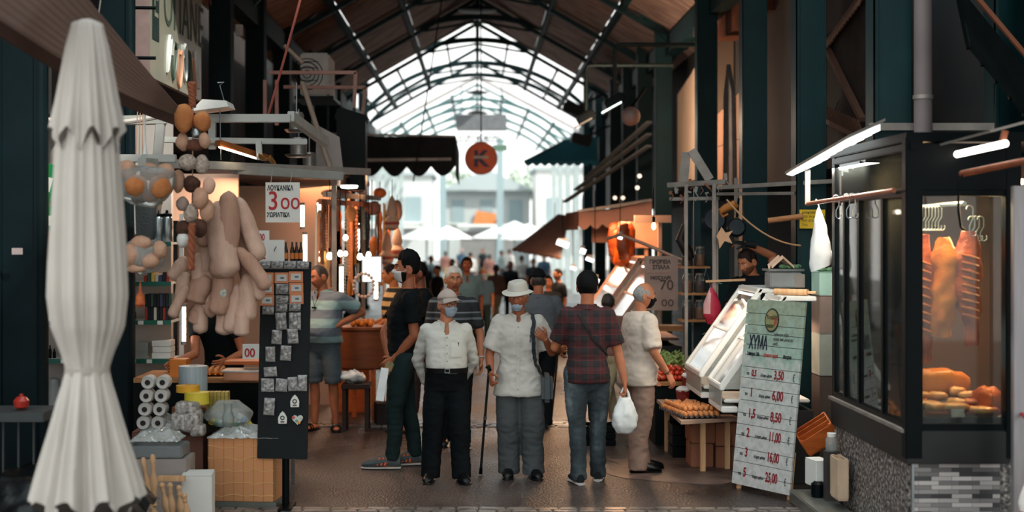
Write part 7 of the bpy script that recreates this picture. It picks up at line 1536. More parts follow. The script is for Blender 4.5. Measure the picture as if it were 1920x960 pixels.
for i, (px, py, Y, w_, h, col) in enumerate(((700, 462, 17.5, 14, 38, '#a85a26'), (655, 540, 16.4, 10, 40, '#b86a2a'), (658, 400, 17, 22, 30, '#c07a48'), (630, 362, 17.2, 60, 16, '#7d5648'), (700, 390, 18.4, 30, 26, '#6a4a40'), (745, 395, 22, 20, 40, '#8d7060'), (672, 352, 17.5, 36, 16, '#5b4038'))):
    c = at(px, py, Y); mb = MB(); mb.ell(c, (w_ / 2 * Y / F, .06, h / 2 * Y / F), 14, 10); crumple(tag(mb.build('hanging_pouch', mat('pouch' + col, col, .7)), 'leather pouch hanging in the left stall, ' + ('orange one left of the young man', 'narrow orange one by the bead strings', 'tan one below the rail', 'long flat one under the canopy', 'dull brown one at the stall corner', 'far one at the lane end', 'dark one beside the cabinet')[i], 'pouch'), .015, 14, i)
for i, (px, py, Y) in enumerate(((735, 405, 19.5), (745, 460, 21), (725, 470, 20))):
    t = thing('hanging_lantern', 'pale layered lantern hanging at the corner of the left stall, ' + ('top one', 'lower right one', 'lower left one')[i], 'lantern', at(px, py, Y)); c = at(px, py, Y); mb = MB(); mb.lathe([(.03, -.2), (.09, -.16), (.10, -.06), (.06, .0), (.08, .05), (.05, .2), (.01, .28)], c, 12); mb.build('shade', mat('lantern_pale', '#b89a86', .7), t); mb = MB(); mb.lathe([(.102, -.12), (.104, -.10), (.102, -.08)], c, 12); mb.build('band', mat('lantern_red', '#8e4238', .6), t); mb = MB(); mb.cyl(c + V((0, 0, .28)), c + V((0, 0, .5)), .005); mb.build('cord', BLACK, t)
t = thing('hanging_horseshoe', 'pale beaded loop hanging left of the striped tee', 'garland', at(682, 560, 17)); mb = MB(); c = at(682, 535, 17); [mb.ell(c + V((.12 * math.cos(a), 0, .14 * math.sin(a))), .022, 8, 6) for a in [2 * PI * k / 18 for k in range(18)]]; mb.build('beads', mat('bead_pale', '#b8a294', .6), t)
t = thing('wire_basket_lamp', 'round orange paper lantern above the left stall', 'lantern', at(712, 365, 20)); c = at(712, 362, 20); mb = MB(); mb.ell(c, (.095, .095, .075), 18, 12); mb.build('shade', mat('orange_lantern', '#c8672f', .6), t); mb = MB(); mb.cyl(c + V((0, 0, .07)), c + V((0, 0, .16)), .006); mb.build('hanger', BLACK, t)
# racks above and round the stall
t = thing('stall_canopy', 'flat brown canopy over the warm left stall', 'canopy', (-2.0, 17.5, 2.75)); mb = MB(); mb.box((-2.25, 17.7, 2.80), (1.5, 4.2, .06)); mb.build('roof_sheet', mat('canopy_brown', '#4c3a34', .8), t); mb = MB(); mb.box((-1.56, 17.7, 2.72), (.04, 4.2, .14)); mb.build('fascia', mat('fascia_pale', '#8d7a70', .7), t)
for y in (15.7, 19.7): mb = MB(); mb.bar((-1.58, y, 0), (-1.58, y, 2.75), .05, .05); mb.build('post', GALV, t)
t = thing('ceiling_lamp', 'oval white lamp under the brown canopy', 'lamp', at(655, 350, 16)); mb = MB(); mb.lathe([(.02, -.03), (.09, -.02), (.10, 0), (.09, .01)], at(655, 349, 15.9), 20); mb.build('diffuser', glow('warm_white', '#fff0dc', 5), t)
for i in range(2):
    mb = MB(); mb.bar(at(600 + 8 * i, 378 - 14 * i, 15.4 + .2 * i), at(700 + 12 * i, 384 - 12 * i, 19 + i * .4), .04, .06); tag(mb.build('canopy_rail', GALV if i % 2 else RUST), '%s crossing rail over the warm left stall' % ('lower', 'upper')[i], 'rail')
# round brown table with fruit, white bundle, boxes on the floor
t = thing('round_table', 'round brown wooden table with a deep apron behind the polo man', 'table', (-1.27, 16.2, 0)); mb = MB(); mb.lathe([(.26, .58), (.28, .60), (.29, 1.02), (.31, 1.03), (.31, 1.06), (.02, 1.065)], (-1.30, 16.2, 0), 32); mb.build('apron', mat('table_brown', '#6e3c24', .5, col2='#84492c', scale=3, stretch=(1, 1, 8)), t)
for a in (.5, 2.1, 3.7, 5.3): mb = MB(); p = V((-1.30 + .24 * math.cos(a), 16.2 + .24 * math.sin(a), 0)); mb.bar(p, p + V((0, 0, .62)), .05, .05); mb.build('leg', ORANGEW, t)
for i in range(10): p = V((-1.40 + .05 * (i % 5), 16.05 + .08 * (i // 5), 1.095 + .02 * (i % 2))); mb = MB(); mb.ell(p, .034, 12, 8); tag(mb.build('orange_fruit', ORG, loc=p), 'small orange fruit on the round brown table', 'fruit', 'orange fruits on the round table')
t = thing('dark_bin', 'dark open crate beside the round table', 'crate', (-1.2, 16.9, 0)); mb = MB(); mb.box((-1.48, 17.0, .4), (.4, .5, .8)); mb.build('crate_body', ORANGEW, t, bevel=.01)
mb = MB(); mb.ell(at(662, 706, 15.3), (.13, .13, .06), 20, 12); o = mb.build('white_bundle', PLASTIC); crumple(o, .05, 13, 4); tag(o, 'crumpled white plastic bundle on the dark stool by the polo man', 'bundle')
t = thing('dark_stool', 'low dark stool under the white bundle', 'stool', (-1.38, 15.3, 0)); mb = MB(); mb.box((-1.30, 15.3, .48), (.30, .34, .05)); mb.build('seat', DARKB, t, bevel=.005)
for a in (-1, 1):
    for b in (-1, 1): mb = MB(); mb.bar((-1.30 + a * .12, 15.3 + b * .14, 0), (-1.30 + a * .12, 15.3 + b * .14, .46), .04, .04); mb.build('leg', DARKB, t)
carton('brown_box', 'plain brown box on the ground beyond the white bundle', (-1.0, 15.75, .12), (.26, .26, .24), .2, DARKB, False)
for i, (px, Y) in enumerate(((548, 11.9), (556, 11.9), (564, 11.9), (536, 11.9))):
    t = thing('sauce_bottle', 'dark bottle with an orange label on the stall behind the black board, %s' % ('second from left', 'third from left', 'rightmost', 'leftmost')[i], 'bottle', at(px, 492, Y)); c = at(px, 492, Y); mb = MB(); mb.lathe([(.016, 0), (.018, .01), (.018, .10), (.008, .14), (.008, .17)], c, 14); mb.build('glass_body', mat('bottle_dark', '#2a1a14', .2), t); mb = MB(); mb.lathe([(.0185, .03), (.0185, .08)], c, 14, cap=False); mb.build('label', mat('label_orange', '#b5662f', .5), t)
tag(MB().box(at(548, 498, 11.9), (.25, .1, .05)).build('bottle_shelf', GALV), 'small metal shelf holding the dark bottles', 'shelf')
t = thing('shelf_stand', 'thin steel stand under the bottle shelf', 'stand', (-1.55, 11.95, 0)); mb = MB(); mb.bar((-1.55, 11.97, 0), (-1.55, 11.97, 1.83), .03, .03); mb.build('post', STEEL, t)
# ================================================================ things people carry
t = thing('walking_cane', 'dark adjustable walking cane held by the man in the bucket hat', 'cane', (.03, 12.2, 0)); a, b = at(901, 889, 12.45), at(917, 690, 12.17); a.z = .01
mb = MB(); mb.cyl(a, b, .011); mb.build('shaft', mat('cane_grey', '#23292c', .4, .4), t); mb = MB(); mb.cyl(a, a.lerp(b, .06), .017, .013); mb.build('rubber_tip', BLACK, t); mb = MB(); mb.tube([b + V((-.02, .05, .0)), b + V((0, .02, .015)), b + V((.0, -.03, .01)), b + V((.01, -.07, -.01))], .013, 10); mb.build('handle', BLACK, t); mb = MB(); mb.cyl(a.lerp(b, .52), a.lerp(b, .55), .015); mb.build('collar', STEEL, t)
t = thing('walking_cane', 'thin dark walking cane of the man in the grey shirt', 'cane', (.8, 15.6, 0)); a, b = V((.815, 15.72, .01)), V((.895, 15.60, .92)); mb = MB(); mb.cyl(a, b, .011); mb.build('shaft', mat('cane_brown', '#3a2a22', .5), t); mb = MB(); mb.cyl(a, a.lerp(b, .05), .016); mb.build('rubber_tip', BLACK, t); mb = MB(); mb.tube([b + V((0, -.05, 0)), b + V((0, 0, .012)), b + V((0, .05, 0))], .013, 8); mb.build('handle', BLACK, t)
t = thing('shopping_bag', 'full white plastic shopping bag in the hand of the man in plaid', 'bag', (1.245, 11.98, .42)); mb = bag_mesh(.21, .17, .30, neck=.42, seed=5, n=40, rows=18, wob=.13); mb.v = [p + V((1.243, 11.985, .43)) for p in mb.v]; crumple(mb.build('bag_body', PLASTIC, t, sharp=70), .006, 26, 3)
for s_ in (-1, 1): mb = MB(); mb.tube([V((1.243 + s_ * .038, 11.985, .72)), V((1.243 + s_ * .028, 11.99, .77)), V((1.243 + s_ * .006, 11.99, .815))], [.014, .010, .008], 8); mb.build('handle', PLASTIC, t)
strap_on(B['root'], [B['shl'] + B['L'] * .105 - B['F'] * .0 + V((0, 0, .06)), B['shl'] + B['L'] * .125 + B['F'] * .13 - V((0, 0, .08)), B['shl'] + B['L'] * .16 + B['F'] * .11 - V((0, 0, .30)), B['shl'] + B['L'] * .20 + B['F'] * .02 - V((0, 0, .44))], .036, STRAP, objs=[kid(B['root'], 'shirt')])
strap_on(B['root'], [B['shl'] + B['L'] * .105 + V((0, 0, .06)), B['shl'] + B['L'] * .11 - B['F'] * .15 - V((0, 0, .15)), B['shl'] + B['L'] * .18 - B['F'] * .12 - V((0, 0, .44))], .036, STRAP, objs=[kid(B['root'], 'shirt')])
mb = MB(); c = B['shl'] + B['L'] * .24 - B['F'] * .02 - V((0, 0, .56)); mb.box(c, (.10, .26, .24)); mb.build('shoulder_bag', mat('bag_canvas', '#4a4f52', .8, bump=.003), B['root'], world=False, bevel=.03)
sh_ = kid(K['root'], 'shirt'); strap_on(K['root'], [K['shl'] + K['L'] * .10 - K['F'] * .13 + V((0, 0, .03)), K['shl'] - K['F'] * .16 - V((0, 0, .18)) + K['L'] * -.02, K['shl'] - K['L'] * .17 - K['F'] * .06 - V((0, 0, .36))], .018, mat('thin_strap', '#15191b', .6), objs=[sh_])
mb = MB(); c = V((-1.0, 12.62, .72)); mb.bar(at(712, 752, 12.45), at(722, 690, 12.5), .07, .03); tag(mb.build('folded_paper', PLASTIC, bevel=.004), 'folded white plastic bag held low by the young man in black', 'bag')
t = thing('small_packet', "small orange and green packet in the young man's hands", 'packet', at(728, 690, 12.5)); mb = MB(); mb.box(at(729, 688, 12.55), (.07, .04, .09), Matrix.Rotation(.4, 3, 'Y')); mb.build('packet_body', mat('packet_orange', '#b5762f', .4, col2='#3a6a5a', scale=18), t, bevel=.008)
kk = L_; wr = kk['A']['R'][2]; el = kk['A']['R'][1]; mb = MB(); d = (wr - el).normalized(); x_, y_, _ = ortho(d); c = wr - d * .02; mb.tube([c + x_ * .031 * math.cos(a) + y_ * .031 * math.sin(a) for a in [2 * PI * i / 18 for i in range(19)]], .004, 6); mb.build('bracelet', mat('bracelet_dark', '#3a2a26', .5), kk['root'], world=False)
wr, el = Hm['A']['L'][2], Hm['A']['L'][1]; mb = MB(); d = (wr - el).normalized(); x_, y_, _ = ortho(d); c = wr - d * .03; mb.tube([c + x_ * .031 * math.cos(a) + y_ * .031 * math.sin(a) for a in [2 * PI * i / 18 for i in range(19)]], .008, 6); mb.build('wristband', mat('pale_band', '#b9b4ae', .5), Hm['root'], world=False)
mb = MB(); s0 = GM['shl'] + GM['F'] * .145 - V((0, 0, .02)); mb.tube([s0 + GM['L'] * .04 + V((0, 0, .05)), s0 + GM['L'] * .0 - V((0, 0, .06)) + GM['F'] * .02, s0 - GM['L'] * .04 + V((0, 0, .05))], .004, 6); mb.box(s0 - V((0, 0, .075)) + GM['F'] * .025, (.05, .01, .02)); mb.build('hanging_glasses', BLACK, GM['root'], world=False)
# ================================================================ upper right wall and lamps
BEIGE = mat('beige_plaster', '#a98f7c', .8, var=.12, scale=1.5, col2='#b89c86')
mb = MB(); mb.prism([(20.4, 2.95), (23.9, 2.95), (23.9, 4.45), (22.4, 4.62), (20.4, 4.95)], (3.36, 0, 0), (0, 1, 0), (0, 0, 1), .315); tag(mb.build('plaster_panel', BEIGE, smooth=False), 'tall beige plaster panel high on the right between dark columns', 'panel')
BRICKM = bpy.data.materials.new('tan_blocks'); t_ = NT(BRICKM); p_ = t_.n('ShaderNodeBsdfPrincipled', i_Roughness=.8); t_.l(p_.outputs[0], t_.out.inputs[0]); tc_ = t_.n('ShaderNodeTexCoord'); mp_ = t_.n('ShaderNodeMapping'); mp_.inputs['Rotation'].default_value = (PI / 2, 0, PI / 2); t_.l(tc_.outputs['Object'], mp_.inputs[0]); b_ = t_.n('ShaderNodeTexBrick', i_Scale=1); b_.inputs['Brick Width'].default_value = .9; b_.inputs['Row Height'].default_value = .22; b_.inputs['Mortar Size'].default_value = .008; b_.inputs['Color1'].default_value = lin('#a8795c'); b_.inputs['Color2'].default_value = lin('#b5876a'); b_.inputs['Mortar'].default_value = lin('#5a4034'); t_.l(mp_.outputs[0], b_.inputs[0]); t_.l(b_.outputs[0], p_.inputs['Base Color'])
t = thing('block_panel', 'tan blockwork panel with a grey patch, high on the right', 'panel', (3.4, 19, 2.9)); mb = MB(); mb.prism([(18.1, 2.75), (20.35, 2.75), (20.35, 3.8), (18.1, 4.0)], (3.42, 0, 0), (0, 1, 0), (0, 0, 1), .255); mb.build('blockwork', BRICKM, t, smooth=False)
mb = MB(); mb.prism([(18.75, 2.76), (19.5, 2.76), (19.45, 4.0), (19.2, 4.4), (18.85, 4.0)], (3.365, 0, 0), (0, 1, 0), (0, 0, 1), .053); mb.build('grey_patch', mat('grey_patch', '#5a5654', .8, var=.3, scale=5), t, smooth=False)
tag(MB().prism([(16.8, 4.75), (20.2, 4.85), (19.6, 6.2), (17.6, 6.2)], (3.40, 0, 0), (0, 1, 0), (0, 0, 1), .275).build('rust_panel', mat('rust_patch', '#6b3a24', .8, var=.5, scale=2.5), smooth=False), 'rust-brown stained panel near the top right of the roof', 'panel')
tag(MB().box((3.60, 16.75, 3.9), (.155, 1.9, 2.4)).build('taupe_panel', TAUPE), 'plain taupe wall board between two green columns on the right', 'panel')
t = thing('lattice_window', 'dim window with slatted wooden lattice between the green columns', 'window', (3.6, 14.3, 3.4)); mb = MB(); mb.box((3.75, 14.3, 3.9), (.05, 2.2, 2.2)); mb.build('backboard', mat('dim_board', '#2a2321', .8, var=.3), t)
SL = mat('lattice_wood', '#5e4337', .7)
for k, (a, b) in enumerate((((13.5, 3.0), (15.2, 3.35)), ((13.5, 4.4), (15.2, 4.05)), ((13.6, 3.2), (15.2, 4.2)))): mb = MB(); mb.bar((3.68, a[0], a[1]), (3.68, b[0], b[1]), .06, .05); mb.build('batten', SL, t)
mb = MB(); [mb.bar((3.66, 13.5 + .1 * k, 3.05 + .02 * k), (3.60, 13.5 + .1 * k - .05, 3.18 + .02 * k), .02, .015) for k in range(17)]; [mb.bar((3.66, 13.5 + .1 * k, 4.38 - .02 * k), (3.60, 13.5 + .1 * k - .05, 4.26 - .02 * k), .02, .015) for k in range(17)]; mb.build('slats', SL, t)
t = thing('pitched_awning', 'dark glazed lean-to roof with a rusty edge at the top right', 'awning', (3.9, 9.9, 3.2)); mb = MB(); mb.grid(lambda u, v: V((3.62 + .62 * u, 10.8 - .3 * v, 3.98 - .75 * u - .5 * v)), 6, 6, .03); mb.build('roof_sheet', mat('dark_glazing', '#161d1d', .25, .2, var=.4), t); mb = MB(); mb.bar((3.58, 10.45, 3.95), (4.28, 10.45, 3.12), .035, .03); mb.build('edge_bar', mat('rust_bar', '#7a4a34', .6), t)
mb = MB(); [mb.bar((3.62 + .62 * k / 6, 10.49, 3.93 - .75 * k / 6 - .46), (3.62 + .62 * k / 6, 10.78, 3.99 - .75 * k / 6), .02, .02) for k in range(7)]; mb.build('glazing_bars', BLACK, t)
def gooseneck(label, x0, x1, Y, z, drop, lampkind):
    t = thing('bracket_lamp', label, 'lamp', (x1, Y, z)); mb = MB(); mb.tube([V((x0, Y, z)), V((x1 + .08, Y, z)), V((x1 + .02, Y, z - .02)), V((x1, Y, z - .09)), V((x1, Y, z - drop))], .032, 10); mb.build('arm', mat('dark_pipe', '#26302f', .5, .4), t); p = V((x1, Y, z - drop))
    mb = MB(); mb.box(p + V((0, 0, -.08)), (.30, .22, .16), Matrix.Rotation(-.5, 3, 'Y')); mb.build('housing', BLACK, t, bevel=.02)
    mb = MB(); mb.box(p + V((-.05, -.08, -.17)), (.30, .16, .02), Matrix.Rotation(-.5, 3, 'Y')); mb.build('lens', glow('flood_lens', '#f2fff4', 1.8) if lampkind else GALV, t)
gooseneck('nearer flood lamp with a lit face on a dark bent arm, right', 3.1, 1.93, 20.0, 4.77, .72, True); gooseneck('flood lamp on a dark bent pipe arm on the right, further unlit one', 3.1, 1.72, 22.5, 4.78, .75, False)
t = thing('globe_lamp', 'frosted globe lamp beside the lit flood lamp', 'lamp', (2.2, 20.3, 3.6)); mb = MB(); mb.ell((2.19, 20.3, 3.79), .137, 22, 16); mb.build('globe', mat('frosted_globe', '#8d7a74', .35), t); mb = MB(); mb.cyl((2.19, 20.3, 3.9), (2.4, 20.3, 4.2), .02); mb.build('arm', BLACK, t)
t = thing('junction_box', 'small white switch box on the right wall under the rusty panel', 'box', at(1306, 60, 20)); mb = MB(); mb.box(at(1306, 60, 20), (.09, .05, .14)); mb.build('box_body', GALV, t, bevel=.005)
for i, (px, py, Y) in enumerate(((1075, 205, 30), (1090, 262, 30.6))): t = thing('spot_lamp', 'black spot lamp at the end of the right wall, %s one' % ('upper', 'lower')[i], 'lamp', at(px, py, Y)); c = at(px, py, Y); mb = MB(); mb.box(c, (.45, .3, .22), Matrix.Rotation(.3, 3, 'Y')); mb.build('housing', BLACK, t, bevel=.03); mb = MB(); mb.bar(c, c + V((.6, 0, .3)), .05, .05); mb.build('bracket', BLACK, t)
for i, (px, py, Y) in enumerate(((1199, 330, 23), (1195, 352, 23.5), (1153, 371, 26), (1168, 371, 26.4))): c = at(px, py, Y); t = thing('small_bulb', 'tiny lit bulb strung on the dark right wall, %s' % ('top one', 'second one', 'lower left one', 'lower right one')[i], 'lamp', c); mb = MB(); mb.ell(c, .035, 10, 8); mb.build('bulb', glow('dim_bulb', '#f3dcc0', 1.2), t); mb = MB(); mb.cyl(c + V((0, 0, .03)), c + V((0, 0, .09)), .015); mb.build('socket', BLACK, t)
lamp((2.15, 20.9, 3.7), 42, '#ffe2c4', .2, target=(3.4, 22.2, 4.0)); lamp((2.3, 19.7, 3.6), 16, '#ffe2c4', .2, target=(3.42, 19.4, 3.4))  # lights added to brighten the plaster and block panels, away from the flood lamp
# ================================================================ stalls further down on the right
counter(16.6, 18.2, 'brown-framed sloping glass counter down the alley, nearer one', xl=1.62, m=mat('pink_frame', '#9a7767', .5), zl=.98); counter(18.4, 20.4, 'brown-framed sloping glass counter down the alley, further one', xl=1.58, m=mat('pink_frame', '#9a7767', .5), zl=1.02)
for i in range(8): slab('hanging_ham', 'orange cured ham hanging over the further glass counter', (1.95 + .06 * (i % 3), 19.0 + .22 * i, 2.02 - .1 * (i % 2)), (.17, .17, .5), 0, 60 + i, MEATO if i % 2 else mat('dark_roast', '#5a230c'), 'cured hams hanging down the alley')
for i in range(7): slab('sausage_piece', 'pale sausage piece in the nearer brown-framed counter', (1.95, 16.8 + .2 * i, 1.06), (.24, .15, .12), .3, 80 + i, HAMM, 'pale pieces in the brown counter')
sign(1208, 480, 1271, 582, 16.4, 'large cream price sign with 70 pencilled on it, beside the khaki man', [('ΠΡΟΒΕΙΑ', .10, .15, .86, INK, .9), ('ΣΠΑΛΑ', .10, .24, .76, INK, .9), ('~~~~~~~', .10, .1, .66, mat('faint_red', '#a8786a', .7), 1), ('ΜΟΣΧΑΡΙ', .085, .18, .57, INK, .95), ('70', .26, .45, .38, mat('pencil', '#5b4a44', .7), 1), ('οο', .22, .5, .08, mat('pencil', '#5b4a44', .7), .9)], mat('cream_sign', '#a98d80', .75))
tag(MB().bar((2.42, 16.35, 0), (2.42, 16.35, 2.6), .08, .06).build('sign_post', GREEN), 'dark green post right of the cream price sign', 'post')
tag(MB().box((2.12, 16.5, 1.02), (.5, .3, .06)).build('sign_shelf', WOOD), 'wooden ledge under the cream price sign', 'ledge')
PINKC = canvas('pink_canvas', '#d2ada0', .65)
def sheet(label, a, b, c, d, m, val):
    t = thing('awning', label, 'awning', (a + b) / 2); mb = MB(); mb.grid(lambda u, v: a.lerp(b, u).lerp(d.lerp(c, u), v) - V((0, 0, .05 * math.sin(PI * v))), 10, 8, .015); mb.build('canvas', m, t)
    mb = MB(); mb.grid(lambda u, v: a.lerp(b, u) - V((0, .01, v * val * (.6 + .4 * abs(math.sin(PI * 9 * u))))), 90, 2, .01); mb.build('valance', m, t)
    for p, q in ((a, d), (b, c)): mb = MB(); mb.bar(p - V((0, 0, .03)), q - V((0, 0, .03)), .03, .03); mb.build('awning_arm', GALV, t)
def awn(name, label, y0, y1, x_in, z_in, x_out, z_out, m, val=.16, scal=True, nsc=12):
    t = thing(name, label, 'awning', ((x_in + x_out) / 2, (y0 + y1) / 2, z_out)); mb = MB(); mb.grid(lambda u, v: V((x_in + (x_out - x_in) * v, y0 + (y1 - y0) * u, z_in + (z_out - z_in) * v - .04 * math.sin(PI * v))), 10, 8, .015); mb.build('canvas', m, t)
    if val: mb = MB(); mb.grid(lambda u, v: V((x_out, y0 + (y1 - y0) * u, z_out - v * (val * (.75 + .25 * abs(math.sin(PI * nsc * u)))))), nsc * 8, 2, .01); mb.build('valance', m, t); mb = MB(); mb.grid(lambda u, v: V((x_in + (x_out - x_in) * u, y0, z_in + (z_out - z_in) * u - .04 * math.sin(PI * u) - v * val * (.75 + .25 * abs(math.sin(PI * 6 * u))))), 48, 2, .01); mb.build('end_valance', m, t)
    for y in (y0, y1): mb = MB(); mb.bar((x_in, y, z_in), (x_out, y, z_out), .035, .035); mb.build('awning_arm', GALV, t)
    return t
sheet('pinkish slanting awning at the end of the right stalls', at(961, 466, 28), at(1050, 482, 26), at(1066, 404, 27.2), at(1046, 401, 28.4), PINKC, .05); awn('awning', 'pinkish low awning over the middle right stalls', 21.2, 24.2, 2.6, 2.62, 1.5, 2.45, PINKC, .28)
for i, (px, py, Y, w_, h) in enumerate(((1145, 425, 21.5, 90, 60), (1190, 440, 20, 70, 50), (1215, 410, 19, 70, 14))): mb = MB(); c = at(px, py, Y) + V((.1, .3, 0)); mb.box(c, (w_ * Y / F, .06, h * Y / F)); mb.bar(c + V((.1, .03, 0)), V((c.x + .1, c.y + .03, 0)), .05, .05); tag(mb.build('fascia_board', mat('fascia_tan%d' % i, ('#8a6656', '#96705e', '#9d8476')[i], .8)), ('upright pinkish board above the further counters', 'orange-brown board behind the nearer counters', 'pale beam over the right stalls')[i], 'board')
for i, (px, py, Y, w_, h) in enumerate(((1055, 457, 26, 22, 10), (1093, 471, 23, 9, 9), (1106, 487, 22, 14, 6), (1116, 525, 21, 14, 7), (1163, 445, 18.8, 7, 7), (1075, 503, 26, 10, 5), (1040, 470, 29, 14, 5))): c = at(px, py, Y); t = thing('stall_light', 'bright white lamp at the stalls down the alley, ' + ('top one under the slanting awning', 'round one', 'flat one below the round one', 'low one over the counter', 'small one on the bent rail', 'far low one', 'far one by the awning tip')[i], 'lamp', c); mb = MB(); mb.box(c, (w_ * Y / F, .12, h * Y / F), Matrix.Rotation(.35, 3, 'Y')); mb.build('diffuser', glow('stall_glow', '#fffdf4', 2.2), t); mb = MB(); mb.box(c + V((0, .02, h / 2 * Y / F + .03)), (w_ * Y / F * .8, .1, .04)); mb.build('housing', GALV, t); mb = MB(); mb.cyl(c + V((0, .02, h / 2 * Y / F + .04)), V((c.x, c.y + .02, 2.75)), .006); mb.build('cord', BLACK, t)
mb = MB(); mb.tube([V((1.55, 17, 2.05)), V((1.7, 16.9, 2.1)), V((1.95, 16.8, 2.0)), V((2.4, 16.6, 1.8))], .02, 8); tag(mb.build('bent_rail', mat('bent_rail', '#a08070', .5, .4)), 'pale bent rail above the nearer brown-framed counter', 'rail')
lamp((1.7, 19.5, 2.6), 80, '#ffc08a', 1.0, target=(1.9, 19.5, 0)); lamp((1.6, 25, 2.2), 60, '#ffcfa0', 1.0)
for i in range(3): mb = MB(); mb.bar((1.6 + .2 * i, 26, 2.7 + .22 * i), (2.9, 24, 3.6 + .2 * i), .10, .03); tag(mb.build('tilted_board', mat('grey_board', '#6c6a68', .7)), '%s grey tilted board below the teal awning' % ('lowest', 'middle', 'top')[i], 'board')
# ================================================================ overhead: awnings, round sign, hanging sign
DAW = mat('dark_awning', '#16181c', .8, var=.25); TEALC = canvas('teal_canvas', '#5fa5b2', .6)
awn('awning', 'dark scalloped awning jutting over the left side of the alley', 24.6, 29.5, -2.9, 3.85, -.38, 3.80, DAW, .68, nsc=16); sheet('teal scalloped awning on the right beyond the lamps', at(983, 300, 31.5), at(1122, 300, 31.5), at(1122, 256, 33.2), at(1056, 262, 33.2), TEALC, .13)
tag(MB().bar((-2.4, 24.5, 3.38), (-.45, 24.5, 3.40), .05, .05).build('awning_rail', GALV), 'pale rail along the near edge of the dark awning', 'rail')
t = thing('round_sign', 'round orange sign with a K hanging in the middle of the alley', 'sign', (.065, 26, 3.3)); c = at(902, 297, 26); mb = MB(); mb.lathe([(.01, -.03), (.285, -.03), (.30, 0), (.285, .03), (.01, .03)], c, 40, Matrix.Rotation(PI / 2, 3, 'X')); mb.build('disc', mat('orange_sign', '#d8643a', .5), t, sharp=20)
KB = mat('sign_blue', '#4a3a52', .5); text('K', .40, c + V((-.14, -.035, -.14)), (1, 0, 0), (0, 0, 1), KB, t, bold=.016, depth=.006); mb = MB(); mb.box(c + V((.0, -.04, .02)), (.26, .01, .05)); mb.build('pale_bar', mat('sign_bar', '#b9aaa0', .5), t); mb = MB(); mb.cyl(c + V((0, 0, .29)), V((c.x, c.y, 6.8)), .012); mb.build('hanger', BLACK, t)
t = thing('hanging_sign', 'long grey hanging sign under the far roof arches', 'sign', (.1, 50, 5.5)); c = at(903, 230, 49.6); mb = MB(); mb.box(c, (1.75, .12, .58)); mb.build('board', mat('far_grey_sign', '#6c6f72', .7), t, bevel=.02); mb = MB(); [mb.cyl(c + V((x, 0, .28)), c + V((x, 0, 1.3)), .02) for x in (-.7, .7)]; mb.build('hangers', mat('far_steel', '#4e6f70', .6), t)
t = thing('letter_sign', 'row of cut-out letters hanging below the long grey sign', 'sign', (.1, 49, 5.0)); c = at(858, 262, 48.8); mb = MB(); mb.box(c + V((.82, .06, -.06)), (1.7, .03, .05)); mb.build('rail', mat('far_steel', '#4e6f70', .6), t); text('ΑΓΟΡΑ ΜΟΔΙΑΝΟ', .24, c, (1, 0, 0), (0, 0, 1), mat('far_letter', '#3f4c4c', .6), t, sx=.72, bold=.01, depth=.02); mb = MB(); mb.box(c + V((1.45, .0, -.28)), (.5, .04, .22)); mb.build('green_plate', mat('far_plate', '#5d7a6a', .6), t)
for i, (y, z) in enumerate(((29.3, 6.72), (49.2, 7.0), (52, 6.55))): t = thing('pendant_lamp', 'flat dark pendant lamp at the roof ridge, %s one' % ('nearest', 'middle', 'furthest')[i], 'lamp', (0, y, z)); mb = MB(); mb.lathe([(.1, .10), (.36, .03), (.40, 0), (.36, -.02), (.05, -.03)], (0, y, z), 28); mb.build('shade', BLACK, t); mb = MB(); mb.cyl((0, y, z + .1), (0, y, z + .5), .03); mb.build('rod', BLACK, t)
mb = MB(); mb.tube(sag(at(843, -95, 24.3), at(775, 340, 24.2), .02, 14), .012, 6); tag(mb.build('thin_wire', BLACK), 'thin wire slanting down to the dark awning', 'wire')
# ================================================================ the bright end of the alley
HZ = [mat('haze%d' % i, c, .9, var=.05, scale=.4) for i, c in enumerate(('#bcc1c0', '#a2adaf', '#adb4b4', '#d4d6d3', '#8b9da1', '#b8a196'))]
def house(label, x0, x1, y, h, m, rows, cols, d=8, sgn=None, balc=True):
    t = thing('house', label, 'building', ((x0 + x1) / 2, y + d / 2, 0)); w_ = x1 - x0; mb = MB(); mb.box(((x0 + x1) / 2, y + d / 2, h / 2), (w_, d, h)); mb.build('wall', m, t)
    mb = MB(); mb.box(((x0 + x1) / 2, y + d / 2, h + .12), (w_ + .4, d + .4, .24)); mb.build('roof_slab', HZ[1], t)
    for r in range(rows):
        for c in range(cols):
            x = x0 + w_ * (c + .5) / cols; z = 3.6 + r * 2.9; mb = MB(); mb.box((x, y - .03, z), (w_ / cols * .45, .06, 1.5)); wn = mb.build('window', HZ[4], t); mb = MB(); mb.box((x, y - .08, z - .8), (w_ / cols * .6, .12, .08)); mb.build('sill', HZ[3], wn)
        if balc and r % 2 == 0: mb = MB(); mb.box(((x0 + x1) / 2, y - .5, 2.55 + r * 2.9), (w_ * .8, 1.0, .14)); mb.build('balcony', HZ[3], t)
    return t
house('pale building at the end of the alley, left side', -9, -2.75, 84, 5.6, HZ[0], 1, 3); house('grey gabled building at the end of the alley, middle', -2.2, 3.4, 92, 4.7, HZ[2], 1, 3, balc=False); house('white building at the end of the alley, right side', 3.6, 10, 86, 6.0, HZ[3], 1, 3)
t = thing('gable_roof', 'shallow grey gable over the building at the alley end', 'roof', (.6, 92, 4.9)); mb = MB(); mb.prism([(-3.0, 0), (3.0, 0), (0, 1.4)], (.6, 91.8, 4.95), (1, 0, 0), (0, 0, 1), .5); mb.build('gable_face', HZ[1], t, smooth=False)
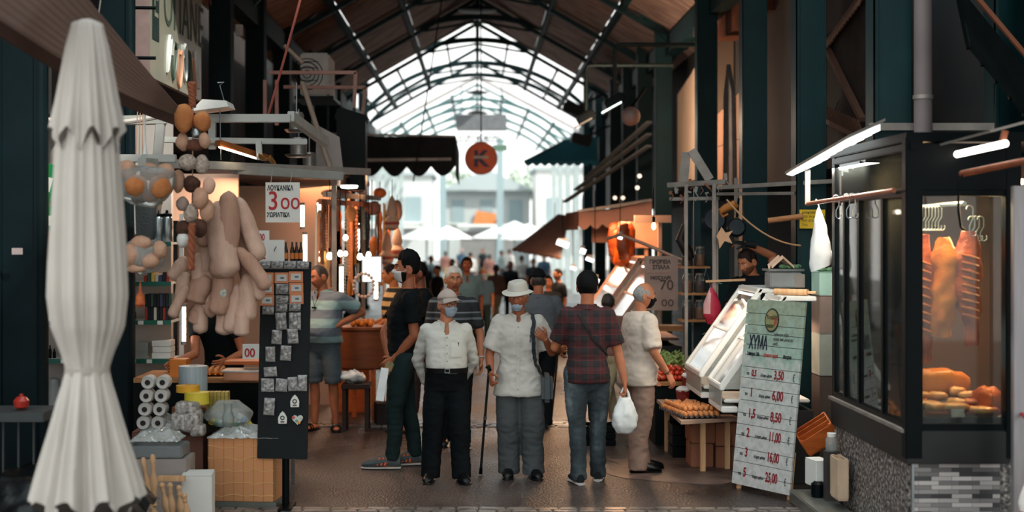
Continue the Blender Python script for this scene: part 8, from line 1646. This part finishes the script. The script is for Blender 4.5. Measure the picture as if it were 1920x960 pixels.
for x in (-1.75, 1.15): mb = MB(); mb.box((x, 72, 3.5), (.34, .34, 7.0)); tag(mb.build('street_pillar', HZ[4]), '%s pale pillar at the end of the alley' % ('left' if x < 0 else 'right'), 'pillar')
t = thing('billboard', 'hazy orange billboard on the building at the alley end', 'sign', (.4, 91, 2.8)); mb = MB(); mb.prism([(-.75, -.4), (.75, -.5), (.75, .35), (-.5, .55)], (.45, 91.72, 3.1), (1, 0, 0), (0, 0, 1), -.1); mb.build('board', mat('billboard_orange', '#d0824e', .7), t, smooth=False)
t = thing('market_booth', 'grey market booth under the billboard', 'booth', (.3, 80, 0)); mb = MB(); mb.box((.55, 80, 1.5), (3.0, 2.4, 1.6)); mb.build('counter', mat('booth_grey', '#7a7a78', .8), t); mb = MB(); mb.box((.55, 79.8, 2.6), (3.3, 2.9, .15)); mb.build('roof', HZ[3], t)
def bigpar(label, x, y, z, r, group=None):
    t = thing('market_parasol', label, 'parasol', (x, y, 0)); mb = MB(); mb.lathe([(r, z), (r * .98, z + .05), (.05, z + .62)], (x, y, 0), 8); mb.build('canopy', HZ[3], t, smooth=False); mb = MB(); mb.cyl((x, y, 0), (x, y, z + .5), .04); mb.build('pole', HZ[4], t)
    mb = MB(); mb.lathe([(.3, 0), (.3, .08), (.1, .12)], (x, y, 0), 12); mb.build('base', HZ[4], t)
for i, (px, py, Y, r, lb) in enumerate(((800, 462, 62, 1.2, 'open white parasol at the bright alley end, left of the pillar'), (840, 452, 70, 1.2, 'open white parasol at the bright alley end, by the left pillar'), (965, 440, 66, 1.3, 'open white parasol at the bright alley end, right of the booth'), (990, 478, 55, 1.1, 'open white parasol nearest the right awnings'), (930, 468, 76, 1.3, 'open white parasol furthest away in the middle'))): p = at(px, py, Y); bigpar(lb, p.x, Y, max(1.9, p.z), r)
# trees behind
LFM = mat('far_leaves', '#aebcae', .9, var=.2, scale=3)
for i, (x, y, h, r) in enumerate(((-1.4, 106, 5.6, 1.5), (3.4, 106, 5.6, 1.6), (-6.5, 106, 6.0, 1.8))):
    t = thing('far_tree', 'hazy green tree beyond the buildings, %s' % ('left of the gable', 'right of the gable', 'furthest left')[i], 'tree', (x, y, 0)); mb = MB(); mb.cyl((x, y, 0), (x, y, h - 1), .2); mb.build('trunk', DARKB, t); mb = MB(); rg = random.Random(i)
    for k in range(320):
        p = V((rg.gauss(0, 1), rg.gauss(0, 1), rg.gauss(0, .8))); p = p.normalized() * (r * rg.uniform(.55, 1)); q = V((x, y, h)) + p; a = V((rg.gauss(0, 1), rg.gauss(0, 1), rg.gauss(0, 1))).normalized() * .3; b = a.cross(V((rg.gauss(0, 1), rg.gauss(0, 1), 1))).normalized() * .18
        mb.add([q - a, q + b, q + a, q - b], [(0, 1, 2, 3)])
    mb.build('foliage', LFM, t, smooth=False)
# ================================================================ the crowd in the distance
SKF = [SK1, SK2, SK3, SK4]; CL = [cloth('crowd%d' % i, c) for i, c in enumerate(('#2a3136', '#b5b2ac', '#41586a', '#7d5a52', '#1a1d20', '#8a9a9a', '#6a3a3a', '#a89878'))]
HR = [HB, HBR, HG, HD]
protos = []
for i in range(6):
    sg = 1 if i % 2 else -1
    protos.append(person('crowd', 0, 20, 1.68 + .03 * (i % 3), face=(0, 180, 10, 175, -60, 60)[i], sk=SKF[i % 4], hands=True, fine=True, vox=.016, cvox=.022, seed=i * 1.3, top=dict(m=CL[i], z=.9, sleeve=(.75, 1.9)[i % 2], off=.022, se=.07), bottom=dict(m=(NAVY, TRG, TRD, CL[7], NAVY, TRG)[i], loose=1.1), shoes=dict(m=SHOEB), hair=dict(m=HR[i % 4], style='short' if i % 3 else 'thick', off=.014), feet={'L': dict(p=(.1, .12 * sg)), 'R': dict(p=(-.1, -.12 * sg))}, mask=dict(m=MASKB) if i in (2,) else None))
spots = [(1046, 505, 25, 4, 'person in black tee by the far right counters, seen from behind'), (905, 508, 27, 2, 'masked person in blue-grey top in the middle of the crowd'), (848, 492, 38, 4, 'dark-haired person left of the man in the teal shirt'), (930, 500, 32, 3, 'person in brown top to the right of the masked one'), (957, 498, 36, 0, 'person in dark jacket above the bucket hat'), (978, 492, 44, 1, 'person in white top above the grey shirt'), (820, 500, 30, 4, 'person in black behind the white-haired man'), (808, 492, 42, 5, 'person in grey-green top far left of the crowd'), (882, 488, 52, 1, 'person in white far behind the teal shirt'), (918, 488, 50, 3, 'person in brown far down the middle'), (940, 486, 56, 5, 'pale person far down, right of the middle'), (1000, 492, 40, 0, 'person in dark jacket right of the white top'), (1020, 490, 46, 2, 'masked person far down on the right'), (835, 486, 58, 3, 'small figure in brown far down on the left'), (865, 484, 64, 2, 'small figure in blue-grey furthest down'), (905, 483, 68, 0, 'small dark figure furthest down the middle'), (955, 484, 62, 1, 'small pale figure furthest down on the right'), (795, 490, 36, 0, 'person in dark jacket by the left stall end'), (1028, 515, 22, 0, 'person half hidden behind the plaid man'), (1140, 548, 15.9, 3, 'dark-haired head low between the plaid and the khaki man')]
used = set()
for px, py, Y, k, lb in spots:
    p = at(px, py, Y); root = protos[k]['root']; hh = 1.7; zb = 0
    if k not in used: used.add(k); root.location = (p.x, Y, 0); root['label'] = lb; r = root
    else: r = dup(root, (p.x, Y, 0), label=lb)
    r.name = 'person'; sc = max(.84, min(1.06, (p.z) / 1.72)); r.scale = (sc,) * 3
